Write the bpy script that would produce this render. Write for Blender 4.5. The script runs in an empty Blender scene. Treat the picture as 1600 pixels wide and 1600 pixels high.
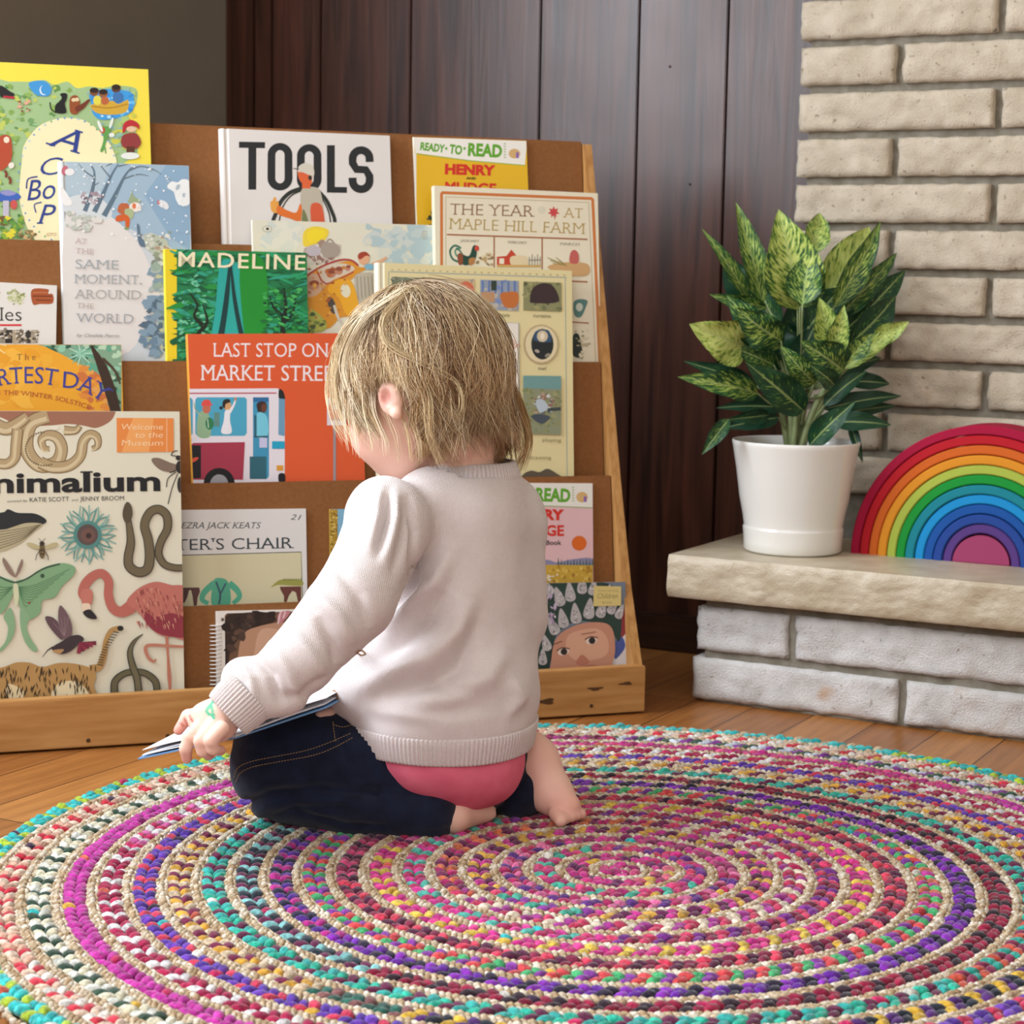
import bpy, bmesh, math, random
import numpy as np
from mathutils import Vector, Matrix, noise
from mathutils.bvhtree import BVHTree
PI = math.pi
random.seed(7)
rng = np.random.default_rng(7)
SC = bpy.context.scene
COL = SC.collection

# ---------------------------------------------------------------- camera
FPX = 3050.0
CAMH = 0.55
PITCH = math.atan(365 / FPX)
ROLL = math.radians(1.0)
Fv = np.array([0, math.cos(PITCH), -math.sin(PITCH)])
R0 = np.array([1.0, 0, 0]); U0 = np.cross(R0, Fv)
Rv = R0 * math.cos(ROLL) + U0 * math.sin(ROLL)
Uv = np.cross(Rv, Fv)
Cv = np.array([0, 0, CAMH])
cam_d = bpy.data.cameras.new('camera'); cam = bpy.data.objects.new('camera', cam_d); COL.objects.link(cam)
M = Matrix(((Rv[0], Uv[0], -Fv[0], 0), (Rv[1], Uv[1], -Fv[1], 0), (Rv[2], Uv[2], -Fv[2], CAMH), (0, 0, 0, 1)))
cam.matrix_world = M
cam_d.sensor_width = 36; cam_d.sensor_fit = 'HORIZONTAL'; cam_d.lens = FPX / 1600 * 36
cam_d.clip_start = 0.05
cam_d.dof.use_dof = True; cam_d.dof.focus_distance = 1.9; cam_d.dof.aperture_fstop = 12
SC.camera = cam

def ray(x, y): return Fv + Rv * (x - 800) / FPX + Uv * (800 - y) / FPX
def P(x, y, d): return Cv + ray(x, y) * d
def FL(x, y, z=0.0):
    r = ray(x, y); return Cv + r * ((z - CAMH) / r[2])
def PL(x, y, p0, n):
    r = ray(x, y); return Cv + r * (((p0 - Cv) @ n) / (r @ n))
def proj(p):
    d = np.asarray(p) - Cv; z = d @ Fv
    return 800 + FPX * (d @ Rv) / z, 800 - FPX * (d @ Uv) / z
def depth(p): return (np.asarray(p) - Cv) @ Fv
def V(p): return Vector([float(a) for a in p])

# ---------------------------------------------------------------- colours, materials
def lin(c):
    if isinstance(c, str):
        c = c.lstrip('#'); c = tuple(int(c[i:i + 2], 16) for i in (0, 2, 4))
    out = []
    for a in c:
        a = a / 255.0
        out.append(a / 12.92 if a <= 0.04045 else ((a + 0.055) / 1.055) ** 2.4)
    return tuple(out) + (1.0,)

def nd(nt, t, **k):
    n = nt.nodes.new(t)
    for a, b in k.items(): setattr(n, a, b)
    return n
def mat(name, c='#888888', rough=0.6, spec=0.4, c2=None, scale=20, stretch=(1, 1, 1), bump=0, bscale=200, attr=None,
        metal=0, sheen=0, sss=0, detail=4, coat=0, bdist=0.001):
    m = bpy.data.materials.new(name); m.use_nodes = True; nt = m.node_tree; L = nt.links
    b = nt.nodes['Principled BSDF']
    b.inputs['Roughness'].default_value = rough; b.inputs['Specular IOR Level'].default_value = spec
    b.inputs['Metallic'].default_value = metal
    b.inputs['Coat Weight'].default_value = coat
    b.inputs['Sheen Weight'].default_value = sheen
    if sss:
        b.inputs['Subsurface Weight'].default_value = sss; b.inputs['Subsurface Scale'].default_value = 0.01
        b.inputs['Subsurface Radius'].default_value = (1.0, 0.35, 0.2)
    b.inputs['Base Color'].default_value = lin(c)
    tc = nd(nt, 'ShaderNodeTexCoord'); mp = nd(nt, 'ShaderNodeMapping'); mp.inputs['Scale'].default_value = stretch
    L.new(tc.outputs['Object'], mp.inputs['Vector'])
    src = None
    if attr:
        a = nd(nt, 'ShaderNodeAttribute'); a.attribute_name = attr; src = a.outputs['Color']
    if c2 is not None:
        n = nd(nt, 'ShaderNodeTexNoise'); n.inputs['Scale'].default_value = scale; n.inputs['Detail'].default_value = detail
        L.new(mp.outputs['Vector'], n.inputs['Vector'])
        r = nd(nt, 'ShaderNodeValToRGB'); r.color_ramp.elements[0].position = 0.35; r.color_ramp.elements[1].position = 0.65
        r.color_ramp.elements[0].color = lin(c); r.color_ramp.elements[1].color = lin(c2)
        L.new(n.outputs['Fac'], r.inputs['Fac'])
        if src is None: src = r.outputs['Color']
        else:
            mx = nd(nt, 'ShaderNodeMix', data_type='RGBA', blend_type='MULTIPLY'); mx.inputs[0].default_value = 1
            L.new(src, mx.inputs[6]); L.new(r.outputs['Color'], mx.inputs[7]); src = mx.outputs[2]
    if src is not None: L.new(src, b.inputs['Base Color'])
    if bump:
        n = nd(nt, 'ShaderNodeTexNoise'); n.inputs['Scale'].default_value = bscale; n.inputs['Detail'].default_value = 5
        L.new(tc.outputs['Object'], n.inputs['Vector'])
        bp = nd(nt, 'ShaderNodeBump'); bp.inputs['Strength'].default_value = bump; bp.inputs['Distance'].default_value = bdist
        L.new(n.outputs['Fac'], bp.inputs['Height']); L.new(bp.outputs['Normal'], b.inputs['Normal'])
    return m

# ---------------------------------------------------------------- objects
def tag(o, label=None, cat=None, group=None, kind=None):
    if label: o['label'] = label
    if cat: o['category'] = cat
    if group: o['group'] = group
    if kind: o['kind'] = kind
    return o
def empty(name, loc, label, cat, group=None, mw=None):
    o = bpy.data.objects.new(name, None); COL.objects.link(o); o.empty_display_size = 0.02
    if mw is not None: o.matrix_world = mw
    else: o.location = V(loc)
    return tag(o, label, cat, group)
def put(name, me, m, parent=None, smooth=False, world=False):
    """link a mesh; world=True: vertices are in world space and get moved into the parent's frame"""
    o = bpy.data.objects.new(name, me); COL.objects.link(o)
    ms = m if isinstance(m, (list, tuple)) else [m]
    for a in ms: me.materials.append(a)
    if parent is not None:
        o.parent = parent
        if world:
            mw = Matrix.Identity(4); q = parent
            while q is not None: mw = q.matrix_basis @ mw; q = q.parent
            me.transform(mw.inverted())
    if smooth: me.polygons.foreach_set('use_smooth', [True] * len(me.polygons))
    me.update()
    return o
def mesh_np(name, v, f):
    """v (n,3), f (m,k) all faces alike"""
    me = bpy.data.meshes.new(name); v = np.asarray(v, np.float32); f = np.asarray(f, np.int32)
    k = f.shape[1]; me.vertices.add(len(v)); me.vertices.foreach_set('co', v.ravel())
    me.loops.add(f.size); me.loops.foreach_set('vertex_index', f.ravel())
    me.polygons.add(len(f)); me.polygons.foreach_set('loop_start', np.arange(0, f.size, k, dtype=np.int32))
    me.update(calc_edges=True); me.validate()
    return me
def vcol(me, cols, name='Col'):
    a = me.color_attributes.new(name, 'FLOAT_COLOR', 'POINT')
    c = np.ones((len(me.vertices), 4), np.float32); cols = np.asarray(cols, np.float32); c[:, :cols.shape[1]] = cols
    a.data.foreach_set('color', c.ravel())
def fattr(me, vals, name):
    a = me.attributes.new(name, 'FLOAT', 'POINT'); a.data.foreach_set('value', np.asarray(vals, np.float32))

def bm_box(bm, c, s, rot=None, bev=0.0, mi=0, seg=2):
    r = bmesh.ops.create_cube(bm, size=1.0)
    vs = r['verts']
    mt = Matrix.Translation(V(c)) @ (rot.to_4x4() if rot is not None else Matrix.Identity(4)) @ Matrix.Diagonal((s[0], s[1], s[2], 1))
    bmesh.ops.transform(bm, matrix=mt, verts=vs)
    fs = list({f for v in vs for f in v.link_faces})
    if bev:
        es = list({e for v in vs for e in v.link_edges})
        rr = bmesh.ops.bevel(bm, geom=es, offset=bev, segments=seg, affect='EDGES', clamp_overlap=True)
        fs = list(set([f for f in fs if f.is_valid]) | set(rr['faces']))
    for f in fs:
        if f.is_valid: f.material_index = mi
def bm_mesh(bm, name='m'):
    me = bpy.data.meshes.new(name); bmesh.ops.recalc_face_normals(bm, faces=bm.faces[:]); bm.to_mesh(me); bm.free(); return me
def lathe(prof, n=64, name='lathe', cap_bottom=True):
    v = []; f = []
    for (r, z) in prof:
        for i in range(n):
            a = 2 * PI * i / n; v.append((r * math.cos(a), r * math.sin(a), z))
    for j in range(len(prof) - 1):
        for i in range(n):
            f.append((j * n + i, j * n + (i + 1) % n, (j + 1) * n + (i + 1) % n, (j + 1) * n + i))
    return mesh_np(name, v, f)
def tube(pts, rad, sides=8, cap=True):
    """numpy tube along pts with radius list -> verts, quad faces"""
    pts = np.asarray(pts, float); n = len(pts)
    rad = np.full(n, rad) if np.isscalar(rad) else np.asarray(rad, float)
    t = np.gradient(pts, axis=0); t /= np.linalg.norm(t, axis=1)[:, None] + 1e-12
    a = np.array([0, 0, 1.0]) if abs(t[0][2]) < 0.9 else np.array([1.0, 0, 0])
    vs = []
    u = np.cross(t[0], a); u /= np.linalg.norm(u)
    for i in range(n):
        u = u - t[i] * (u @ t[i]); u /= np.linalg.norm(u) + 1e-12; w = np.cross(t[i], u)
        for k in range(sides):
            an = 2 * PI * k / sides; vs.append(pts[i] + rad[i] * (u * math.cos(an) + w * math.sin(an)))
    fs = []
    for i in range(n - 1):
        for k in range(sides):
            fs.append((i * sides + k, i * sides + (k + 1) % sides, (i + 1) * sides + (k + 1) % sides, (i + 1) * sides + k))
    vs = np.array(vs)
    if cap:
        b = len(vs); vs = np.vstack([vs, pts[0], pts[-1]])
        for k in range(sides):
            fs.append((k, b, b, (k + 1) % sides)); fs.append(((n - 1) * sides + k, (n - 1) * sides + (k + 1) % sides, b + 1, b + 1))
    return vs, fs
def join_vf(lst):
    """[(v,f)] -> python mesh through from_pydata-safe lists"""
    V_ = []; F_ = []; o = 0
    for v, f in lst:
        V_.append(np.asarray(v)); F_ += [tuple(dict.fromkeys(int(i) + o for i in q)) for q in f]; o += len(v)
    me = bpy.data.meshes.new('m'); me.from_pydata([tuple(map(float, p)) for p in np.vstack(V_)], [], [q for q in F_ if len(q) > 2]); me.update()
    return me
def spline(pts, n=8, closed=False):
    pts = [np.asarray(p, float) for p in pts]; out = []
    m = len(pts)
    rngi = range(m) if closed else range(m - 1)
    for i in rngi:
        if closed: a, b, c, d = pts[(i - 1) % m], pts[i], pts[(i + 1) % m], pts[(i + 2) % m]
        else: a, b, c, d = pts[max(i - 1, 0)], pts[i], pts[i + 1], pts[min(i + 2, m - 1)]
        for k in range(n):
            t = k / n
            out.append(0.5 * ((2 * b) + (c - a) * t + (2 * a - 5 * b + 4 * c - d) * t * t + (3 * b - a - 3 * c + d) * t ** 3))
    if not closed: out.append(pts[-1])
    return out

# ---------------------------------------------------------------- implicit surfaces (smooth unions -> one continuous mesh)
class SDF:
    def __init__(s, lo, hi, h):
        s.lo = np.array(lo, float); s.h = h; s.n = np.ceil((np.array(hi) - s.lo) / h).astype(int) + 1
        s.f = np.full(tuple(s.n), 1.0, np.float32)
    def _box(s, lo, hi):
        a = np.clip(np.floor((np.array(lo) - s.lo) / s.h).astype(int), 0, s.n); b = np.clip(np.ceil((np.array(hi) - s.lo) / s.h).astype(int) + 1, 0, s.n)
        ax = [s.lo[i] + np.arange(a[i], b[i]) * s.h for i in range(3)]
        return tuple(slice(a[i], b[i]) for i in range(3)), np.meshgrid(*ax, indexing='ij')
    def _mix(s, sl, d, k, cut=False):
        f = s.f[sl]
        if cut:
            d = -d; h = np.clip(0.5 - 0.5 * (f - d) / k, 0, 1) if k > 0 else 0
            s.f[sl] = np.maximum(f, d) if k <= 0 else f * (1 - h) + d * h + k * h * (1 - h)
        elif k <= 0: s.f[sl] = np.minimum(f, d)
        else:
            h = np.clip(0.5 + 0.5 * (f - d) / k, 0, 1); s.f[sl] = f * (1 - h) + d * h - k * h * (1 - h)
    def cap(s, a, ra, b, rb, k=0.01, cut=False):
        a = np.array(a); b = np.array(b); m = max(ra, rb) + k + 3 * s.h + 0.01
        sl, (X, Y, Z) = s._box(np.minimum(a, b) - m, np.maximum(a, b) + m)
        ba = b - a; t = ((X - a[0]) * ba[0] + (Y - a[1]) * ba[1] + (Z - a[2]) * ba[2]) / (ba @ ba + 1e-12); t = np.clip(t, 0, 1)
        d = np.sqrt((X - a[0] - t * ba[0]) ** 2 + (Y - a[1] - t * ba[1]) ** 2 + (Z - a[2] - t * ba[2]) ** 2) - (ra + (rb - ra) * t)
        s._mix(sl, d, k, cut)
    def chain(s, pts, rs, k=0.01):
        for i in range(len(pts) - 1): s.cap(pts[i], rs[i], pts[i + 1], rs[i + 1], k if i == 0 else k * 0.6)
    def ell(s, c, r, ax=None, k=0.01, cut=False):
        c = np.array(c); m = max(r) + k + 3 * s.h + 0.01
        sl, (X, Y, Z) = s._box(c - m, c + m)
        X = X - c[0]; Y = Y - c[1]; Z = Z - c[2]
        ax = np.eye(3) if ax is None else np.array(ax)
        q = [X * ax[i][0] + Y * ax[i][1] + Z * ax[i][2] for i in range(3)]
        k0 = np.sqrt(sum((q[i] / r[i]) ** 2 for i in range(3))); k1 = np.sqrt(sum((q[i] / r[i] ** 2) ** 2 for i in range(3))) + 1e-9
        s._mix(sl, k0 * (k0 - 1) / k1, k, cut)
    def plane_cut(s, p, n, k=0):
        """remove the side the normal points to"""
        X, Y, Z = np.meshgrid(*[s.lo[i] + np.arange(s.n[i]) * s.h for i in range(3)], indexing='ij')
        d = (X - p[0]) * n[0] + (Y - p[1]) * n[1] + (Z - p[2]) * n[2]
        s.f = np.maximum(s.f, d)
    def mesh(s, name='sdf'):
        f = s.f; f[0] = f[-1] = 1; f[:, 0] = f[:, -1] = 1; f[:, :, 0] = f[:, :, -1] = 1
        ins = f < 0
        nx, ny, nz = [n - 1 for n in s.n]
        cnt = np.zeros((nx, ny, nz), np.uint8)
        for i in (0, 1):
            for j in (0, 1):
                for k in (0, 1): cnt += ins[i:i + nx, j:j + ny, k:k + nz]
        act = (cnt > 0) & (cnt < 8); ci = np.argwhere(act); idx = np.full((nx, ny, nz), -1, np.int32); idx[act] = np.arange(len(ci))
        acc = np.zeros((len(ci), 3)); num = np.zeros(len(ci))
        corners = [(i, j, k) for i in (0, 1) for j in (0, 1) for k in (0, 1)]
        for a in corners:
            for d in range(3):
                if a[d]: continue
                b = list(a); b[d] = 1
                fa = f[ci[:, 0] + a[0], ci[:, 1] + a[1], ci[:, 2] + a[2]]; fb = f[ci[:, 0] + b[0], ci[:, 1] + b[1], ci[:, 2] + b[2]]
                x = (fa < 0) != (fb < 0); t = fa / (fa - fb + 1e-20)
                p = np.tile(np.array(a, float), (len(ci), 1)); p[:, d] = t
                acc[x] += p[x]; num[x] += 1
        v = s.lo + (ci + acc / num[:, None]) * s.h
        quads = []
        for d in range(3):
            u, w = (d + 1) % 3, (d + 2) % 3
            A = [slice(None)] * 3; B = [slice(None)] * 3; A[d] = slice(0, -1); B[d] = slice(1, None)
            x = ins[tuple(A)] != ins[tuple(B)]
            e = np.argwhere(x)
            e = e[(e[:, u] > 0) & (e[:, w] > 0) & (e[:, u] < s.n[u] - 1) & (e[:, w] < s.n[w] - 1)]
            du = np.zeros(3, int); du[u] = 1; dw = np.zeros(3, int); dw[w] = 1
            g = lambda q: idx[q[:, 0], q[:, 1], q[:, 2]]
            q = np.stack([g(e - du - dw), g(e - dw), g(e), g(e - du)], 1)
            neg = ~ins[e[:, 0], e[:, 1], e[:, 2]]
            q[neg] = q[neg][:, ::-1]
            quads.append(q)
        q = np.vstack(quads); q = q[(q >= 0).all(1)]
        return mesh_np(name, v, q)
def get_v(me):
    a = np.empty(len(me.vertices) * 3, np.float32); me.vertices.foreach_get('co', a); return a.reshape(-1, 3).astype(float)
def get_n(me):
    a = np.empty(len(me.vertices) * 3, np.float32); me.vertices.foreach_get('normal', a); return a.reshape(-1, 3).astype(float)
def set_v(me, v):
    me.vertices.foreach_set('co', np.asarray(v, np.float32).ravel()); me.update()
def projn(v):
    d = v - Cv; z = d @ Fv
    return 800 + FPX * (d @ Rv) / z, 800 - FPX * (d @ Uv) / z
def seg_dist(px, py, pts):
    """distance in px to polyline and parameter 0..1"""
    best = np.full(px.shape, 1e9); par = np.zeros(px.shape); m = len(pts) - 1
    for i in range(m):
        a = np.array(pts[i], float); b = np.array(pts[i + 1], float); ab = b - a
        t = np.clip(((px - a[0]) * ab[0] + (py - a[1]) * ab[1]) / (ab @ ab), 0, 1)
        d = np.hypot(px - a[0] - t * ab[0], py - a[1] - t * ab[1]); w = d < best
        best[w] = d[w]; par[w] = (i + t[w]) / m
    return best, par
def vnoise(v, scale, seed=0.0):
    return np.array([noise.noise(Vector((p[0] * scale + seed, p[1] * scale - seed, p[2] * scale))) for p in v])
# ---------------------------------------------------------------- the room (s along the panelled wall, w towards the camera)
VV = np.array([0.879989, -0.47499406, 0]); NV = np.array([-0.47499406, -0.879989, 0])
HO = FL(1085, 1095)                                  # left front corner of the hearth bricks on the floor
def RW(s, w, z=0.0): return HO + VV * s + NV * w + np.array([0, 0, z])
ROOM = Matrix(((VV[0], -NV[0], 0, HO[0]), (VV[1], -NV[1], 0, HO[1]), (0, 0, 1, 0), (0, 0, 0, 1)))   # local x = s, y = -w
ROT = ROOM.to_3x3()
WB = -0.31      # panelled wall
WBR = -0.27     # brick face
SL = -0.997     # left wall
SR = 2.6; WN = 3.4; HC = 2.4

def room_obj(name, bm, m, smooth=False):
    o = put(name, bm_mesh(bm), m, None, smooth); o.matrix_world = ROOM; o['kind'] = 'structure'; return o
def rbox(bm, s0, s1, w0, w1, z0, z1, bev=0, mi=0): bm_box(bm, ((s0 + s1) / 2, -(w0 + w1) / 2, (z0 + z1) / 2), (abs(s1 - s0), abs(w1 - w0), abs(z1 - z0)), None, bev, mi)

# floor: oak boards running away from the camera towards the panelled wall
def floor_mat():
    m = bpy.data.materials.new('oak_floor'); m.use_nodes = True; nt = m.node_tree; L = nt.links; b = nt.nodes['Principled BSDF']
    tc = nd(nt, 'ShaderNodeTexCoord'); mp = nd(nt, 'ShaderNodeMapping'); mp.inputs['Rotation'].default_value = (0, 0, PI / 2)
    L.new(tc.outputs['Object'], mp.inputs['Vector'])
    br = nd(nt, 'ShaderNodeTexBrick'); br.offset = 0.37; br.inputs['Scale'].default_value = 1; br.inputs['Brick Width'].default_value = 0.9
    br.inputs['Row Height'].default_value = 0.082; br.inputs['Mortar Size'].default_value = 0.0012; br.inputs['Mortar Smooth'].default_value = 0.3
    br.inputs['Color1'].default_value = lin('#9a6230'); br.inputs['Color2'].default_value = lin('#b47a40'); br.inputs['Mortar'].default_value = lin('#4c2a12')
    L.new(mp.outputs['Vector'], br.inputs['Vector'])
    m2 = nd(nt, 'ShaderNodeMapping'); m2.inputs['Scale'].default_value = (90, 5, 5); L.new(tc.outputs['Object'], m2.inputs['Vector'])
    n = nd(nt, 'ShaderNodeTexNoise'); n.inputs['Scale'].default_value = 1.3; n.inputs['Detail'].default_value = 6; n.inputs['Distortion'].default_value = 0.6
    L.new(m2.outputs['Vector'], n.inputs['Vector'])
    r = nd(nt, 'ShaderNodeValToRGB'); r.color_ramp.elements[0].position = 0.3; r.color_ramp.elements[1].position = 0.7
    r.color_ramp.elements[0].color = (0.62, 0.55, 0.48, 1); r.color_ramp.elements[1].color = (1.1, 1.08, 1.05, 1)
    L.new(n.outputs['Fac'], r.inputs['Fac'])
    mx = nd(nt, 'ShaderNodeMix', data_type='RGBA', blend_type='MULTIPLY'); mx.inputs[0].default_value = 0.8
    L.new(br.outputs['Color'], mx.inputs[6]); L.new(r.outputs['Color'], mx.inputs[7]); L.new(mx.outputs[2], b.inputs['Base Color'])
    b.inputs['Roughness'].default_value = 0.36; b.inputs['Specular IOR Level'].default_value = 0.45
    bp = nd(nt, 'ShaderNodeBump'); bp.inputs['Strength'].default_value = 0.15; bp.inputs['Distance'].default_value = 0.001
    L.new(n.outputs['Fac'], bp.inputs['Height']); L.new(bp.outputs['Normal'], b.inputs['Normal'])
    return m
bm = bmesh.new(); rbox(bm, SL - .1, SR + .1, WB - .15, WN + .1, -0.05, 0); room_obj('floor', bm, floor_mat())
plaster = mat('warm_plaster', '#cfc6b6', 0.9, 0.2, bump=0.2, bscale=60)
bm = bmesh.new(); rbox(bm, SL - .1, SR + .1, WB - .15, WN + .1, HC, HC + .05); room_obj('ceiling', bm, mat('ceiling_paint', '#e6e2da', 0.9, 0.2))

# left wall with its window (outside the frame)
grey = mat('grey_wall_paint', '#867b6c', 0.85, 0.2, c2='#7c7264', scale=3, bump=0.3, bscale=180)
def wall_with_window(name, axis, at, out, a0, a1, w0, w1, z0, z1, m, n):
    """axis 's' : wall plane s=at, opening along w; axis 'w' : plane w=at, opening along s"""
    bm = bmesh.new()
    def bx(p0, p1, q0, q1):
        if axis == 's': rbox(bm, at, out, p0, p1, q0, q1)
        else: rbox(bm, p0, p1, at, out, q0, q1)
    bx(a0, w0, 0, HC); bx(w1, a1, 0, HC); bx(w0, w1, 0, z0); bx(w0, w1, z1, HC)
    room_obj(name, bm, m)
    bm = bmesh.new(); t = 0.045
    mid = (at + out) / 2
    def fx(p0, p1, q0, q1):
        if axis == 's': rbox(bm, mid - .02, mid + .02, p0, p1, q0, q1, 0.003)
        else: rbox(bm, p0, p1, mid - .02, mid + .02, q0, q1, 0.003)
    fx(w0, w1, z0, z0 + t); fx(w0, w1, z1 - t, z1); fx(w0, w0 + t, z0, z1); fx(w1 - t, w1, z0, z1); fx((w0 + w1) / 2 - t / 2, (w0 + w1) / 2 + t / 2, z0, z1)
    room_obj('window_%d' % n, bm, mat('window_frame_paint', '#e8e6e0', 0.5))
wall_with_window('wall_left', 's', SL, SL - .1, WB - .1, WN, 0.75, 2.65, 0.72, 1.95, grey, 1)
wall_with_window('wall_near', 'w', WN, WN + .1, SL - .1, SR + .1, -0.2, 1.9, 0.8, 2.1, plaster, 2)  # near wall; its unseen window is added for fill
bm = bmesh.new(); rbox(bm, SR, SR + .1, WB - .1, WN, 0, HC); room_obj('wall_side', bm, plaster)

# panelled wall: vertical boards with narrow grooves between them
def panel_mat():
    m = bpy.data.materials.new('dark_wood_panelling'); m.use_nodes = True; nt = m.node_tree; L = nt.links; b = nt.nodes['Principled BSDF']
    tc = nd(nt, 'ShaderNodeTexCoord'); m2 = nd(nt, 'ShaderNodeMapping'); m2.inputs['Scale'].default_value = (60, 60, 3.5); L.new(tc.outputs['Object'], m2.inputs['Vector'])
    n = nd(nt, 'ShaderNodeTexNoise'); n.inputs['Scale'].default_value = 1.0; n.inputs['Detail'].default_value = 7; n.inputs['Distortion'].default_value = 0.8
    L.new(m2.outputs['Vector'], n.inputs['Vector'])
    r = nd(nt, 'ShaderNodeValToRGB'); r.color_ramp.elements[0].position = 0.3; r.color_ramp.elements[1].position = 0.72
    r.color_ramp.elements[0].color = lin('#2c160e'); r.color_ramp.elements[1].color = lin('#563022'); L.new(n.outputs['Fac'], r.inputs['Fac'])
    L.new(r.outputs['Color'], b.inputs['Base Color'])
    n2 = nd(nt, 'ShaderNodeTexNoise'); n2.inputs['Scale'].default_value = 7; L.new(tc.outputs['Object'], n2.inputs['Vector'])
    mr = nd(nt, 'ShaderNodeMapRange'); mr.inputs['To Min'].default_value = 0.30; mr.inputs['To Max'].default_value = 0.42
    L.new(n2.outputs['Fac'], mr.inputs['Value']); L.new(mr.outputs['Result'], b.inputs['Roughness'])
    b.inputs['Specular IOR Level'].default_value = 0.5
    bp = nd(nt, 'ShaderNodeBump'); bp.inputs['Strength'].default_value = 0.3; bp.inputs['Distance'].default_value = 0.0012
    L.new(n.outputs['Fac'], bp.inputs['Height']); L.new(bp.outputs['Normal'], b.inputs['Normal'])
    return m
pm = panel_mat()
def s_at(x, y=200): 
    p = PL(x, y, RW(0, WB), NV); return (p - HO) @ VV
bm = bmesh.new()
gr = [SL, s_at(396), s_at(424), s_at(500), s_at(640), s_at(842), s_at(995), s_at(1133), s_at(1300), s_at(1300) + .2, SR]
for a, b in zip(gr[:-1], gr[1:]): rbox(bm, a + .0018, b - .0018, WB, WB - .02, 0, HC, 0.0012)
for x, y in ((1047, 104), (1078, 288)):                # two small knots
    p = PL(x, y, RW(0, WB), NV); q = (p - HO) @ VV; bmesh.ops.create_uvsphere(bm, u_segments=8, v_segments=6, radius=0.002, matrix=Matrix.Translation((q, -WB, p[2])))
o = room_obj('wall_back', bm, pm)
bm = bmesh.new(); rbox(bm, SL, SR, WB - .019, WB - .1, 0, HC); room_obj('trim_1', bm, mat('groove_backing', '#120a07', 0.8))
bm = bmesh.new(); rbox(bm, SL, 0.0, WB, WB + .012, 0.0, 0.055, 0.003); room_obj('baseboard_back', bm, mat('dark_baseboard', '#2c170e', 0.4, 0.5, c2='#3a2014', scale=4, stretch=(3, 40, 40)))

# bricks: long rough pale bricks, running bond
def rough_brick(bm, s0, s1, w, dep, z0, z1, seed, amp=0.0038):
    """one rough-faced brick; front face at w"""
    nx = max(6, int((s1 - s0) / 0.0055)); nz = max(4, int((z1 - z0) / 0.0055)); g = []
    for j in range(nz + 1):
        row = []
        for i in range(nx + 1):
            fs = i / nx; fz = j / nz
            e = min(fs * (s1 - s0), (1 - fs) * (s1 - s0), fz * (z1 - z0), (1 - fz) * (z1 - z0))
            s = s0 + (s1 - s0) * fs; z = z0 + (z1 - z0) * fz
            q = Vector((s * 34 + seed, z * 48, seed * 1.7)); n1 = noise.noise(q); n2 = noise.noise(q * 3.1); n3 = abs(noise.noise(q * 0.8 + Vector((3, 1, 2))))
            dw = amp * (n1 * 1.3 + n2 * 0.55) - (0.004 * max(0, 0.12 - n3) / 0.12 * 0.6) - 0.0035 * math.exp(-e / 0.0025)
            k = (1 if (i in (0, nx)) else 0) * 0.0022 * noise.noise(Vector((z * 60, seed, 5)))
            kz = (1 if (j in (0, nz)) else 0) * 0.0014 * noise.noise(Vector((s * 60, seed, 9)))
            row.append(bm.verts.new((s + k, -(w + dw), z + kz)))
        g.append(row)
    for j in range(nz):
        for i in range(nx):
            bm.faces.new((g[j][i], g[j][i + 1], g[j + 1][i + 1], g[j + 1][i]))
    ring = g[0] + [g[j][nx] for j in range(1, nz + 1)] + g[nz][-2::-1] + [g[j][0] for j in range(nz - 1, 0, -1)]
    back = [bm.verts.new((v.co.x, -(w - dep), v.co.z)) for v in ring]
    for i in range(len(ring)):
        k = (i + 1) % len(ring); bm.faces.new((ring[i], back[i], back[k], ring[k]))
def brick_mat(name, c, c2, st=True):
    m = mat(name, c, 0.92, 0.15, c2=c2, scale=26, bump=1.0, bscale=480, bdist=0.0022, detail=8)
    nt = m.node_tree; L = nt.links; b = nt.nodes['Principled BSDF']
    src = b.inputs['Base Color'].links[0].from_socket
    tc = nd(nt, 'ShaderNodeTexCoord'); n = nd(nt, 'ShaderNodeTexNoise'); n.inputs['Scale'].default_value = 9; n.inputs['Detail'].default_value = 3
    L.new(tc.outputs['Object'], n.inputs['Vector'])
    r = nd(nt, 'ShaderNodeValToRGB'); r.color_ramp.elements[0].position = 0.70; r.color_ramp.elements[1].position = 0.78
    r.color_ramp.elements[0].color = (0, 0, 0, 1); r.color_ramp.elements[1].color = (0.6, 0.6, 0.6, 1); L.new(n.outputs['Fac'], r.inputs['Fac'])
    mx = nd(nt, 'ShaderNodeMix', data_type='RGBA'); L.new(r.outputs['Color'], mx.inputs[0]); L.new(src, mx.inputs[6]); mx.inputs[7].default_value = lin('#b88a58')
    # dark pits
    n2 = nd(nt, 'ShaderNodeTexNoise'); n2.inputs['Scale'].default_value = 130; n2.inputs['Detail'].default_value = 4; L.new(tc.outputs['Object'], n2.inputs['Vector'])
    r2 = nd(nt, 'ShaderNodeValToRGB'); r2.color_ramp.elements[0].position = 0.26; r2.color_ramp.elements[1].position = 0.37
    r2.color_ramp.elements[0].color = (0.55, 0.5, 0.45, 1); r2.color_ramp.elements[1].color = (1, 1, 1, 1); L.new(n2.outputs['Fac'], r2.inputs['Fac'])
    m2 = nd(nt, 'ShaderNodeMix', data_type='RGBA', blend_type='MULTIPLY'); m2.inputs[0].default_value = 1
    L.new(mx.outputs[2], m2.inputs[6]); L.new(r2.outputs['Color'], m2.inputs[7]); L.new(m2.outputs[2], b.inputs['Base Color'])
    return m
cream_brick = brick_mat('cream_brick', '#cfc2ae', '#bbad98')
mortar = mat('grey_mortar', '#8a8478', 0.95, 0.1, c2='#756e60', scale=60, bump=1.0, bscale=700)
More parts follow.
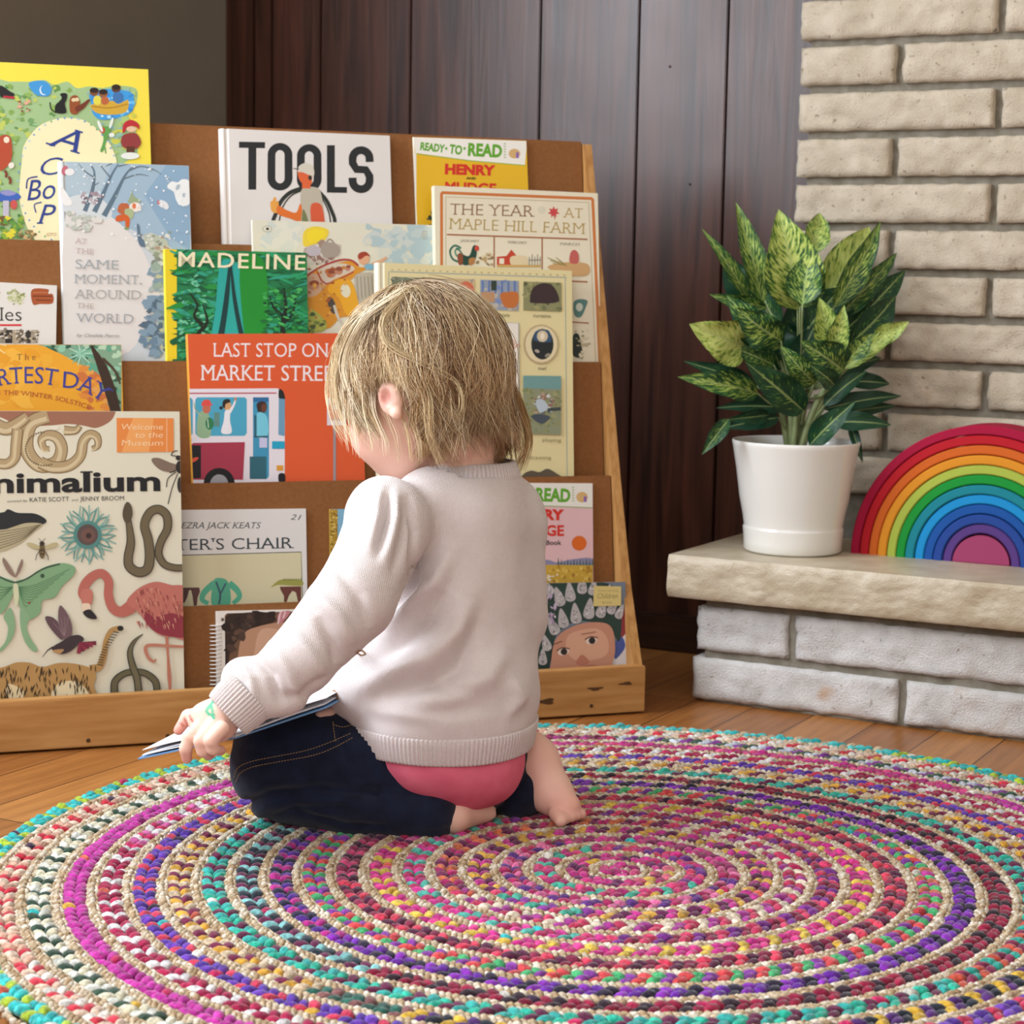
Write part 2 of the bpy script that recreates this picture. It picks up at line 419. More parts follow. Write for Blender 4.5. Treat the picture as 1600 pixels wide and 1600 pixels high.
def zc(x, y): return PL(x, y, RW(0, WBR), NV)[2]
bm = bmesh.new()
S0 = 0.016; BL = 0.283
# course bottoms read from the joints
zb = [zc(1250, 62), zc(1250, 130), zc(1247, 201), zc(1249, 274), zc(1245, 343), zc(1405, 415), zc(1405, 487.5), zc(1394, 556), zc(1405, 634)]
pz = (zb[0] - zb[8]) / 8
k = 0
for c in range(-18, 12):
    z0 = zb[0] - pz * c; odd = c % 2
    if z0 < 0.2 or z0 > 2.35: continue
    if z0 < 0.2: continue
    s = S0 + 0.004 * noise.noise(Vector((c * 3.3, 1, 1))); L_ = [BL if not odd else BL * 0.515]; 
    first = True
    while s < 1.5:
        ln = (BL * 0.515 if odd else BL) if first else BL
        k += 1; rough_brick(bm, s, s + ln - 0.0115, WBR, 0.05, z0, z0 + pz - 0.0115, k * 1.37); s += ln; first = False
o = room_obj('wall_right', bm, cream_brick, True)
bm = bmesh.new(); rbox(bm, S0 + .012, SR, WBR - .014, WB - .02, 0.15, HC); room_obj('trim_2', bm, mortar)

# raised hearth: two courses of rough white brick under a stone slab
h = empty('hearth', RW(0.5, -.1, 0), 'raised fireplace hearth of rough white brick under a thick beige stone slab', 'hearth')
h.matrix_world = Matrix.Translation(V(RW(0, 0, 0))) @ ROT.to_4x4()
def hearth_part(name, bm, m, sm=False):
    return put(name, bm_mesh(bm), m, h, sm)
white_brick = brick_mat('white_brick', '#d8d6d4', '#c3c0bd')
bm = bmesh.new()
for i, (za, zb_, js) in enumerate(((0.0695, 0.1265, [0.0, 0.137, 0.47, .76, 1.05]), (0.004, 0.0585, [-0.003, 0.285, 0.575, .865, 1.1]))):
    for a, b in zip(js[:-1], js[1:]): rough_brick(bm, a, b - 0.0115, 0.0 if i == 0 else 0.002, 0.06, za, zb_, 90 + a * 31 + i, 0.003)
hearth_part('brick_course', bm, white_brick, True)
bm = bmesh.new()
for k_ in range(2):  # bricks on the left end of the hearth
    za, zb_ = ((0.0695, 0.1265), (0.004, 0.0585))[k_]
    bm_box(bm, (0.03, 0.20, (za + zb_) / 2), (0.055, 0.20, zb_ - za), None, 0.003)
hearth_part('end_brick', bm, white_brick)
bm = bmesh.new(); bm_box(bm, (0.56, 0.135, 0.072), (1.10, 0.255, 0.1435), None, 0.0); hearth_part('mortar', bm, mortar)
# slab with a rock-faced front edge
bm = bmesh.new(); S_a, S_b, z0, z1, wf, wb = -0.031, 1.1, 0.1405, 0.1960, 0.03, WBR - 0.0
nx, nz = 420, 22; g = []
for j in range(nz + 1):
    row = []
    for i in range(nx + 1):
        s = S_a + (S_b - S_a) * i / nx; z = z0 + (z1 - z0) * j / nz; q = Vector((s * 40, z * 60, 3)); e = min(j, nz - j) / nz
        row.append(bm.verts.new((s, -(wf + 0.0026 * noise.noise(q * .7) + 0.0009 * noise.noise(q * 2.2) - 0.004 * math.exp(-e * 12)), z)))
    g.append(row)
for j in range(nz):
    for i in range(nx): bm.faces.new((g[j][i], g[j][i + 1], g[j + 1][i + 1], g[j + 1][i]))
tb = [bm.verts.new((v.co.x, -wb, z1)) for v in g[nz]]; bb = [bm.verts.new((v.co.x, -wb, z0)) for v in g[0]]
for i in range(nx):
    bm.faces.new((g[nz][i], g[nz][i + 1], tb[i + 1], tb[i])); bm.faces.new((g[0][i], bb[i], bb[i + 1], g[0][i + 1])); bm.faces.new((tb[i], tb[i + 1], bb[i + 1], bb[i]))
for i in (0, nx): bm.faces.new([g[j][i] for j in range(nz + 1)] + [tb[i], bb[i]])
slab_mat = mat('beige_stone', '#c6b9a2', 0.42, 0.5, c2='#b3a389', scale=22, bump=0.9, bscale=330, detail=8)
hearth_part('stone_slab', bm, slab_mat)
ZS = 0.196

# ---------------------------------------------------------------- light: daylight through the left window, fill through an added near one
def area(name, s, w, z, size, power, col, tgt):
    ld = bpy.data.lights.new(name, 'AREA'); ld.shape = 'RECTANGLE'; ld.size = size[0]; ld.size_y = size[1]; ld.energy = power; ld.color = col
    o = bpy.data.objects.new(name, ld); COL.objects.link(o); p = V(RW(s, w, z)); o.location = p
    o.rotation_euler = (V(tgt) - p).to_track_quat('-Z', 'Y').to_euler(); return o
area('window_daylight', SL - .02, 1.70, 1.34, (1.8, 1.2), 60, (0.85, 0.92, 1.0), RW(0.6, 1.70, 1.34 - .12))
area('window_daylight.001', 0.85, WN + .02, 1.45, (2.0, 1.25), 15.5, (1.0, 0.96, 0.91), RW(0.85, 1, 1.45 - .3))  # added fill from behind the camera, set in the made-up near window
w = bpy.data.worlds.new('world'); SC.world = w; w.use_nodes = True
w.node_tree.nodes['Background'].inputs[0].default_value = (0.75, 0.85, 1, 1); w.node_tree.nodes['Background'].inputs[1].default_value = 1.0
SC.view_settings.view_transform = 'Standard'; SC.view_settings.look = 'None'; SC.view_settings.gamma = 1; SC.view_settings.exposure = 0.5
SC.view_settings.use_curve_mapping = False
# ---------------------------------------------------------------- display bookshelf, five leaning tiers
SB = FL(1005, 1115)
SU = SB - FL(0, 1180); SU /= np.linalg.norm(SU); SN = np.array([SU[1], -SU[0], 0])
ZZ = np.array([0, 0, 1.0])
def SW(u, w, z): return SB + SU * u + SN * w + ZZ * z
SM = Matrix(((SU[0], -SN[0], 0, SB[0]), (SU[1], -SN[1], 0, SB[1]), (0, 0, 1, 0), (0, 0, 0, 1)))  # local x=u, y=-w
LEAN = math.radians(8.0)
TIER = {1: (-0.226, 0.7335), 2: (-0.1845, 0.5858), 3: (-0.1415, 0.4425), 4: (-0.0985, 0.2965), 5: (-0.0545, 0.1535)}
US0, US1 = -1.02, -0.010
hard = mat('brown_hardboard', '#8a5c35', 0.75, 0.2, c2='#84552f', scale=220, bump=0.25, bscale=900, detail=6)
pine = mat('pine', '#c3935a', 0.55, 0.35, c2='#ad7a42', scale=3.0, stretch=(3, 30, 30), bump=0.1, bscale=100, detail=6)
pinev = mat('pine_upright', '#c08f56', 0.55, 0.35, c2='#a8763f', scale=3.0, stretch=(60, 60, 3), bump=0.1, bscale=100, detail=6)
shelf = empty('display_bookshelf', None, 'wide leaning wooden display bookshelf with five brown tiers of front-facing books', 'bookshelf', mw=SM)
tl = math.tan(LEAN)
for k, (w0, z0) in TIER.items():
    ln = (z0 - TIER[k + 1][1] + 0.085) if k < 5 else z0 - 0.012
    bm = bmesh.new()
    up = Vector((0, math.sin(LEAN), math.cos(LEAN)))       # local y=-w
    c = Vector(((US0 + US1) / 2, -w0, z0)) - up * (ln / 2) + Vector((0, 0.002, 0))
    bm_box(bm, c, (US1 - US0 - .002, 0.0035, ln), Matrix.Rotation(-LEAN, 3, 'X'), 0.0006)
    # ledge that carries the books
    if k < 5:
        zl = TIER[k + 1][1] - 0.055; wl = w0 + (z0 - zl) * tl
        bm_box(bm, ((US0 + US1) / 2, -(wl + 0.0095), zl - 0.004), (US1 - US0 - .002, 0.0175, 0.005))
    else:
        bm_box(bm, ((US0 + US1) / 2, 0.0265, 0.0135), (US1 - US0 - .002, 0.016, 0.004))
    put('tier_panel', bm_mesh(bm), hard, shelf)
def side(u):
    bm = bmesh.new(); pts = [(-0.018, 0.003), (-0.011, 0.06), (-0.0545 + .003, 0.1535), (-0.1 + .003, 0.2946), (-0.1415 + .003, 0.4414), (-0.184 + .003, 0.588), (-0.226 + .004, 0.730), (-0.246, 0.730), (-0.246, 0.003)]
    a = [bm.verts.new((u, -w, z)) for w, z in pts]; b = [bm.verts.new((u + 0.012, -w, z)) for w, z in pts]
    bm.faces.new(a); bm.faces.new(b[::-1])
    for i in range(len(a)):
        j = (i + 1) % len(a); bm.faces.new((a[i], a[j], b[j], b[i]))
    put('side_panel', bm_mesh(bm), pinev, shelf)
side(US1); side(US0 - .012)
bm = bmesh.new(); bm_box(bm, ((US0 + 0.0) / 2 - .004, 0.009, 0.0323), (abs(US0) + .012, 0.018, 0.0590), None, 0.0012)
fb = put('front_board', bm_mesh(bm), pine, shelf)
bm = bmesh.new(); bm_box(bm, ((US0 + US1) / 2, 0.246, 0.37), (US1 - US0, 0.004, 0.72)); put('back_panel', bm_mesh(bm), hard, shelf)
for x, y in ((138, 1157), (924, 1103), (262, 1150)):
    p = SM.inverted() @ V(PL(x, y, SB, SN)); bm = bmesh.new()
    bmesh.ops.create_cone(bm, cap_ends=True, segments=14, radius1=0.0027, radius2=0.0023, depth=0.001, matrix=Matrix.Translation((p.x, -0.0003, p.z)) @ Matrix.Rotation(PI / 2, 4, 'X'))
    put('screw', bm_mesh(bm), mat('dull_screw', '#57422c', 0.5, 0.5, metal=0.5), shelf)
dk = mat('dark_knot', '#54371c', 0.7)
for (x, y, rx, rz) in ((930, 1076, 0.010, 0.0022), (978, 1068, 0.009, 0.002), (853, 1096, 0.012, 0.0035), (833, 1094, 0.006, 0.003)):
    bm = bmesh.new(); p = SM.inverted() @ V(PL(x, y, SB, SN)); vs = []
    for i in range(16):
        a = i / 16 * 2 * PI; rr = 1 + .3 * math.sin(3 * a + x); vs.append(bm.verts.new((p.x + rx * rr * math.cos(a), -0.0004, p.z + rz * rr * math.sin(a))))
    bm.faces.new(vs); put('wood_knot', bm_mesh(bm), dk, shelf)
for u in (-0.03, -0.98):
    for w_ in (-0.02, -0.2):
        me = lathe([(0, 0), (0.009, 0), (0.010, 0.001), (0.010, 0.0031), (0, 0.0031)], 20); me.transform(Matrix.Translation((u, -w_, 0))); put('foot', me, mat('foot_glide', '#a89c8c', 0.6), shelf, True)

# ---------------------------------------------------------------- printed covers
PRINT = mat('printed_paper', '#ffffff', 0.42, 0.35, attr='Col')
GLOSSY = mat('glossy_print', '#ffffff', 0.28, 0.45, attr='Col')
PAGES = mat('page_edges', '#e9e1cf', 0.9, 0.1, c2='#d8cfba', scale=900, stretch=(0.01, 1, 0.01))
_tc = {}
def text_geo(s, bold=0.0, shear=0.0, sp=1.0):
    key = (s, bold, shear, sp)
    if key in _tc: return _tc[key]
    cu = bpy.data.curves.new('t', 'FONT'); cu.body = s; cu.size = 1; cu.offset = bold; cu.shear = shear; cu.space_character = sp; cu.resolution_u = 3
    o = bpy.data.objects.new('t', cu); COL.objects.link(o); bpy.context.view_layer.update()
    me = bpy.data.meshes.new_from_object(o.evaluated_get(bpy.context.evaluated_depsgraph_get()))
    v = get_v(me)[:, :2]; f = [tuple(p.vertices) for p in me.polygons]
    ec = {}
    for q in f:
        for i in range(len(q)):
            e = tuple(sorted((q[i], q[(i + 1) % len(q)]))); ec[e] = ec.get(e, 0) + 1
    be = [e for e, c in ec.items() if c == 1]
    bpy.data.objects.remove(o); bpy.data.curves.remove(cu); bpy.data.meshes.remove(me)
    _tc[key] = (v, f, be); return _tc[key]
def clip_poly(poly, W, H):
    def cl(pts, ins, inter):
        out = []
        for i in range(len(pts)):
            a, b = pts[i - 1], pts[i]
            ia, ib = ins(a), ins(b)
            if ib:
                if not ia: out.append(inter(a, b))
                out.append(b)
            elif ia: out.append(inter(a, b))
        return out
    def ix(c):
        return lambda a, b: (c, a[1] + (b[1] - a[1]) * (c - a[0]) / (b[0] - a[0]))
    def iy(c):
        return lambda a, b: (a[0] + (b[0] - a[0]) * (c - a[1]) / (b[1] - a[1]), c)
    e = 0.0003
    for ins, inter in ((lambda p: p[0] >= e, ix(e)), (lambda p: p[0] <= W - e, ix(W - e)), (lambda p: p[1] >= e, iy(e)), (lambda p: p[1] <= H - e, iy(H - e))):
        if len(poly) < 3: return []
        poly = cl(poly, ins, inter)
    return poly
class Book:
    """a book standing in a tier: corner pixels tell width and tilt, the plane of the tier tells depth"""
    def __init__(s, name, label, tier, off, th, TL, TR, base, spine=None, hard=True, height=None, drop=0.0563, group=None, mode='print', cat='book', tilt=None, plane=None):
        s.k = 0; s.K = 4e-5; s.base = base; s.polys = []; s.th = th; s.hard = hard
        if plane is None:
            w0, z0 = TIER[tier]
            nrm = SN * math.cos(LEAN) + ZZ * math.sin(LEAN); upv = ZZ * math.cos(LEAN) - SN * math.sin(LEAN)
            p0 = SW(0, w0, z0) + nrm * (off + th)
        s.p0, s.n = p0, nrm
        a = PL(*TL, p0, nrm); b = PL(*TR, p0, nrm); x = b - a; W = np.linalg.norm(x); x /= W; z = np.cross(nrm, x) * -1
        z = np.cross(x, -nrm); 
        if z[2] < 0: z = -z
        if height is None:
            zl = (TIER[tier + 1][1] if tier < 5 else 0.061) - drop; height = (a[2] - zl) / math.cos(LEAN)
        s.W, s.H = W, height
        y = -nrm
        o = a - z * height
        s.mw = Matrix(((x[0], y[0], z[0], o[0]), (x[1], y[1], z[1], o[1]), (x[2], y[2], z[2], o[2]), (0, 0, 0, 1)))
        s.inv = s.mw.inverted()
        s.root = empty(name, None, label, cat, group, mw=s.mw)
        s.spine = spine or base; s.mode = mode
        s.Z(0, 0, 1)
    def Z(s, ox, oy, sc): s.ox, s.oy, s.sc = ox, oy, sc; return s
    def loc(s, x, y):
        p = PL(s.ox + x / s.sc, s.oy + y / s.sc, s.p0, s.n); q = s.inv @ V(p); return (q.x, q.z)
    def poly(s, pts, col, raw=False, lay=True):
        if lay: s.k += 1
        q = [s.loc(*p) for p in pts] if not raw else pts
        q = clip_poly(q, s.W, s.H)
        if len(q) > 2: s.K += 2e-6 if not lay else 9e-6; s.polys.append((q, lin(col), s.K))
    def sm(s, pts, col, n=5): s.poly([tuple(p) for p in spline(pts, n, True)], col)
    def ell(s, cx, cy, rx, ry, col, rot=0, n=20, lay=True):
        c, d = math.cos(rot), math.sin(rot)
        s.poly([(cx + rx * math.cos(a) * c - ry * math.sin(a) * d, cy + rx * math.cos(a) * d + ry * math.sin(a) * c) for a in [i / n * 2 * PI for i in range(n)]], col, lay=lay)
    def rect(s, x0, y0, x1, y1, col): s.poly([(x0, y0), (x1, y0), (x1, y1), (x0, y1)], col)
    def line(s, pts, wd, col, n=0, taper=None):
        if n: pts = spline(pts, n)
        pts = [np.asarray(p, float) for p in pts]; s.K += 9e-6
        wl = wd if hasattr(wd, '__len__') else [wd, wd]
        m = len(pts) - 1
        L_, R_ = [], []
        for i, p in enumerate(pts):
            t = pts[min(i + 1, m)] - pts[max(i - 1, 0)]; t = t / (np.linalg.norm(t) + 1e-9); nn = np.array([-t[1], t[0]])
            f = i / m * (len(wl) - 1); j = min(int(f), len(wl) - 2); ww = (wl[j] + (wl[j + 1] - wl[j]) * (f - j)) / 2
            L_.append(p + nn * ww); R_.append(p - nn * ww)
        for i in range(m):
            q = clip_poly([s.loc(*L_[i]), s.loc(*L_[i + 1]), s.loc(*R_[i + 1]), s.loc(*R_[i])], s.W, s.H)
            if len(q) > 2: s.K += 5e-7; s.polys.append((q, lin(col), s.K))
    def blobs(s, pts, col_list, n, size, seed=1, asp=1.0):
        """n painterly dabs inside the polygon pts"""
        r = random.Random(seed); xs = [p[0] for p in pts]; ys = [p[1] for p in pts]
        def inside(x, y):
            c = False
            for i in range(len(pts)):
                (x1, y1), (x2, y2) = pts[i - 1], pts[i]
                if (y1 > y) != (y2 > y) and x < (x2 - x1) * (y - y1) / (y2 - y1) + x1: c = not c
            return c
        s.k += 1; k0 = s.k
        for i in range(n):
            x = r.uniform(min(xs), max(xs)); y = r.uniform(min(ys), max(ys))
            if not inside(x, y): continue
            a = size * r.uniform(.5, 1.4); t0 = r.uniform(-.6, .6); c_, s_ = math.cos(t0), math.sin(t0); ry_ = r.uniform(.45, 1.0); pp = []
            for j in range(9):
                an = j / 9 * 2 * PI; q = r.uniform(.6, 1.3) * a; u_, v_ = q * asp * math.cos(an), q / asp * ry_ * math.sin(an); pp.append((x + u_ * c_ - v_ * s_, y + u_ * s_ + v_ * c_))
            s.poly(pp, r.choice(col_list), lay=False)
        s.k = k0 + 3
    def text(s, t, p0, p1, h, col, bold=0.0, shear=0.0, serif=0.0, arc=0.0, sp=1.0, hscale=None):
        v, f, be = text_geo(t, bold, shear, sp)
        if not len(v): return
        x0, x1 = v[:, 0].min(), v[:, 0].max(); cap = 0.73 if not hscale else hscale
        p0 = np.array(p0, float); p1 = np.array(p1, float); d = p1 - p0; L_ = np.linalg.norm(d); d = d / L_; up = np.array([d[1], -d[0]])
        def mp(x, y):
            t_ = (x - x0) / (x1 - x0); lift = 4 * arc * t_ * (1 - t_); sl = 4 * arc * (1 - 2 * t_) / L_
            u2 = up - d * sl; u2 = u2 / np.linalg.norm(u2)
            q = p0 + d * L_ * t_ + up * lift + u2 * (y / cap * h); return s.loc(q[0], q[1])
        s.K += 9e-6; c = lin(col)
        for q in f:
            r = clip_poly([mp(*v[i]) for i in q], s.W, s.H)
            if len(r) > 2: s.polys.append((r, c, s.K))
        if serif:
            serif = serif * 1.9
            ys = (0.0, v[:, 1].max() if t.upper() == t else 0.53, v[:, 1].max())
            for a, b in be:
                (xa, ya), (xb, yb) = v[a], v[b]
                if abs(ya - yb) > 0.01 or not 0.03 < abs(xa - xb) < 0.19: continue
                for yy in set(ys):
                    if abs(ya - yy) < 0.025:
                        dy = 0.055 if yy == 0 else -0.055; xl, xr = min(xa, xb) - serif, max(xa, xb) + serif
                        r = clip_poly([mp(xl, ya), mp(xr, ya), mp(xr, ya + dy), mp(xl, ya + dy)], s.W, s.H)
                        if len(r) > 2: s.K += 5e-7; s.polys.append((r, c, s.K))
    def done(s):
        W, H, T = s.W, s.H, s.th
        vs, fs, cs = [], [], []
        def quad(pts, c):
            i = len(vs); vs.extend(pts); cs.extend([c] * len(pts)); fs.append(tuple(range(i, i + len(pts))))
        cb, cp = lin(s.base), lin(s.spine)
        t = 0.0022 if s.hard else 0.0005
        # cover wraps: front, rounded spine on the left, back; section in (x, y)
        if s.hard:
            sec = [(W, 0), (0.0105, 0), (0.0092, 0.0009), (0.0075, 0.0012), (0.006, 0.0009), (0.0045, -0.0001), (0.002, 0.0002), (0.0, T * 0.25), (-0.0012, T * .5), (0.0, T * 0.75), (0.002, T), (W, T)]
            inn = [(W, T - t), (0.004, T - t), (0.0035, T * .5), (0.004, t), (W, t)]
        else:
            sec = [(W, 0), (0.0008, 0), (0.0, 0.0006), (0.0, T - .0006), (0.0008, T), (W, T)]; inn = [(W, T - t), (0.001, T - t), (0.001, t), (W, t)]
        loop = sec + inn
        n = len(loop)
        for i in range(n):
            a, b = loop[i], loop[(i + 1) % n]
            front = i == 0
            c = cb if i == 0 else (cp if i < len(sec) - 2 else (cb if i < len(sec) else lin('#efe9dc')))
            quad([(a[0], a[1], 0), (b[0], b[1], 0), (b[0], b[1], H), (a[0], a[1], H)], c)
        # board edges at top and bottom
        for z in (0, H):
            m = len(sec)
            for i in range(m - 1):
                a, b = sec[i], sec[i + 1]
                j0 = min(range(len(inn)), key=lambda q: (inn[q][0] - a[0]) ** 2 + (inn[q][1] - a[1]) ** 2); j1 = min(range(len(inn)), key=lambda q: (inn[q][0] - b[0]) ** 2 + (inn[q][1] - b[1]) ** 2)
                pts = [(a[0], a[1], z), (b[0], b[1], z), (inn[j1][0], inn[j1][1], z)] + ([(inn[j0][0], inn[j0][1], z)] if j0 != j1 else [])
                quad(pts, cp)
        for q, c, k in s.polys:
            y = -k
            quad([(p[0], y, p[1]) for p in q], c)
        me = bpy.data.meshes.new('cover'); me.from_pydata(vs, [], fs); me.update(); vcol(me, cs)
        put('cover', me, GLOSSY if s.mode == 'gloss' else PRINT, s.root)
        bm = bmesh.new(); e = 0.003 if s.hard else 0.0002
        bm_box(bm, ((W - e + .005) / 2, T / 2, H / 2), (W - e - .005, max(T - 2 * t - .0002, .0008), H - 2 * e))
        put('page_block', bm_mesh(bm), PAGES, s.root)
        return s.root
# ================================================================ TOP TIER
B = Book('picture_book', 'tall yellow hardcover with a cream oval title, at the left of the top tier', 1, 0.0, 0.013, (-62, 94), (231.5, 108.5), '#ecd84a', spine='#e6cf3c')
B.Z(0, 80, 4)
B.sm([(-300, 200), (60, 190), (200, 190), (280, 180), (340, 210), (420, 190), (480, 230), (560, 220), (640, 230), (730, 215), (850, 235), (850, 330), (790, 430), (830, 520), (860, 640), (760, 720), (730, 900), (500, 1200), (-300, 1230)], '#9dbb86')
B.blobs([(-200, 200), (500, 220), (300, 430), (100, 600), (80, 1100), (-200, 1150)], ['#7fa24e', '#8aad58', '#5d8a4a', '#9cc28e', '#6f9a62', '#b9c65e'], 320, 20, 3)
B.blobs([(540, 240), (850, 240), (850, 600), (760, 700), (600, 430)], ['#8fb6a6', '#a9c273', '#7cb2c2', '#c3c44f'], 90, 20, 5)
B.sm([(180, 200), (270, 185), (320, 230), (300, 280), (220, 270)], '#3f93cf')
B.line([(262, 215), (250, 240), (262, 268), (285, 272)], [2, 9, 2], '#e8eef2', 4)
B.sm([(570, 330), (560, 270), (640, 240), (720, 240), (820, 260), (835, 340), (790, 400), (640, 430), (580, 390)], '#3c96d6')
B.blobs([(560, 260), (830, 260), (830, 380), (640, 430)], ['#6ab9e4', '#2c82c8', '#a7d6ea'], 60, 12, 8)
B.sm([(570, 335), (640, 325), (700, 310), (740, 330), (800, 305), (795, 370), (740, 395), (640, 395), (585, 375)], '#caa136')
B.line([(575, 345), (690, 355), (798, 330)], 8, '#a97c22', 3)
for x, y, c in ((588, 255, '#7a4a2c'), (645, 265, '#8a5631'), (725, 235, '#5d3a26')):
    B.ell(x, y, 28, 26, c); B.ell(x, y - 10, 28, 17, '#2a1d18')
B.ell(608, 308, 26, 30, '#d9cf4a'); B.ell(655, 310, 26, 26, '#b3603a'); B.ell(737, 290, 34, 36, '#3d6fa8')
B.sm([(350, 385), (345, 340), (375, 310), (385, 290), (375, 270), (395, 262), (418, 268), (416, 300), (405, 330), (412, 385)], '#191a1c'); B.line([(350, 385), (318, 360), (312, 320)], 7, '#191a1c', 4)
B.sm([(435, 300), (465, 275), (490, 290), (500, 340), (485, 390), (440, 385)], '#8f4c28'); B.ell(460, 305, 14, 12, '#dcc9a0'); B.ell(480, 303, 13, 12, '#dcc9a0')
B.sm([(470, 350), (510, 330), (555, 300), (560, 312), (520, 360), (480, 380)], '#6e3320')
B.sm([(0, 215), (60, 250), (90, 270), (60, 295), (20, 290), (0, 280)], '#231f22'); B.line([(20, 285), (90, 292)], 14, '#b22a3a')
B.blobs([(110, 310), (190, 310), (190, 380), (110, 380)], ['#d9a58a', '#8c5a3a'], 14, 12, 9)
B.sm([(135, 700), (150, 590), (230, 480), (330, 430), (430, 418), (540, 440), (650, 530), (715, 640), (735, 760), (735, 1000), (600, 1185), (300, 1240), (200, 1150), (150, 1050), (120, 900)], '#eee3b6', 6)
for i in range(46):
    a = i / 46 * 2 * PI; B.ell(425 + 312 * math.cos(a), 810 + 392 * math.sin(a), 7, 7, random.choice(['#6f95c4', '#7fae7c', '#a3bfd8']), lay=(i == 0), n=6)
B.text('A', (300, 585), (480, 640), 150, '#2a3f86', shear=0.35, serif=0.03); B.line([(300, 580), (330, 592), (375, 560)], 8, '#2a3f86', 4)
B.text('C', (252, 775), (395, 775), 118, '#2a3f86', shear=0.35, bold=-.005); B.text('Bo', (170, 935), (350, 920), 135, '#2a3f86', shear=0.3, serif=.02)
B.text('P', (240, 1080), (350, 1080), 130, '#2a3f86', shear=0.3, serif=.03); B.line([(165, 860), (175, 800), (235, 785)], 9, '#2a3f86', 4); B.line([(225, 1010), (215, 960), (260, 945)], 8, '#2a3f86', 4)
B.text('GYO', (290, 1155), (352, 1155), 20, '#b07a4e', serif=.04)
B.sm([(765, 500), (775, 450), (820, 430), (865, 455), (868, 490), (845, 470), (800, 475), (775, 510)], '#b52a33'); B.ell(820, 488, 32, 18, '#d9b99a')
B.sm([(780, 520), (850, 515), (880, 570), (850, 610), (775, 605), (755, 560)], '#8e3838'); B.rect(790, 595, 840, 650, '#5b3022'); B.ell(812, 655, 58, 22, '#dfe2dc')
B.sm([(630, 480), (655, 470), (690, 480), (680, 520), (665, 560), (655, 600), (640, 630), (625, 625), (640, 580), (645, 540)], '#5f9a4c'); B.ell(640, 495, 16, 20, '#b53b31')
B.line([(655, 600), (660, 640)], 8, '#5f9a4c'); B.ell(625, 470, 10, 40, '#dfe6dc', -.4); B.ell(695, 450, 9, 36, '#dfe6dc', .3); B.ell(697, 525, 18, 14, '#dfe6dc')
B.sm([(-10, 560), (20, 525), (65, 540), (75, 640), (60, 700), (20, 740), (-10, 730)], '#b0492f'); B.ell(40, 555, 18, 20, '#ead9c0'); B.ell(70, 715, 18, 20, '#e6e0d2', .5)
for x, y in ((30, 760), (55, 800)): B.line([(x, y - 15), (x + 10, y + 10), (x + 5, y + 30)], 16, '#7a3b2a', 3)
B.sm([(-20, 930), (0, 880), (50, 870), (110, 890), (130, 915), (90, 935), (20, 940)], '#3d62b4'); B.sm([(0, 885), (50, 868), (100, 890), (50, 905)], '#8f8fc0'); B.rect(18, 935, 55, 1060, '#b9b5c6'); B.ell(85, 960, 22, 30, '#c4544e')
B.ell(20, 1060, 36, 30, '#6f5630'); B.blobs([(-10, 1060), (130, 1020), (160, 1160), (-10, 1180)], ['#5e9340', '#86a83a', '#d8cf3a', '#4a7a38'], 60, 18, 4)
B.blobs([(110, 1130), (215, 1120), (215, 1185), (110, 1185)], ['#8c7a4e', '#c6a774', '#6b5a38'], 30, 12, 6)
B.done()

B = Book('picture_book', 'white hardcover titled TOOLS in heavy black capitals, with a worker in a cap', 1, 0.0, 0.012, (344, 200.5), (609, 212), '#dcd8d4', spine='#e6e1dc')
B.Z(320, 180, 4.2105)
for y in (105, 135, 170): B.line([(84, y), (104, y - 12)], 7, '#8bb36a')
def cond(t, x0, x1, yb0, yt, col, w):
    """heavy condensed capitals drawn as strokes"""
    for ch, a, b in zip(t, x0, x1):
        m = (a + b) / 2; top = yt + (m - 230) * .04; bot = yb0 + (m - 230) * .033
        if ch == 'T': B.line([(a, top + 19), (b, top + 22)], 40, col); B.line([(m + 2, top + 20), (m + 2, bot)], w, col)
        elif ch == 'O':
            r = (b - a) / 2; o = [(m + r * math.cos(q), (top + r if math.sin(q) < 0 else bot - r) + r * math.sin(q)) for q in [i / 32 * 2 * PI for i in range(32)]]
            r2 = r - w; o2 = [(m + r2 * math.cos(q), (top + r if math.sin(q) < 0 else bot - r) + r2 * math.sin(q) * 1.15) for q in [i / 32 * 2 * PI for i in range(32)]]
            B.poly(o, col); B.poly(o2, '#dcd8d4')
        elif ch == 'L': B.line([(a + w / 2, top), (a + w / 2, bot)], w, col); B.line([(a, bot - 18), (b, bot - 16)], 38, col)
        elif ch == 'S':
            r = (b - a) / 2 - w / 2; c1 = top + r + w / 2; c2 = bot - r - w / 2
            p = [(m + r, c1 + 22)] + [(m + r * math.cos(q), c1 - r * math.sin(q)) for q in [i * PI / 10 for i in range(0, 11)]] + [(m - r, c1 + 28), (m - r * .55, c1 + 70), (m + r * .55, c2 - 72), (m + r, c2 - 28)] + [(m + r * math.cos(q), c2 + r * math.sin(q)) for q in [i * PI / 10 for i in range(0, 11)]] + [(m - r, c2 - 20)]
            B.line(p, w, col)
cond('TOOLS', (225, 412, 605, 803, 946), (396, 577, 768, 935, 1110), 487, 172, '#25282b', 52)
R_ = [(640, 480), (560, 510), (500, 570), (462, 660), (450, 700), (450, 800), (520, 900)]
B.line(R_, 26, '#2a302c', 6); B.line([(650, 492), (575, 525), (520, 590), (492, 680), (488, 780)], 9, '#2a302c', 6)
B.line([(748, 500), (800, 560), (838, 640), (855, 700), (850, 820)], 24, '#2a302c', 6); B.line([(748, 515), (790, 580), (818, 650), (828, 720)], 9, '#2a302c', 6)
B.sm([(430, 575), (445, 562), (455, 540), (470, 545), (468, 565), (485, 570), (480, 640), (440, 632)], '#e0a04a')
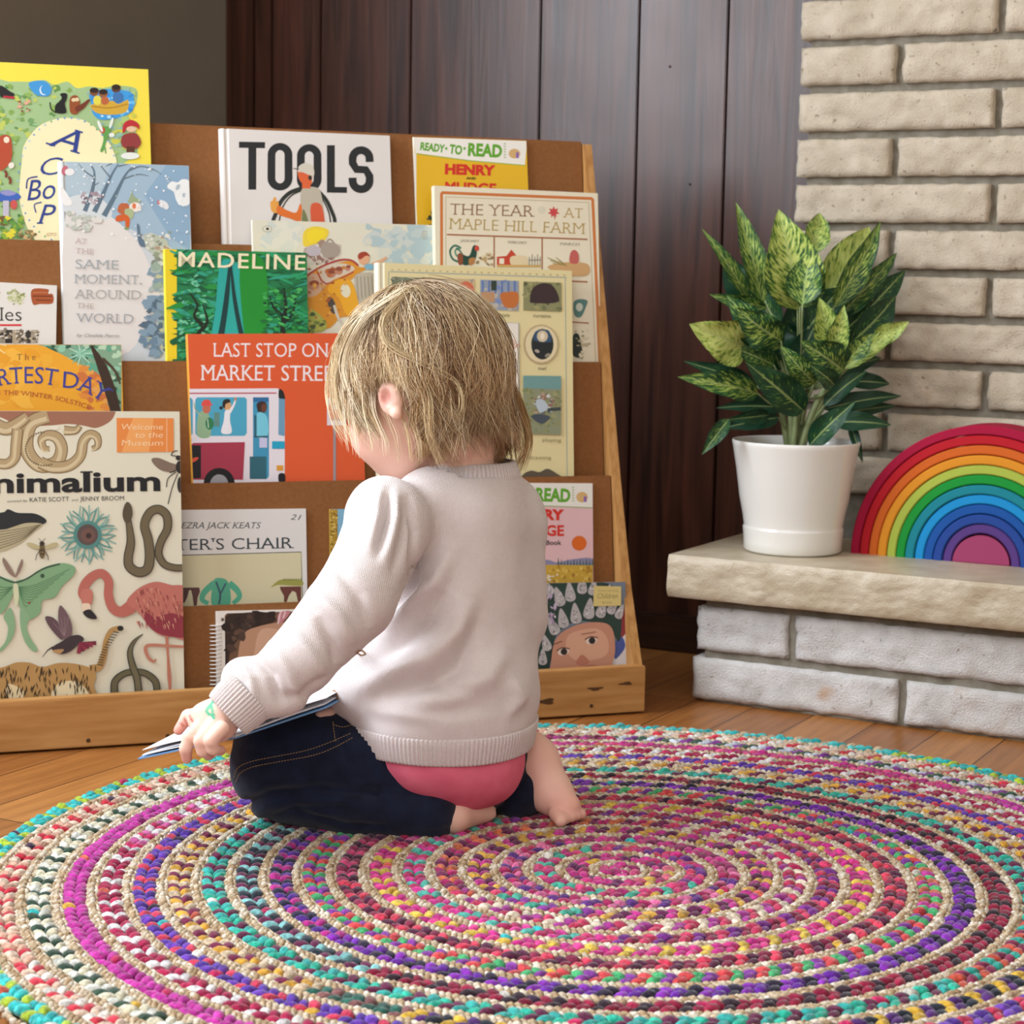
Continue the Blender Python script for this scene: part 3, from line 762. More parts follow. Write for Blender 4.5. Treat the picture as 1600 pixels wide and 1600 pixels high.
B.sm([(480, 595), (540, 625), (600, 640), (625, 585), (650, 590), (640, 700), (560, 680), (480, 650)], '#d9702f')
B.sm([(645, 480), (740, 478), (770, 540), (790, 700), (800, 800), (640, 800), (640, 620), (628, 560)], '#b9b2a0'); B.sm([(695, 600), (765, 590), (790, 720), (780, 800), (720, 800)], '#cf5a3a'); B.sm([(645, 620), (670, 660), (680, 720), (640, 720)], '#747a50')
B.sm([(612, 390), (618, 350), (700, 350), (705, 400), (700, 455), (660, 462), (625, 430)], '#d8643a'); B.rect(640, 440, 695, 482, '#d8643a')
B.sm([(612, 372), (620, 335), (660, 315), (705, 330), (720, 370), (715, 400), (690, 395), (640, 375)], '#cfc9bb'); B.line([(582, 350), (620, 356)], 6, '#2a302c'); B.ell(692, 412, 12, 16, '#2a302c')
B.done()

def ready(B, ox, oy, sc, sky):
    """the white banner across the top of the two early readers"""
    B.Z(ox, oy, sc)
ty = Book('picture_book', 'yellow paperback with white banner and red title, at the right of the top tier', 1, 0.0, 0.004, (645.5, 214), (822.5, 220), '#e2b428', hard=False, spine='#e9e4d0')
B = ty; B.Z(560, 180, 4)
B.poly([(340, 130), (1055, 155), (1040, 312), (700, 282), (355, 236)], '#eceae2'); B.line([(350, 240), (700, 285), (1045, 314)], 5, '#7fae3a')
B.poly([(340, 235), (362, 238), (362, 700), (345, 700)], '#e9e6de')
for a, b, s_, h in (('READY', (385, 215), (538, 232), 48), ('TO', (566, 236), (645, 246), 56), ('READ', (683, 250), (896, 262), 78)): B.text(a, b, s_, h, '#5fa32c', bold=0.045)
for x, y in ((549, 208), (663, 208)): B.poly([(x + 13 * math.cos(q * PI / 5 - PI / 2) * (1 if q % 2 == 0 else .45), y + 13 * math.sin(q * PI / 5 - PI / 2) * (1 if q % 2 == 0 else .45)) for q in range(10)], '#5fa32c')
for i in range(6): B.rect(908, 175 + i * 17, 922, 182 + i * 17, '#a8b98e')
B.ell(975, 240, 36, 30, '#d2ac74'); B.rect(985, 232, 1002, 268, '#8a63b0')
B.text('HENRY', (540, 365), (856, 375), 62, '#cf3226', bold=0.055); B.text('AND', (672, 400), (735, 402), 14, '#3a3a20', bold=0.05); B.text('MUDGE', (540, 480), (860, 492), 66, '#cf3226', bold=0.034)
B.blobs([(440, 600), (470, 600), (470, 700), (420, 700)], ['#3f5a4a', '#2d4038'], 10, 12, 2)
B.done()

# ================================================================ SECOND TIER
B = Book('picture_book', 'white book ending in les over a red line, at the left of the second tier', 2, 0.0, 0.012, (-70, 437), (89, 446), '#dddad4', spine='#dddad4')
B.Z(0, 400, 4)
B.blobs([(50, 230), (90, 200), (150, 240), (150, 300), (70, 300)], ['#b8bd8e', '#8d965c', '#d3d3b4'], 70, 14, 2)
B.sm([(200, 210), (300, 208), (300, 235), (330, 240), (328, 295), (250, 300), (205, 300)], '#a4532c'); B.line([(205, 250), (325, 252)], 8, '#6f3218'); B.line([(225, 275), (320, 278)], 7, '#6f3218'); B.line([(205, 228), (295, 228)], 5, '#c47a4e')
B.text('les', (5, 405), (135, 405), 90, '#2b2b2b', bold=-0.008, serif=0.03); B.line([(-40, 432), (135, 432)], 12, '#cf2e36')
for x, c in ((20, '#8d8678'), (55, '#23211f'), (100, '#ab9d84'), (125, '#6f6352'), (185, '#35302a'), (215, '#a09684')): B.rect(x - 22, 462, x + 22, 545, c)
B.blobs([(-20, 460), (240, 460), (240, 545), (-20, 545)], ['#3a332c', '#7f7361', '#b5a78f', '#dcd6ca'], 60, 10, 5)
B.line([(-8, 240), (2, 226)], 5, '#c9664a')
B.done()

B = Book('picture_book', 'tall pale blue snowy hardcover with a gnome running under bare trees', 2, 0.0, 0.0092, (92, 252), (295, 259), '#c6cdd2', spine='#cfd5d6')
B.Z(0, 80, 4)
B.poly([(412, 690), (1185, 712), (1190, 1300), (1040, 1260), (860, 1130), (640, 1040), (412, 960)], '#9db6c8')
B.poly([(1040, 710), (1185, 714), (1190, 1250), (1060, 1160), (900, 900)], '#8aa9c2'); B.poly([(412, 690), (700, 700), (620, 900), (412, 900)], '#adc0cb')
B.sm([(412, 1000), (560, 985), (700, 1040), (850, 1180), (930, 1330), (1000, 1500), (900, 1750), (760, 1900), (412, 1900)], '#dcd8d4')
B.sm([(412, 930), (480, 900), (600, 900), (700, 1000), (640, 1060), (412, 1010)], '#cfd6d8')
for p, w_ in (([(530, 1000), (575, 880), (590, 760), (560, 705)], [30, 24, 12, 5]), ([(590, 1005), (650, 880), (700, 770), (740, 705)], [34, 24, 14, 8]), ([(650, 1030), (720, 900), (780, 780), (830, 720)], [36, 26, 14, 5])): B.line(p, w_, '#5d7383', 5)
for p in ([(590, 790), (530, 750), (490, 700)], [(690, 790), (640, 730), (620, 700)], [(770, 800), (860, 770), (930, 780)], [(800, 750), (880, 720), (960, 740), (1010, 770)], [(740, 720), (800, 705)], [(570, 850), (620, 820)], [(700, 700), (660, 720)]): B.line(p, [10, 7, 3], '#63747f', 4)
B.ell(405, 745, 20, 30, '#c06a78', .3); B.ell(435, 755, 30, 22, '#e6e4e2'); B.sm([(372, 880), (390, 850), (450, 950), (400, 960)], '#e9e8e6')
B.blobs([(500, 880), (640, 890), (640, 950), (500, 950)], ['#9a8690', '#b5a7ae', '#7a6f78'], 30, 12, 6)
B.sm([(1045, 850), (1070, 815), (1110, 820), (1140, 800), (1185, 820), (1185, 950), (1130, 965), (1100, 930), (1085, 880)], '#e8ebea'); B.ell(1112, 850, 12, 20, '#a8b9c2', .5); B.ell(1150, 900, 10, 14, '#a8b9c2')
B.sm([(985, 955), (1000, 930), (1040, 945), (1055, 975), (1040, 990), (1010, 975)], '#e0e2e4'); B.ell(990, 945, 9, 14, '#b86a70')
B.sm([(800, 945), (815, 905), (822, 870), (835, 905), (880, 935), (850, 950)], '#97a781'); B.ell(845, 975, 38, 30, '#e8ddd2'); B.ell(838, 968, 12, 18, '#d8764a')
B.sm([(735, 1000), (750, 955), (800, 955), (805, 1000), (770, 1020)], '#b8643c'); B.sm([(780, 990), (830, 990), (830, 1040), (790, 1045)], '#a7b58a'); B.sm([(722, 1060), (730, 1030), (780, 1020), (810, 1045), (805, 1100), (785, 1100), (780, 1060), (750, 1065)], '#cc5f2a'); B.ell(790, 1108, 14, 9, '#7f9a62')
B.sm([(855, 1090), (870, 1090), (885, 1170), (940, 1190), (920, 1220), (870, 1210)], '#5f7488'); B.sm([(900, 1150), (990, 1150), (1050, 1200), (1020, 1260), (930, 1250)], '#b6bdab')
B.blobs([(880, 1140), (1060, 1130), (1090, 1300), (1000, 1380), (930, 1300)], ['#8f9a84', '#c8cbbd', '#7d8578', '#a9927e', '#dadbd2'], 60, 16, 11)
B.blobs([(940, 1330), (1190, 1250), (1190, 1900), (900, 1900)], ['#7d95a6', '#8fa6b4', '#a5b3b0', '#6f8896', '#b9bd9c', '#93a89c'], 170, 30, 12)
B.blobs([(900, 1560), (1190, 1500), (1190, 1900), (860, 1900)], ['#69849a', '#7f98ab', '#54697b'], 90, 30, 13)
B.sm([(930, 2250), (940, 2150), (980, 2060), (1040, 1990), (1100, 1960), (1100, 2250)], '#2d3338'); B.ell(990, 2200, 45, 70, '#b9aca0'); B.line([(960, 2150), (985, 2040), (1030, 1990)], 10, '#8c98a0', 4)
B.blobs([(412, 1000), (640, 1040), (560, 1120), (412, 1100)], ['#c5ccc4', '#d8d6cf', '#b9c0b4'], 50, 18, 14)
for i in range(90):
    x = random.uniform(430, 1180); y = random.uniform(710, 1200); q = random.uniform(3, 8); B.ell(x, y, q, q, '#eef2f4', n=6, lay=(i == 0))
for t, x0, x1, y, h, c in (('AT', 470, 540, 1205, 36, '#c2aaa2'), ('THE', 470, 585, 1268, 36, '#bdaaa4'), ('SAME', 470, 740, 1362, 60, '#9ba3a6'), ('MOMENT,', 470, 885, 1455, 60, '#9ea2a4'), ('AROUND', 470, 880, 1550, 60, '#a4a4a2'), ('THE', 478, 585, 1608, 34, '#b5a69c'), ('WORLD', 480, 832, 1700, 62, '#9a9ca0')):
    B.text(t, (x0, y - 4), (x1, y + 2), h, c, bold=-0.012, serif=0.035)
B.text('by Clotilde Perrin', (478, 1785), (745, 1790), 22, '#8f8f8c', shear=.3)
B.done()

B = Book('picture_book', 'cream paperback with a loaded yellow car and waving passenger, behind the green book', 2, 0.0, 0.004, (393, 343.5), (683, 352), '#dcd9c6', hard=False, spine='#e8e4d4')
B.Z(320, 180, 4.2105)
B.blobs([(380, 710), (620, 720), (600, 880), (400, 860)], ['#d4d8ca', '#cbd4cc', '#dcdccc'], 50, 40, 1)
B.blobs([(1080, 730), (1500, 740), (1500, 980), (1250, 980), (1080, 830)], ['#bccac8', '#c6cfca', '#aec3c6', '#d2d4c6'], 80, 45, 2)
B.sm([(650, 770), (700, 735), (760, 735), (815, 760), (790, 820), (720, 850), (650, 860)], '#e6cc3e'); B.sm([(670, 790), (700, 755), (780, 755), (785, 800), (700, 840)], '#ecd42e')
B.ell(410, 748, 32, 22, '#a9b09e'); B.ell(410, 748, 26, 17, '#e0ddca'); B.ell(412, 748, 11, 9, '#2c3430')
for i in range(4): B.line([(1430, 765 + i * 15), (1465, 767 + i * 15)], 5, '#a8ab9c')
B.blobs([(650, 870), (760, 840), (890, 860), (870, 950), (700, 1000), (660, 950)], ['#b7a79c', '#9d8478', '#c6bcae', '#8c6a60', '#d3cbc0'], 60, 20, 5)
B.sm([(665, 880), (720, 855), (760, 880), (750, 920), (690, 925)], '#b9b0b4'); B.line([(790, 850), (820, 815), (850, 840)], 8, '#8c7f72', 4); B.sm([(770, 850), (850, 840), (890, 880), (870, 930), (780, 930)], '#a2968a')
B.sm([(665, 1080), (740, 1020), (840, 980), (960, 960), (1020, 1000), (1100, 990), (1000, 1050), (930, 1130), (1000, 1200), (1020, 1320), (900, 1330), (820, 1400), (740, 1390), (665, 1290)], '#d2902e')
B.sm([(665, 1090), (720, 1040), (800, 1100), (740, 1180), (665, 1190)], '#c9a58a'); B.sm([(745, 1010), (850, 975), (950, 985), (980, 1020), (850, 1080), (800, 1105)], '#cfc2b0')
B.line([(665, 1060), (760, 1000), (880, 955), (960, 955), (1010, 990)], 13, '#a8403a', 5); B.line([(740, 1030), (800, 1110), (980, 1030)], 9, '#a8403a', 3)
for x, y, q in ((830, 1040, 34), (880, 1025, 28), (715, 1120, 36), (940, 1010, 18)): B.ell(x, y, q, q * .9, '#b9826a'); B.ell(x + 4, y - 14, q * .9, q * .55, '#8f4a34')
B.sm([(810, 1130), (880, 1080), (960, 1090), (1000, 1190), (1010, 1310), (930, 1310), (880, 1200), (820, 1170)], '#e2a52a'); B.ell(925, 1155, 32, 45, '#dcd8be', -.2); B.ell(835, 1250, 24, 60, '#4c4640', -.3); B.line([(850, 1250), (880, 1340), (930, 1400)], 18, '#c9c3b4', 3)
B.sm([(985, 1060), (1060, 1035), (1115, 1050), (1120, 1170), (1030, 1270), (1000, 1180)], '#b9b1a0'); 
for i in range(5): B.line([(1000 + i * 24, 1060), (1010 + i * 24, 1220 - i * 10)], 6, '#8f887a')
B.ell(1045, 945, 36, 40, '#dba884'); B.sm([(1005, 930), (1020, 905), (1060, 900), (1085, 930), (1060, 925), (1020, 950)], '#a0402c'); B.line([(1100, 985), (1160, 960), (1195, 935)], [26, 20, 16], '#dba884'); B.ell(1082, 998, 34, 20, '#7fb0c8')
B.sm([(665, 1270), (740, 1300), (800, 1370), (780, 1420), (700, 1430), (665, 1400)], '#a5ae52'); B.blobs([(665, 1300), (800, 1330), (780, 1440), (665, 1440)], ['#6f8044', '#b9b35c', '#4b5a38'], 30, 14, 4)
B.blobs([(665, 1000), (960, 980), (900, 1300), (665, 1350)], ['#c07c34', '#b86a3a', '#d9a44a', '#a35a36'], 50, 11, 7)
B.done()

B = Book('picture_book', 'green hardcover titled MADELINE with a yellow spine and a dark iron tower', 2, 0.0095, 0.008, (257, 389), (479, 395), '#1f7a4a', spine='#e8cf2e')
B.Z(250, 370, 4.5)
B.poly([(28, 80), (118, 84), (118, 900), (28, 900)], '#e6cb24')
B.blobs([(118, 90), (1030, 110), (1030, 900), (118, 900)], ['#1f8a50', '#14693e', '#2a9a66', '#0f5a38', '#238b3c', '#2f9c80'], 520, 34, 21, 2.0)
B.sm([(420, 200), (490, 160), (560, 230), (600, 500), (640, 880), (360, 880), (390, 500)], '#2aa39a'); B.sm([(560, 200), (720, 160), (760, 500), (700, 880), (620, 880)], '#1d8a2e')
B.blobs([(150, 300), (340, 250), (360, 560), (300, 780), (130, 800)], ['#4fae84', '#2c8f78', '#6fc09a', '#1b6048'], 120, 14, 22, 1.3)
B.line([(490, 180), (470, 400), (440, 620), (405, 800)], [14, 34, 40, 52], '#12393a', 4); B.line([(495, 180), (520, 420), (560, 640), (600, 800)], [12, 26, 32, 36], '#12393a', 4); B.line([(400, 790), (640, 795)], 26, '#0f2c2c')
B.line([(300, 620), (240, 560), (260, 480), (210, 400)], [30, 20, 14, 8], '#1a2418', 5); B.line([(240, 800), (270, 680), (330, 600), (300, 480)], [44, 30, 20, 8], '#1a2418', 5)
B.line([(880, 800), (860, 640), (880, 520), (870, 360)], [44, 34, 30, 12], '#15231a', 5); B.line([(870, 560), (800, 500), (770, 420)], [24, 16, 8], '#15231a', 5); B.line([(875, 600), (930, 540), (950, 440)], [22, 14, 8], '#15231a', 5)
B.blobs([(730, 380), (980, 360), (1000, 640), (720, 740)], ['#2f9c4a', '#1a6a34', '#0f4a2c', '#48ae5a'], 110, 15, 23, 1.2)
B.line([(720, 720), (800, 780), (860, 790)], [20, 14, 30], '#15231a', 4)
B.text('MADELINE', (126, 208), (1020, 234), 108, '#e9e0bc', bold=0.012, sp=1.12)
B.done()

B = Book('picture_book', 'tall cream farm book with orange border and red maple leaf, second tier', 2, 0.0045, 0.010, (677.5, 290), (934, 302), '#e4dcc4', spine='#e2dac0', hard=False)
B.Z(560, 180, 4)
def frame(x0, y0, x1, y1, w_, c, dy=0.04, slx=0.045):
    p = lambda x, y: (x + (y - 440) * slx * ((x - 470) / 1000.), y + (x - x0) * dy)
    for a, b in (((x0, y0), (x1, y0)), ((x0, y1), (x1, y1)), ((x0, y0), (x0, y1)), ((x1, y0), (x1, y1))): B.line([p(*a), p(*b)], w_, c)
frame(519, 484, 1462, 1800, 18, '#c9763c'); frame(545, 510, 1436, 1760, 4, '#b9a888')
B.text('THE YEAR', (572, 622), (1092, 636), 76, '#8d6a4c', bold=-0.012, serif=0.035); B.text('AT', (1285, 640), (1402, 644), 66, '#b59a5e', bold=-0.012, serif=0.035)
B.text('MAPLE HILL FARM', (572, 712), (1408, 744), 74, '#b39a5c', bold=-0.012, serif=0.035)
lf = []
for i in range(14):
    a = -PI / 2 + i * PI / 7; r_ = 38 if i % 2 == 0 else 20; lf.append((1220 + r_ * math.cos(a), 606 + r_ * math.sin(a)))
B.poly(lf, '#c9484a'); B.line([(1222, 630), (1228, 650)], 5, '#b03c3c')
B.ell(1145, 592, 26, 24, '#d9d3bf')
B.line([(553, 746), (1432, 776)], 9, '#a0603a'); B.line([(848, 756), (848, 960)], 8, '#a0603a'); B.line([(1148, 766), (1148, 1030)], 8, '#a0603a'); B.line([(1150, 1030), (1432, 1042)], 9, '#a0603a'); B.line([(1300, 1290), (1440, 1300)], 8, '#a0603a')
for t, x, y in (('JANUARY', 637, 792), ('FEBRUARY', 935, 802), ('MARCH', 1262, 812)): B.text(t, (x, y), (x + 118, y + 3), 17, '#8a8578', serif=.03)
B.line([(640, 920), (590, 900), (572, 850), (600, 815), (640, 830)], 12, '#2f6a58', 4); B.line([(650, 900), (615, 880), (605, 845), (640, 830)], 9, '#3f8a70', 4); B.line([(660, 890), (635, 850), (610, 830)], 9, '#2f6a58', 4)
B.sm([(640, 870), (690, 880), (715, 820), (735, 815), (740, 850), (730, 900), (690, 935), (650, 930)], '#24463a'); B.sm([(620, 870), (650, 870), (650, 930), (625, 930)], '#8a4a30'); B.sm([(690, 900), (725, 890), (725, 925), (695, 938)], '#b07a46'); B.ell(740, 832, 14, 18, '#c4473c'); B.blobs([(740, 910), (830, 840), (835, 940), (740, 940)], ['#b59a6c', '#d4c4a0', '#8c7450'], 26, 14, 3)
B.poly([(865, 885), (925, 880), (955, 840), (985, 875), (985, 935), (865, 935)], '#c0432e'); B.rect(880, 895, 910, 930, '#e6dcc6'); B.sm([(945, 905), (965, 880), (1040, 880), (1060, 910), (1040, 945), (965, 945)], '#dcc9a4'); B.line([(865, 942), (1140, 944)], 14, '#cba45e')
for i in range(5): B.line([(1068 + i * 17, 940), (1068 + i * 17, 885 - (i % 2) * 16)], 4, '#6d6a64')
B.line([(1065, 905), (1140, 905)], 4, '#6d6a64')
B.sm([(1180, 950), (1290, 920), (1430, 930), (1430, 1000), (1300, 1000)], '#c9a06e'); B.sm([(1320, 920), (1325, 860), (1350, 842), (1375, 870), (1370, 925)], '#c0605a')
for i in range(6): B.line([(1300, 940), (1180 + i * 18, 890 + (i % 3) * 18)], 5, '#9a8a54')
B.sm([(1345, 1170), (1385, 1150), (1430, 1160), (1420, 1200), (1390, 1260), (1350, 1250)], '#55807c'); B.ell(1380, 1200, 22, 26, '#c9cfc4'); B.sm([(1340, 1380), (1375, 1370), (1395, 1450), (1400, 1510), (1340, 1500)], '#2a3230'); B.blobs([(1330, 1330), (1440, 1340), (1440, 1520), (1390, 1520)], ['#b5ad8c', '#8a8b62', '#d6d0b4'], 30, 13, 4)
B.done()

# ================================================================ THIRD TIER
B = Book('picture_book', 'orange sunset paperback ending in RTEST DAY, at the left edge of the third tier', 3, 0.0, 0.004, (-65, 538), (189.5, 538.5), '#e6a02a', hard=False)
B.Z(0, 400, 4)
B.poly([(190, 545), (760, 545), (760, 1200), (560, 1200), (590, 900), (560, 740), (430, 640), (250, 590)], '#7fa386')
B.blobs([(200, 548), (750, 548), (750, 960), (640, 700), (500, 700), (350, 620)], ['#5fa386', '#8fc4a8', '#3f7a62', '#b5d2b4', '#2f5a46'], 130, 24, 3)
B.sm([(-260, 540), (190, 550), (330, 590), (450, 650), (560, 720), (640, 850), (660, 980), (640, 1200), (-260, 1200)], '#e6a32c')
B.blobs([(460, 680), (560, 700), (660, 860), (680, 980), (560, 980)], ['#dc8a3a', '#c9713a', '#e0a050'], 60, 30, 4)
B.blobs([(-260, 560), (300, 600), (400, 900), (-260, 960)], ['#e8aa34', '#e29c26', '#ecb240'], 60, 50, 5)
for i in range(14):
    a = i / 14 * 2 * PI; B.line([(505, 610), (505 + 85 * math.cos(a), 610 + 78 * math.sin(a))], [14, 5], '#78b59a' if i % 2 else '#a9d4bc')
B.line([(570, 560), (640, 700), (690, 850), (730, 1000)], [14, 60, 70, 60], '#3a2a20', 4); B.line([(640, 640), (720, 720), (750, 800)], [20, 10], '#4a3a2a', 3)
for a, b in (((-20, 570), (30, 610)), ((-40, 545), (40, 560))): B.line([a, b], 8, '#f0d48c')
B.text('The', (105, 650), (222, 650), 40, '#7a5236', bold=-0.01, serif=.02, sp=1.5)
B.text('SHORTEST', (-260, 900), (350, 812), 110, '#3a3f8c', bold=0.0, serif=0.03, arc=52)
B.text('DAY', (392, 822), (640, 915), 108, '#3a3f8c', bold=0.0, serif=0.03, arc=20)
B.text('CELEBRATING THE WINTER SOLSTICE', (-330, 905), (560, 960), 30, '#b0562c', bold=0.005, serif=.02, arc=62)
B.done()

B = Book('picture_book', 'bright orange hardcover titled LAST STOP ON MARKET STREET with a white and red bus', 3, 0.0, 0.011, (292, 522), (561, 520.5), '#d95a30', spine='#e0a23a', hard=False)
B.Z(250, 500, 4.571)
B.text('LAST STOP ON', (385, 262), (1196, 264), 104, '#ece2e4', bold=-0.002, serif=0.025); B.text('MARKET STREET', (298, 430), (1318, 436), 116, '#ece2e4', bold=0.0, serif=0.025)
B.poly([(208, 492), (840, 488), (880, 520), (892, 700), (890, 1160), (208, 1170)], '#e2dce4')
B.line([(210, 524), (832, 522)], 9, '#b5414e'); B.sm([(850, 495), (880, 510), (892, 570), (850, 560)], '#1f2428')
def win(x0, y0, x1, y1, c): B.poly([(x0 + 14, y0), (x1 - 14, y0), (x1, y0 + 16), (x1, y1 - 20), (x1 - 16, y1), (x0 + 14, y1), (x0, y1 - 18), (x0, y0 + 16)], c)
win(200, 555, 234, 830, '#4ba0bc'); win(252, 552, 620, 828, '#4aa3c2'); win(664, 552, 778, 1136, '#3f93b8'); B.poly([(848, 560), (892, 565), (890, 830), (845, 820)], '#6a9ab8')
B.rect(640, 975, 760, 1136, '#2f6474'); B.rect(664, 552, 776, 585, '#2b6a9c')
B.sm([(270, 690), (300, 650), (350, 680), (360, 828), (268, 828)], '#8fae8c'); B.ell(332, 630, 30, 38, '#c06a54'); B.sm([(298, 612), (310, 575), (350, 570), (368, 600), (380, 600), (360, 612)], '#d8504a'); B.ell(354, 740, 30, 44, '#2f7a52')
for q in range(7): B.ell(340 + (q * 37) % 36, 712 + q * 9, 4, 4, '#dfe6d2', lay=(q == 0), n=6)
B.sm([(262, 660), (250, 600), (240, 590), (250, 640), (300, 690)], '#a9bfa4')
B.ell(480, 612, 28, 34, '#d2a06e'); B.sm([(445, 610), (455, 572), (490, 565), (502, 585), (470, 600), (462, 632)], '#2a2224'); B.ell(436, 628, 13, 12, '#2a2224'); B.sm([(465, 650), (498, 648), (500, 720), (510, 806), (438, 806), (455, 720)], '#e6e4ea'); B.line([(495, 660), (525, 610), (540, 568)], [24, 16, 12], '#e6e4ea', 3); B.ell(538, 565, 8, 14, '#c98a5c')
B.rect(385, 660, 425, 760, '#5f8a84')
B.sm([(695, 640), (690, 600), (720, 582), (755, 590), (762, 630), (745, 662), (705, 664)], '#3d2a26'); B.ell(742, 628, 20, 30, '#6b4030'); B.sm([(690, 672), (745, 668), (770, 720), (765, 828), (675, 825)], '#74c6dc'); B.rect(672, 680, 690, 828, '#2c6478'); B.rect(710, 842, 765, 912, '#c3c4e2'); B.line([(672, 834), (768, 832)], 9, '#2a3440')
B.poly([(212, 895), (240, 878), (606, 872), (592, 1140), (210, 1140)], '#a5384e'); B.rect(212, 895, 292, 1130, '#1c1c22'); B.sm([(214, 1005), (240, 985), (275, 982), (255, 1008), (220, 1018)], '#d8543c')
B.ell(422, 1170, 112, 114, '#16181c'); B.ell(422, 1178, 66, 76, '#9b9aa0'); B.poly([(205, 1166), (900, 1158), (900, 1180), (205, 1190)], '#d95a30')
B.rect(800, 866, 890, 920, '#25a0c2'); B.rect(832, 1038, 880, 1076, '#d99a3c'); B.sm([(848, 1100), (890, 1100), (890, 1160), (850, 1158)], '#1c1c22')
B.rect(1236, 750, 1256, 1150, '#9b8f92'); B.poly([(1192, 555), (1330, 560), (1330, 752), (1192, 752)], '#ded5dc'); B.sm([(1210, 600), (1240, 588), (1310, 590), (1312, 650), (1212, 655)], '#cf5444'); B.rect(1225, 605, 1300, 640, '#ded5dc'); B.rect(1212, 660, 1310, 706, '#cf5444'); B.line([(1215, 712), (1305, 714)], 8, '#8f3a34')
B.done()

B = Book('picture_book', 'thick pale yellow word book with framed little pictures, partly behind the head of the person', 3, 0.0, 0.013, (588, 410), (893.5, 423), '#dfd2a0', spine='#e6e0c6')
B.Z(560, 180, 4)
B.poly([(195, 975), (1300, 1012), (1300, 1018), (195, 981)], '#8fa0a0'); B.line([(1293, 1012), (1305, 2290)], 5, '#8fa0a0'); B.line([(190, 978), (185, 2000)], 5, '#8fa0a0')
for i in range(26): B.line([(205 + i * 43, 965 + i * 1.4), (218 + i * 43, 966 + i * 1.4)], 8, '#b5aa80')
def pic(x0, y0, x1, y1, cols, seed, n=70, bg=None, s_=14):
    B.poly([(x0, y0), (x1, y0 + 8), (x1, y1 + 8), (x0, y1)], bg or cols[0]); B.blobs([(x0 + 8, y0 + 10), (x1 - 8, y0 + 14), (x1 - 8, y1), (x0 + 8, y1 - 4)], cols, n, s_, seed)
pic(208, 1010, 456, 1200, ['#77806a', '#5d6656', '#8b9079', '#4a4f48'], 1); pic(484, 1018, 728, 1215, ['#c5ae86', '#b89a78', '#9a9a96', '#c98a5e'], 2)
B.sm([(550, 1070), (600, 1080), (640, 1050), (680, 1040), (720, 1080), (715, 1150), (680, 1200), (620, 1190), (570, 1110)], '#cc6a50')
pic(760, 1028, 1000, 1215, ['#8f9cae', '#7a8cb8', '#b9b4aa', '#a39a90'], 3)
for i in range(6): B.rect(770 + i * 40, 1035, 782 + i * 40, 1115, '#5f7ab0')
B.rect(828, 1035, 862, 1095, '#2f4038'); B.sm([(885, 1120), (930, 1105), (995, 1110), (990, 1190), (930, 1205), (900, 1180)], '#bf6f38'); B.rect(765, 1105, 850, 1170, '#b9906a')
pic(1030, 1040, 1268, 1220, ['#8a8a62', '#6f7350', '#a09a6a', '#57583e'], 4); B.sm([(1070, 1150), (1090, 1080), (1150, 1050), (1210, 1065), (1245, 1120), (1240, 1170), (1090, 1175)], '#3a2c2e')
B.text('bedroom', (808, 1257), (942, 1262), 26, '#6d6850'); B.text('curtains', (1090, 1262), (1200, 1266), 24, '#6d6850'); B.text('owl', (1122, 1592), (1170, 1594), 24, '#6d6850')
B.poly([(700, 1290), (1000, 1298), (1000, 2050), (700, 2050)], '#e6e0d4'); B.line([(700, 1292), (1000, 1300), (1004, 2050)], 5, '#8c9496')
B.text('BOOK OF', (760, 1330), (985, 1470), 40, '#c96a58', bold=-0.01, serif=.03, arc=14); B.rect(908, 1500, 972, 1514, '#c8433a'); B.rect(908, 1560, 972, 1574, '#c8433a'); B.rect(930, 1510, 952, 1565, '#c8433a')
B.ell(1140, 1432, 110, 124, '#b9a37c'); B.ell(1142, 1432, 100, 114, '#dccfa8'); B.ell(1148, 1432, 70, 96, '#23282c'); B.sm([(1095, 1370), (1120, 1345), (1185, 1345), (1205, 1400), (1190, 1420), (1100, 1410)], '#35506e'); B.ell(1148, 1382, 34, 36, '#cdbfa0'); B.ell(1148, 1382, 14, 22, '#e6dcc6'); B.ell(1115, 1475, 16, 10, '#a9a292', .4); B.ell(1180, 1500, 18, 10, '#8f8878', -.5)
pic(208, 1300, 456, 1500, ['#8fa0ae', '#6f8a9a', '#b9b4aa'], 11); pic(208, 1600, 456, 1800, ['#b98a5e', '#8a6a4e', '#d4b48a'], 12); pic(208, 1900, 456, 2100, ['#7f9a6a', '#5d7a4e', '#a9b98a'], 13); pic(500, 1300, 660, 1500, ['#a87a8a', '#c9a9ae', '#7d5a68'], 14); pic(500, 1600, 660, 1800, ['#5f7f8f', '#8fa9b4', '#43606e'], 15)
B.Z(780, 560, 2.667)
B.poly([(98, 72), (256, 74), (255, 318), (98, 314)], '#8a9074'); B.poly([(98, 72), (256, 74), (256, 130), (98, 124)], '#6f9896')
B.blobs([(105, 130), (250, 130), (250, 310), (105, 310)], ['#8f8f62', '#9b9a6c', '#7d865e', '#7f7a58'], 90, 9, 6); B.blobs([(130, 150), (230, 150), (210, 230), (140, 230)], ['#c9ccc8', '#8f6b5c', '#4d5a62', '#b59a88'], 40, 8, 7)
B.sm([(150, 180), (175, 170), (200, 195), (195, 215), (165, 225)], '#b5c2cc'); B.line([(200, 215), (255, 210)], 14, '#3f4648'); B.sm([(130, 240), (170, 232), (210, 245), (180, 272), (150, 262)], '#46505a')
B.text('playing', (178, 346), (256, 348), 15, '#8a8158'); B.text('drawing', (122, 420), (214, 420), 15, '#8a8158')
B.sm([(96, 486), (130, 468), (165, 474), (200, 460), (240, 482), (262, 498), (262, 520), (96, 520)], '#5c5244')
B.done()

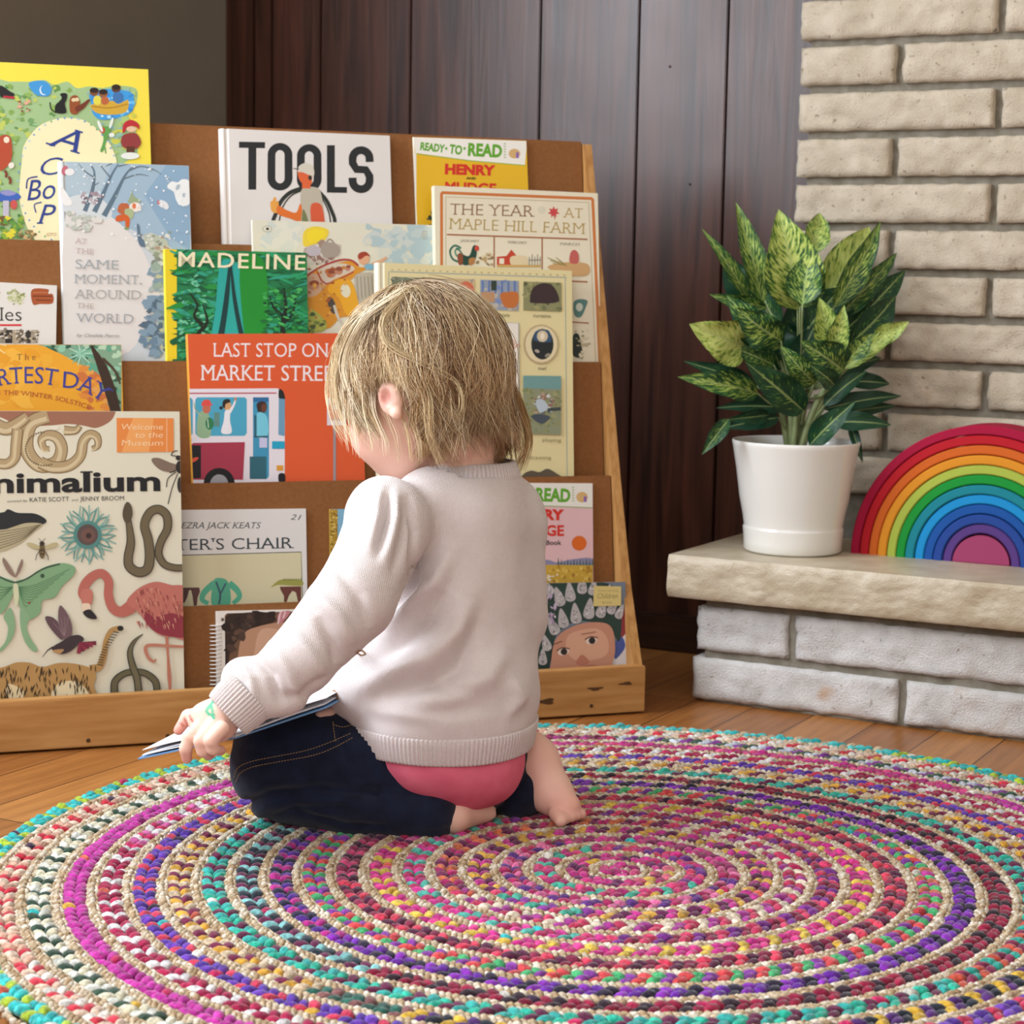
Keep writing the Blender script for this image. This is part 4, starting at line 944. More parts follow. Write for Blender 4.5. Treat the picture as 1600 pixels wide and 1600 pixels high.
# ================================================================ FOURTH TIER
B = Book('picture_book', 'white paperback ending in ER\'S CHAIR with a hand-written 21 in the corner, fourth tier', 4, 0.0, 0.004, (252, 797), (478, 794.5), '#dcdad8', hard=False)
B.Z(250, 780, 4.571)
B.text('21', (930, 145), (1008, 150), 40, '#3a3c3a', shear=.3)
B.text('EZRA JACK KEATS', (152, 208), (722, 208), 46, '#3c4446', shear=.28, serif=.02); B.text("PETER'S CHAIR", (-30, 368), (948, 350), 84, '#2e3a40', bold=-0.002, serif=.035)
B.poly([(100, 404), (1012, 378), (1022, 800), (100, 800)], '#d2cba8'); B.line([(100, 402), (1008, 377), (1020, 800)], 6, '#2a4038')
B.poly([(165, 632), (280, 630), (286, 660), (270, 700), (262, 760), (240, 760), (232, 690), (222, 650), (208, 650), (195, 700), (175, 740), (165, 740)], '#5c3a38')
B.poly([(855, 625), (1008, 622), (1008, 740), (985, 730), (970, 665), (945, 655), (920, 690), (905, 735), (885, 735), (885, 690), (862, 650)], '#6a3c34')
B.sm([(790, 632), (830, 592), (880, 572), (1008, 580), (1008, 618), (860, 612), (820, 620)], '#9a9a4c')
for i in range(8): B.poly([(880 + i * 17, 578), (888 + i * 17, 562), (894 + i * 17, 580)], '#6f7a38')
# a plain standing jacket shape in the middle of the picture
B.line([(390, 600), (320, 660), (300, 715), (345, 745)], [50, 44, 36, 30], '#56ab8c', 4); B.line([(492, 600), (550, 650), (565, 700), (520, 745)], [50, 44, 36, 30], '#56ab8c', 4)
B.sm([(385, 575), (430, 562), (478, 580), (500, 640), (495, 760), (375, 760), (370, 640)], '#56ab8c'); B.line([(400, 590), (430, 680), (420, 750)], 14, '#3d5a6c', 3); B.line([(470, 600), (430, 680)], 12, '#3d5a6c', 3)
B.done()

B = Book('picture_book', 'thin book with a gold patterned spine and light blue cover behind the sleeve, fourth tier', 4, 0.0, 0.004, (515, 795.5), (660, 795), '#7fb4d2', hard=False, spine='#b59236')
B.Z(250, 780, 4.571)
B.poly([(1205, 60), (1268, 60), (1270, 900), (1205, 900)], '#b08c34'); B.blobs([(1210, 70), (1265, 70), (1265, 900), (1210, 900)], ['#d3b458', '#8a6a20', '#e0c878', '#6f561c'], 240, 7, 3)
B.ell(1322, 140, 7, 7, '#4a6a8a')
B.done()

B = Book('picture_book', 'pink early-reader paperback with a wheat field and orange sun, right end of the fourth tier', 4, 0.0, 0.004, (754, 754), (926, 755), '#dfb8bc', hard=False)
B.Z(780, 560, 2.667)
B.poly([(-80, 515), (392, 518), (388, 622), (60, 608), (-80, 600)], '#e6e4dc'); B.line([(-80, 601), (60, 609), (390, 623)], 4, '#8fae6a')
B.text('READ', (152, 592), (296, 597), 54, '#5fa32c', bold=.045); B.text('TO', (62, 588), (118, 590), 42, '#5fa32c', bold=.045); B.rect(136, 560, 146, 570, '#5fa32c')
for i in range(6): B.rect(304, 535 + i * 11, 312, 540 + i * 11, '#a8b98e')
B.ell(345, 578, 24, 22, '#d2ac74'); B.rect(352, 575, 364, 598, '#8a63b0')
B.text('HENRY', (60, 668), (270, 672), 42, '#cf3226', bold=.055); B.text('MUDGE', (60, 738), (270, 738), 44, '#cf3226', bold=.034); B.ell(178, 688, 12, 12, '#e0b23c')
B.text('Book', (195, 777), (260, 777), 20, '#33302e', bold=.02); B.ell(333, 770, 31, 31, '#d8681f')
B.sm([(0, 830), (190, 838), (240, 850), (300, 838), (390, 835), (390, 900), (0, 900)], '#8a88a8')
for i in range(12): B.poly([(240 + i * 13, 868), (246 + i * 13, 828 + (i * 7) % 15), (252 + i * 13, 868)], '#4a6464')
B.poly([(0, 858), (390, 862), (390, 1000), (0, 1000)], '#c9a23c'); B.blobs([(0, 865), (388, 868), (388, 990), (0, 990)], ['#d6b14c', '#b58a2a', '#e0c062', '#a5782c'], 170, 8, 3, .8)
B.blobs([(190, 900), (245, 900), (245, 935), (190, 935)], ['#efe6d6'], 14, 5, 4)
B.done()

# ================================================================ BOTTOM TIER
B = Book('picture_book', 'very large cream hardcover with flamingo, whale, moth and tiger drawings', 5, 0.0, 0.014, (-95, 641.5), (280.5, 643), '#dcd7c2', spine='#d6d0ba', drop=0.045)
B.Z(0, 400, 4)
B.sm([(-260, 960), (160, 955), (500, 960), (700, 965), (715, 995), (680, 1040), (600, 1075), (520, 1060), (420, 1050), (300, 1060), (120, 1060), (-40, 1000), (-260, 1060)], '#9a6a54')
oct_ = ['#a8916c', '#c2ac86']
def tent(pts, wd, n=6):
    B.line(pts, [w + 12 for w in wd], '#77603f', n); B.line(pts, wd, '#b09a74', n); B.line([(x - wd[0] * .1, y + wd[0] * .2) for x, y in pts], [w * .35 for w in wd], '#cdbd98', n)
tent([(300, 1000), (200, 1040), (165, 1130), (175, 1230), (250, 1310), (350, 1290), (385, 1210), (360, 1140), (300, 1120), (260, 1150), (275, 1200), (310, 1205)], [78, 80, 78, 70, 60, 40, 20])
tent([(250, 1290), (330, 1320), (430, 1310), (500, 1250), (520, 1160), (560, 1115), (605, 1130), (610, 1185), (575, 1205)], [66, 62, 52, 40, 20])
tent([(-60, 1040), (40, 1080), (120, 1040), (170, 1000)], [80, 70, 50]); tent([(110, 1080), (100, 1180), (90, 1260), (40, 1300), (-40, 1290)], [60, 56, 50])
tent([(400, 1090), (470, 1090), (500, 1060)], [50, 36, 20]); B.ell(340, 1074, 26, 13, '#e2dccb')
for i in range(26):
    a = i / 26 * 3.6 + 1.2; B.ell(278 + 118 * math.cos(a), 1205 + 105 * math.sin(a), 6, 6, '#6f5a3c', n=7, lay=(i == 0))
B.poly([(728, 1012), (1084, 1014), (1086, 1224), (730, 1228)], '#e08844'); B.poly([(830, 1012), (960, 1013), (930, 1226), (760, 1228)], '#e9a25e')
for t, x0, x1, y in (('Welcome', 760, 1018, 1085), ('to the', 845, 1018, 1135), ('Museum', 760, 1018, 1185)): B.text(t, (x0, y), (x1, y), 38, '#efd0a8', shear=.1, bold=-.005)
B.line([(1042, 1016), (1042, 1224)], 4, '#efc49a')
B.text('animalium', (-178, 1480), (1002, 1464), 128, '#1d1c20', bold=0.03, serif=.03, hscale=.73)
B.text('curated by', (45, 1540), (172, 1536), 17, '#6d6a60', shear=.2); B.text('KATIE SCOTT', (185, 1537), (432, 1532), 29, '#3f3e3a'); B.text('and', (448, 1532), (488, 1531), 15, '#6d6a60', shear=.2); B.text('JENNY BROOM', (500, 1531), (775, 1526), 29, '#3f3e3a')
B.sm([(948, 1268), (990, 1262), (1060, 1290), (1110, 1310), (1090, 1350), (1010, 1340), (960, 1300)], '#7d6a5c'); B.ell(1122, 1320, 24, 40, '#2b2826'); B.ell(1115, 1262, 18, 16, '#2b2826'); B.ell(1125, 1430, 18, 50, '#35302e')
for p in ([(1100, 1350), (1050, 1390), (1040, 1445)], [(1110, 1360), (1075, 1450), (1050, 1550)], [(1105, 1250), (1070, 1245), (1085, 1222), (1110, 1218)], [(1100, 1340), (1060, 1355)]): B.line(p, 6, '#2b2826', 4)
B.Z(0, 760, 3.6375)
B.sm([(-220, 150), (0, 150), (45, 130), (100, 150), (200, 155), (262, 190), (240, 215), (150, 215), (60, 240), (-220, 250)], '#26292b')
B.sm([(-220, 250), (0, 248), (60, 235), (150, 208), (240, 215), (190, 260), (120, 320), (60, 350), (0, 370), (-220, 390)], '#b3a888')
for i in range(7): B.line([(235 - i * 4, 216 + i * 3), (150 - i * 5, 235 + i * 12), (-20, 262 + i * 16)], 4, '#6d644c', 4)
for i in range(46):
    a = i / 46 * 2 * PI; r0_, r1_ = 55, 150 + (i % 3) * 10; w1 = .12 * math.sin(i * 1.7)
    B.line([(497 + r0_ * math.cos(a), 275 + r0_ * math.sin(a)), (497 + 105 * math.cos(a + w1), 275 + 105 * math.sin(a + w1)), (497 + r1_ * math.cos(a - w1), 275 + r1_ * math.sin(a - w1))], [12, 10, 6], ['#6fa096', '#5b8f88', '#83ada2'][i % 3], 3)
B.ell(497, 275, 80, 80, '#4f8580'); B.ell(497, 275, 60, 60, '#5a4a48'); B.ell(500, 278, 40, 40, '#6e5048'); B.ell(503, 280, 16, 16, '#3c2c2c')
sn = [(722, 150), (735, 240), (742, 320), (728, 400), (735, 455), (785, 487), (835, 470), (850, 400), (840, 300), (820, 220), (850, 150), (900, 130), (945, 165), (950, 240), (915, 310), (900, 380), (930, 440), (990, 462), (1060, 462)]
B.line(sn, [30, 52, 56, 58, 52, 52, 48, 44, 40], '#3f372a', 6); B.line(sn, [20, 40, 44, 46, 42, 40, 36, 32, 30], '#6c6048', 6); B.sm([(695, 160), (705, 110), (724, 88), (745, 110), (752, 160), (735, 205), (710, 205)], '#554a38')
B.ell(238, 365, 18, 46, '#6e5c3c'); B.ell(238, 325, 14, 14, '#3a3024'); B.ell(188, 338, 40, 14, '#b9ad84', .35); B.ell(292, 338, 40, 14, '#b9ad84', -.35); B.line([(225, 385), (252, 385)], 5, '#2d261c'); B.line([(224, 365), (252, 365)], 5, '#2d261c')
for q in (-1, 1): B.line([(238, 350), (238 + q * 30, 390), (238 + q * 36, 420)], 4, '#4a3e2c', 3); B.line([(238, 315), (238 + q * 20, 295)], 3, '#4a3e2c')
# moth
gr_ = '#7da57c'
B.sm([(85, 545), (160, 520), (250, 460), (350, 436), (420, 455), (420, 500), (350, 570), (310, 630), (240, 650), (225, 720), (160, 760), (125, 720), (100, 640)], gr_); B.sm([(85, 545), (0, 510), (-120, 440), (-200, 440), (-200, 520), (-60, 640), (-10, 720), (30, 700), (70, 620)], gr_)
B.sm([(118, 690), (165, 740), (150, 800), (170, 860), (212, 925), (185, 935), (140, 880), (115, 790)], '#85ab84'); B.sm([(60, 690), (20, 740), (45, 800), (30, 880), (-20, 940), (15, 930), (70, 860), (85, 780)], '#85ab84')
for i in range(9): B.line([(98, 570), (200 - i * 8, 560 + i * 14), (395 - i * 30, 470 + i * 26)], 4, '#4f7a55', 3)
for i in range(5): B.line([(75, 570), (0, 570 + i * 18), (-60, 500 + i * 40)], 4, '#4f7a55', 3)
B.line([(-60, 470), (0, 515), (80, 545), (150, 525), (240, 470), (340, 440)], 8, '#2f4a3a', 4); B.sm([(75, 560), (100, 560), (106, 640), (90, 685), (78, 640)], '#ccd0ac'); B.ell(240, 508, 12, 12, '#35503c'); B.ell(165, 662, 8, 8, '#8a5540')
for q in ((-1, 20, 405), (1, 125, 412)): B.sm([(86, 515), (86 + (q[1] - 86) * .4, 460), (q[1], q[2]), (q[1] + q[0] * 4, q[2] + 30), (86 + (q[1] - 86) * .6, 490)], '#8a7466')
# flamingo
B.line([(500, 650), (470, 610), (485, 555), (530, 508), (580, 495), (615, 540), (615, 620), (640, 690), (690, 712), (750, 680)], [44, 56, 56, 50, 50, 50, 54, 60, 80], '#b5675a', 6)
B.sm([(455, 620), (470, 585), (520, 590), (525, 650), (505, 680), (470, 670)], '#c07566'); B.sm([(468, 668), (508, 668), (512, 705), (490, 725), (468, 705)], '#e3cdb4'); B.sm([(470, 715), (512, 700), (550, 750), (500, 748)], '#2a2426')
B.sm([(720, 660), (760, 600), (820, 560), (890, 542), (970, 560), (1060, 590), (1060, 850), (980, 855), (900, 840), (840, 790), (790, 720)], '#bb6f62'); B.sm([(800, 700), (880, 740), (980, 720), (1060, 760), (1060, 852), (980, 855), (900, 835), (840, 790)], '#8c3440')
r0 = random.Random(4)
for i in range(110):
    x = r0.uniform(770, 1045); y = r0.uniform(575, 790)
    if (x - 770) * .45 + 575 < y + 90: B.line([(x, y), (x + 8, y + 26)], [7, 2], r0.choice(['#d89a82', '#a1504a', '#8d3f40', '#cd8672']))
B.line([(945, 850), (952, 960), (960, 1080), (965, 1170)], [20, 13, 24, 12], '#b5745e', 3); B.line([(1060, 912), (940, 905), (850, 902), (825, 920), (840, 970), (870, 995), (885, 980)], [14, 18, 22, 18, 8], '#b97a64', 4)
# hummingbird
B.sm([(345, 870), (280, 800), (255, 742), (300, 745), (340, 790), (360, 840)], '#5f484e'); B.sm([(355, 860), (330, 760), (333, 690), (350, 680), (390, 740), (408, 800), (400, 850)], '#6d555a')
for i in range(5): B.line([(365, 850), (300 + i * 22, 770 - i * 10)], 3, '#8d757a')
B.sm([(300, 910), (350, 880), (400, 850), (450, 845), (475, 870), (440, 900), (400, 935), (350, 952), (300, 935)], '#3c3034'); B.sm([(300, 930), (360, 925), (340, 950), (310, 945)], '#b08a5c'); B.line([(300, 912), (270, 930), (238, 970)], [10, 3], '#2c2426')
for i in range(6): B.line([(450, 890), (545 - i * 20, 890 + i * 12)], [10, 24], '#8a2c44' if i % 2 else '#6f2438')
# tiger
B.sm([(-220, 1060), (0, 1030), (90, 1000), (170, 1002), (240, 1025), (330, 1003), (430, 1008), (520, 1035), (545, 1080), (530, 1130), (555, 1200), (555, 1280), (-220, 1280)], '#b08a54')
B.line([(510, 1040), (565, 1020), (590, 950), (600, 880), (630, 820), (680, 805)], [50, 40, 32, 28, 30], '#b08a54', 6); B.ell(682, 806, 18, 15, '#24241f')
B.sm([(330, 1120), (440, 1110), (500, 1200), (300, 1200)], '#ddd0ac'); B.sm([(40, 1120), (130, 1160), (120, 1210), (40, 1210)], '#d9c8a0')
r0 = random.Random(8)
for i in range(120):
    x = r0.uniform(-10, 540); y = r0.uniform(1010, 1190); dx = r0.uniform(-14, 10); B.line([(x, y), (x + dx * .6, y + 18), (x + dx, y + 36)], [2, 7, 2], r0.choice(['#2e2416', '#3d2f1c', '#4c3a20']))
for i in range(14):
    f_ = i / 13; x, y = 560 + 90 * f_ ** 1.5, 1010 - 185 * f_; B.line([(x + 2 - 12, y), (x + 22, y + 6)], 5, '#4a3a22')
sn2 = [(648, 1180), (650, 1110), (700, 1065), (765, 1052), (830, 1065), (880, 1110), (890, 1180)]
B.line(sn2, [46, 44, 40, 38, 40, 42, 40], '#37362a', 5); B.line(sn2, [32, 30, 26, 26, 28, 30, 28], '#625c44', 5)
s3 = [(810, 838), (760, 880), (735, 940), (750, 1020), (775, 1090), (785, 1180)]; B.line(s3, [4, 22, 34, 42, 44, 44], '#37362a', 5); B.line(s3, [2, 12, 22, 28, 30, 30], '#6a634a', 5)
B.done()

B = Book('photo_album', 'spiral-bound photo book with a blurred dark-haired face, on the bottom tier', 5, 0.0, 0.007, (338, 955), (560, 950), '#e2ddd6', hard=False, drop=0.045, cat='album')
B.Z(250, 780, 4.571)
B.poly([(462, 832), (478, 815), (1400, 790), (1400, 1500), (470, 1500)], '#6d4f3c'); B.sm([(470, 840), (560, 815), (760, 808), (830, 860), (760, 900), (640, 930), (560, 1000), (500, 1100), (470, 1300), (465, 1000)], '#35261e')
B.sm([(600, 960), (700, 910), (860, 880), (1000, 900), (1100, 1000), (1100, 1400), (560, 1400), (560, 1100)], '#b58a6e'); B.sm([(700, 960), (850, 930), (1000, 1000), (1000, 1300), (700, 1300)], '#c9a086')
B.blobs([(470, 820), (820, 810), (560, 1000), (480, 1200)], ['#40302a', '#2a1e18', '#4c382e', '#5d4536'], 60, 34, 4)
B.sm([(840, 830), (880, 800), (930, 800), (900, 850), (850, 890)], '#c08088'); B.line([(862, 800), (842, 890)], 10, '#e2c8c8'); B.line([(896, 800), (880, 850)], 9, '#e2c8c8'); B.ell(448, 860, 17, 17, '#b9b0a4'); B.ell(448, 860, 9, 9, '#3a3028')
root = B.done()
lst = []
for i in range(17):
    x, z = B.loc(405, 905 + i * 28); r_ = 0.0062; pts = []
    for q in range(15):
        a = q / 14 * 2 * PI; pts.append((x + r_ * math.cos(a) * 1.15, 0.0035 + r_ * math.sin(a) * .9, z + .0008 * q / 14))
    lst.append(tube(pts, 0.00075, 6))
put('spiral_binding', join_vf(lst), mat('white_coil', '#e6e4e2', 0.35, 0.5), root, True)

B = Book('picture_book', 'paperback with a photo of a baby in a knitted hat, on the bottom tier', 5, 0.0, 0.006, (800, 912), (977.5, 909), '#74403a', hard=False, drop=0.045, mode='gloss')
B.Z(780, 560, 2.667)
B.poly([(20, 930), (530, 930), (535, 1320), (20, 1320)], '#6f7c8c'); B.poly([(480, 1060), (535, 1040), (535, 1200), (500, 1200)], '#8c3440'); B.sm([(470, 1200), (500, 1180), (535, 1150), (535, 1290), (460, 1290)], '#d8d6da'); B.sm([(480, 1190), (510, 1160), (525, 1200), (500, 1240), (480, 1250)], '#4458a0')
B.sm([(60, 940), (270, 930), (440, 935), (500, 980), (510, 1080), (500, 1180), (450, 1120), (330, 1095), (240, 1150), (215, 1260), (190, 1310), (60, 1310)], '#1d3a34')
r0 = random.Random(5)
def tuft(x, y, s_, rot):
    c, d = math.cos(rot), math.sin(rot); q = lambda a, b: (x + a * c - b * d, y + a * d + b * c)
    B.sm([q(0, -s_ * 1.5), q(s_ * .55, -s_ * .2), q(s_ * .6, s_ * .7), q(0, s_), q(-s_ * .6, s_ * .7), q(-s_ * .55, -s_ * .2)], '#b5b0b2', 3)
    for k_ in range(9): a, b = r0.uniform(-.4, .4) * s_, r0.uniform(-.6, .8) * s_; B.ell(*q(a, b), 3.4, 3.4, r0.choice(['#dcd8da', '#8a8488', '#6f6a70']), n=6)
for x, y, s_, rot in ((205, 960, 30, -.6), (250, 1000, 34, -.3), (295, 980, 34, -.1), (345, 950, 32, 0), (390, 960, 28, .2), (225, 1120, 34, -.5), (265, 1090, 34, -.2), (318, 1070, 36, -.1), (374, 1050, 36, .1), (425, 1050, 32, .3), (470, 1040, 28, .5), (195, 1190, 30, -.3), (180, 1250, 28, 0), (500, 1060, 26, .4), (455, 985, 30, .1)): tuft(x, y, s_, rot)
B.blobs([(190, 960), (240, 1000), (230, 1120), (200, 1090)], ['#c8b4cc', '#e2dce2', '#a892b0'], 40, 7, 8, .6)
B.sm([(240, 1160), (330, 1108), (420, 1100), (465, 1120), (480, 1180), (475, 1250), (430, 1320), (230, 1320), (215, 1260)], '#c28a72'); B.sm([(290, 1150), (400, 1125), (450, 1170), (440, 1240), (330, 1260), (280, 1220)], '#d3a086')
for x, y in ((266, 1222), (383, 1176)): B.ell(x, y, 24, 15, '#e0ccc0', -.25); B.ell(x + 2, y, 14, 14, '#23181a'); B.line([(x - 28, y - 4), (x - 5, y - 16), (x + 26, y - 12)], 5, '#5a3328', 4)
B.sm([(318, 1270), (340, 1235), (365, 1250), (372, 1268), (345, 1282)], '#b8745e'); B.line([(225, 1192), (260, 1178)], 5, '#7d4f3c'); B.line([(340, 1150), (400, 1140)], 5, '#9a6450'); B.ell(385, 1290, 40, 12, '#a85a50')
B.poly([(392, 948), (506, 950), (506, 1030), (390, 1033)], '#d6c27c')
B.text('Children', (408, 1000), (492, 1000), 22, '#8a7a4c', shear=.2); B.text('CHANGE THE WORLD', (410, 972), (495, 972), 8, '#9a8a58'); B.text('BOOKS', (428, 1022), (468, 1022), 9, '#8a7a4c')
B.done()
# ---------------------------------------------------------------- wooden rainbow: eleven arches and a solid core
RC = (PL(1535, 880, np.array([0, 0, ZS]), ZZ) - HO)
rs, rw = RC @ VV, -0.128
RM = Matrix.Translation(V(RW(rs, rw, ZS))) @ ROT.to_4x4()
cols = [('#b0183f', 'crimson'), ('#c4202c', 'red'), ('#dc6a28', 'orange'), ('#e9982c', 'golden yellow'), ('#b4c450', 'lime green'), ('#1f9a3c', 'green'),
        ('#1f8a9a', 'teal'), ('#2196d8', 'sky blue'), ('#2058a8', 'royal blue'), ('#2a4c9c', 'dark blue'), ('#5d3f86', 'purple')]
lbl = ['outermost crimson wooden arch of the nested rainbow on the stone slab', 'red wooden arch just inside the crimson one', 'orange wooden arch of the nested rainbow', 'golden yellow wooden arch of the nested rainbow',
       'lime green wooden arch, between the golden and the green one', 'green wooden arch between the lime and the teal one', 'teal wooden arch of the nested rainbow', 'bright sky blue wooden arch, just inside the teal one',
       'royal blue wooden arch just inside the sky blue one', 'dark blue wooden arch just outside the purple one', 'purple wooden arch around the solid magenta half disc']
RO, RI, DEP = 0.1745, 0.0375, 0.066
pt = (RO - RI) / 11
for i, ((c, nm), lb) in enumerate(zip(cols, lbl)):
    r1 = RO - pt * i; r0_ = r1 - pt + 0.0009; bv = 0.0016; n = 72; sec = [(r1 - bv, 0), (r1, bv), (r1, DEP - bv), (r1 - bv, DEP), (r0_ + bv, DEP), (r0_, DEP - bv), (r0_, bv), (r0_ + bv, 0)]
    v, f = [], []; wob = random.uniform(-.0012, .0012)
    for k_ in range(n + 1):
        a = PI * k_ / n
        for (r, d) in sec: v.append((-r * math.cos(a), d + wob, r * math.sin(a) * 1.02))
    m8 = len(sec)
    for k_ in range(n):
        for j in range(m8): f.append((k_ * m8 + j, k_ * m8 + (j + 1) % m8, (k_ + 1) * m8 + (j + 1) % m8, (k_ + 1) * m8 + j))
    f.append(tuple(range(m8))[::-1]); f.append(tuple(n * m8 + j for j in range(m8)))
    me = bpy.data.meshes.new('arch'); me.from_pydata(v, [], f); me.update()
    o = put('wooden_arch', me, mat('stained_wood_' + nm.replace(' ', '_'), tuple(x * .90 for x in (int(c[1:3], 16), int(c[3:5], 16), int(c[5:7], 16))), 0.7, 0.15, bump=0.1, bscale=150)); o.matrix_world = RM
    tag(o, lb, 'toy arch', 'nested arches of the wooden rainbow')
v = [(-(RI - .0007) * math.cos(PI * i / 40), 0, (RI - .0007) * math.sin(PI * i / 40)) for i in range(41)]; bm = bmesh.new()
a = [bm.verts.new(p) for p in v]; b = [bm.verts.new((p[0], DEP, p[2])) for p in v]; bm.faces.new(a); bm.faces.new(b[::-1])
for i in range(41): bm.faces.new((a[i], a[(i + 1) % 41], b[(i + 1) % 41], b[i]))
es = [e for e in bm.edges if abs(e.verts[0].co.y - e.verts[1].co.y) < 1e-6]
bmesh.ops.bevel(bm, geom=es, offset=0.0012, segments=2, affect='EDGES')
o = put('wooden_half_disc', bm_mesh(bm), mat('stained_wood_magenta', '#96365f', 0.6, 0.3)); o.matrix_world = RM
tag(o, 'solid magenta wooden half disc at the centre of the nested rainbow', 'toy block')

# ---------------------------------------------------------------- potted plant
pc = PL(1238, 861, np.array([0, 0, ZS]), ZZ); pd = depth(pc); mpp = pd / FPX
pot = empty('potted_plant', pc, 'green and yellow variegated houseplant in a white ceramic pot on the stone slab', 'plant')
rt, rb, ph = 99 * mpp, 76 * mpp, 172 * mpp
prof = [(0.001, 0.001), (rb * .96, 0.001), (rb, 0.004), (rb * 1.005, ph * .1), (rb * 1.03, ph * .215), (rb * 1.03, ph * .222), (rb * 1.010, ph * .232), (rb * 1.012, ph * .25), (rb * 1.045, ph * .34), (rb * 1.12, ph * .5), (rb * 1.2, ph * .75), (rt * .985, ph * .96), (rt, ph), (rt - .001, ph + .0015), (rt - .004, ph + .001), (rt * .955, ph * .93), (rb * 1.0, ph * .5), (0.001, ph * .5)]
put('pot', lathe(prof, 96), mat('white_glazed_ceramic', '#e2dfd8', 0.22, 0.5, coat=.3), pot, True)
prof = [(0.001, ph * .87), (rt * .5, ph * .88), (rt * .93, ph * .865)]
me = lathe(prof, 40); vv = get_v(me); vv[:, 2] += np.array([noise.noise(Vector(p * 90)) for p in vv]) * .004; set_v(me, vv)
put('soil', me, mat('potting_soil', '#2c211a', 0.95, 0.1, c2='#49382a', scale=200, bump=1, bscale=500), pot, True)
lf_mat = bpy.data.materials.new('variegated_leaf'); lf_mat.use_nodes = True; nt = lf_mat.node_tree; L = nt.links; b = nt.nodes['Principled BSDF']
at = nd(nt, 'ShaderNodeAttribute'); at.attribute_name = 'luv'; sp = nd(nt, 'ShaderNodeSeparateXYZ'); L.new(at.outputs['Vector'], sp.inputs[0])     # x across -1..1, y along 0..1, z tone
at2 = nd(nt, 'ShaderNodeAttribute'); at2.attribute_name = 'lid'
def mth(op, a, b_=None, c_=None):
    n = nd(nt, 'ShaderNodeMath', operation=op)
    for i, q in enumerate((a, b_, c_)):
        if q is None: continue
        if isinstance(q, (int, float)): n.inputs[i].default_value = q
        else: L.new(q, n.inputs[i])
    return n.outputs[0]
ax = mth('ABSOLUTE', sp.outputs['X'])
vy = mth('SUBTRACT', mth('MULTIPLY', sp.outputs['Y'], 17.0), mth('MULTIPLY', ax, 5.5))       # runs along the side veins
cmb = nd(nt, 'ShaderNodeCombineXYZ'); L.new(mth('ADD', mth('MULTIPLY', sp.outputs['X'], 2.4), mth('MULTIPLY', at2.outputs['Fac'], 31.0)), cmb.inputs[0]); L.new(vy, cmb.inputs[1]); L.new(mth('MULTIPLY', at2.outputs['Fac'], 17.0), cmb.inputs[2])
nz_ = nd(nt, 'ShaderNodeTexNoise'); nz_.inputs['Scale'].default_value = 1.7; nz_.inputs['Detail'].default_value = 4; nz_.inputs['Roughness'].default_value = .65; L.new(cmb.outputs[0], nz_.inputs['Vector'])
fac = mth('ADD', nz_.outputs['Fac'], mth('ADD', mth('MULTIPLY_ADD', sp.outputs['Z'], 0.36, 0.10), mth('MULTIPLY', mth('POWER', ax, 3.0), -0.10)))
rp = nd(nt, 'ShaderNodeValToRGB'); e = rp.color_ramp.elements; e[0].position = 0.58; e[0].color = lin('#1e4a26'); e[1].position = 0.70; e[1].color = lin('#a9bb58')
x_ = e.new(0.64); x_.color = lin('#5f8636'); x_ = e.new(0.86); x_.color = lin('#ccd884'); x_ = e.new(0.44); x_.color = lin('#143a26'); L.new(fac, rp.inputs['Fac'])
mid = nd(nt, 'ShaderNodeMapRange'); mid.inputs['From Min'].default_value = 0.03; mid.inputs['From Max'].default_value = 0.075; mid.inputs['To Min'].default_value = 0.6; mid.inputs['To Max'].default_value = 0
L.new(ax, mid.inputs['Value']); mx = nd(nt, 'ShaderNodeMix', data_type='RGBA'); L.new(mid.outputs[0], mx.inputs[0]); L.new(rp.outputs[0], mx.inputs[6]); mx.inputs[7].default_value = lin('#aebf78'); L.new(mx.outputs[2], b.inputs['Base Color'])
b.inputs['Roughness'].default_value = 0.5; b.inputs['Specular IOR Level'].default_value = 0.35; b.inputs['Transmission Weight'].default_value = 0.0; b.inputs['Subsurface Weight'].default_value = 0.12; b.inputs['Subsurface Scale'].default_value = 0.004
LV, LF, LU, LI = [], [], [], []
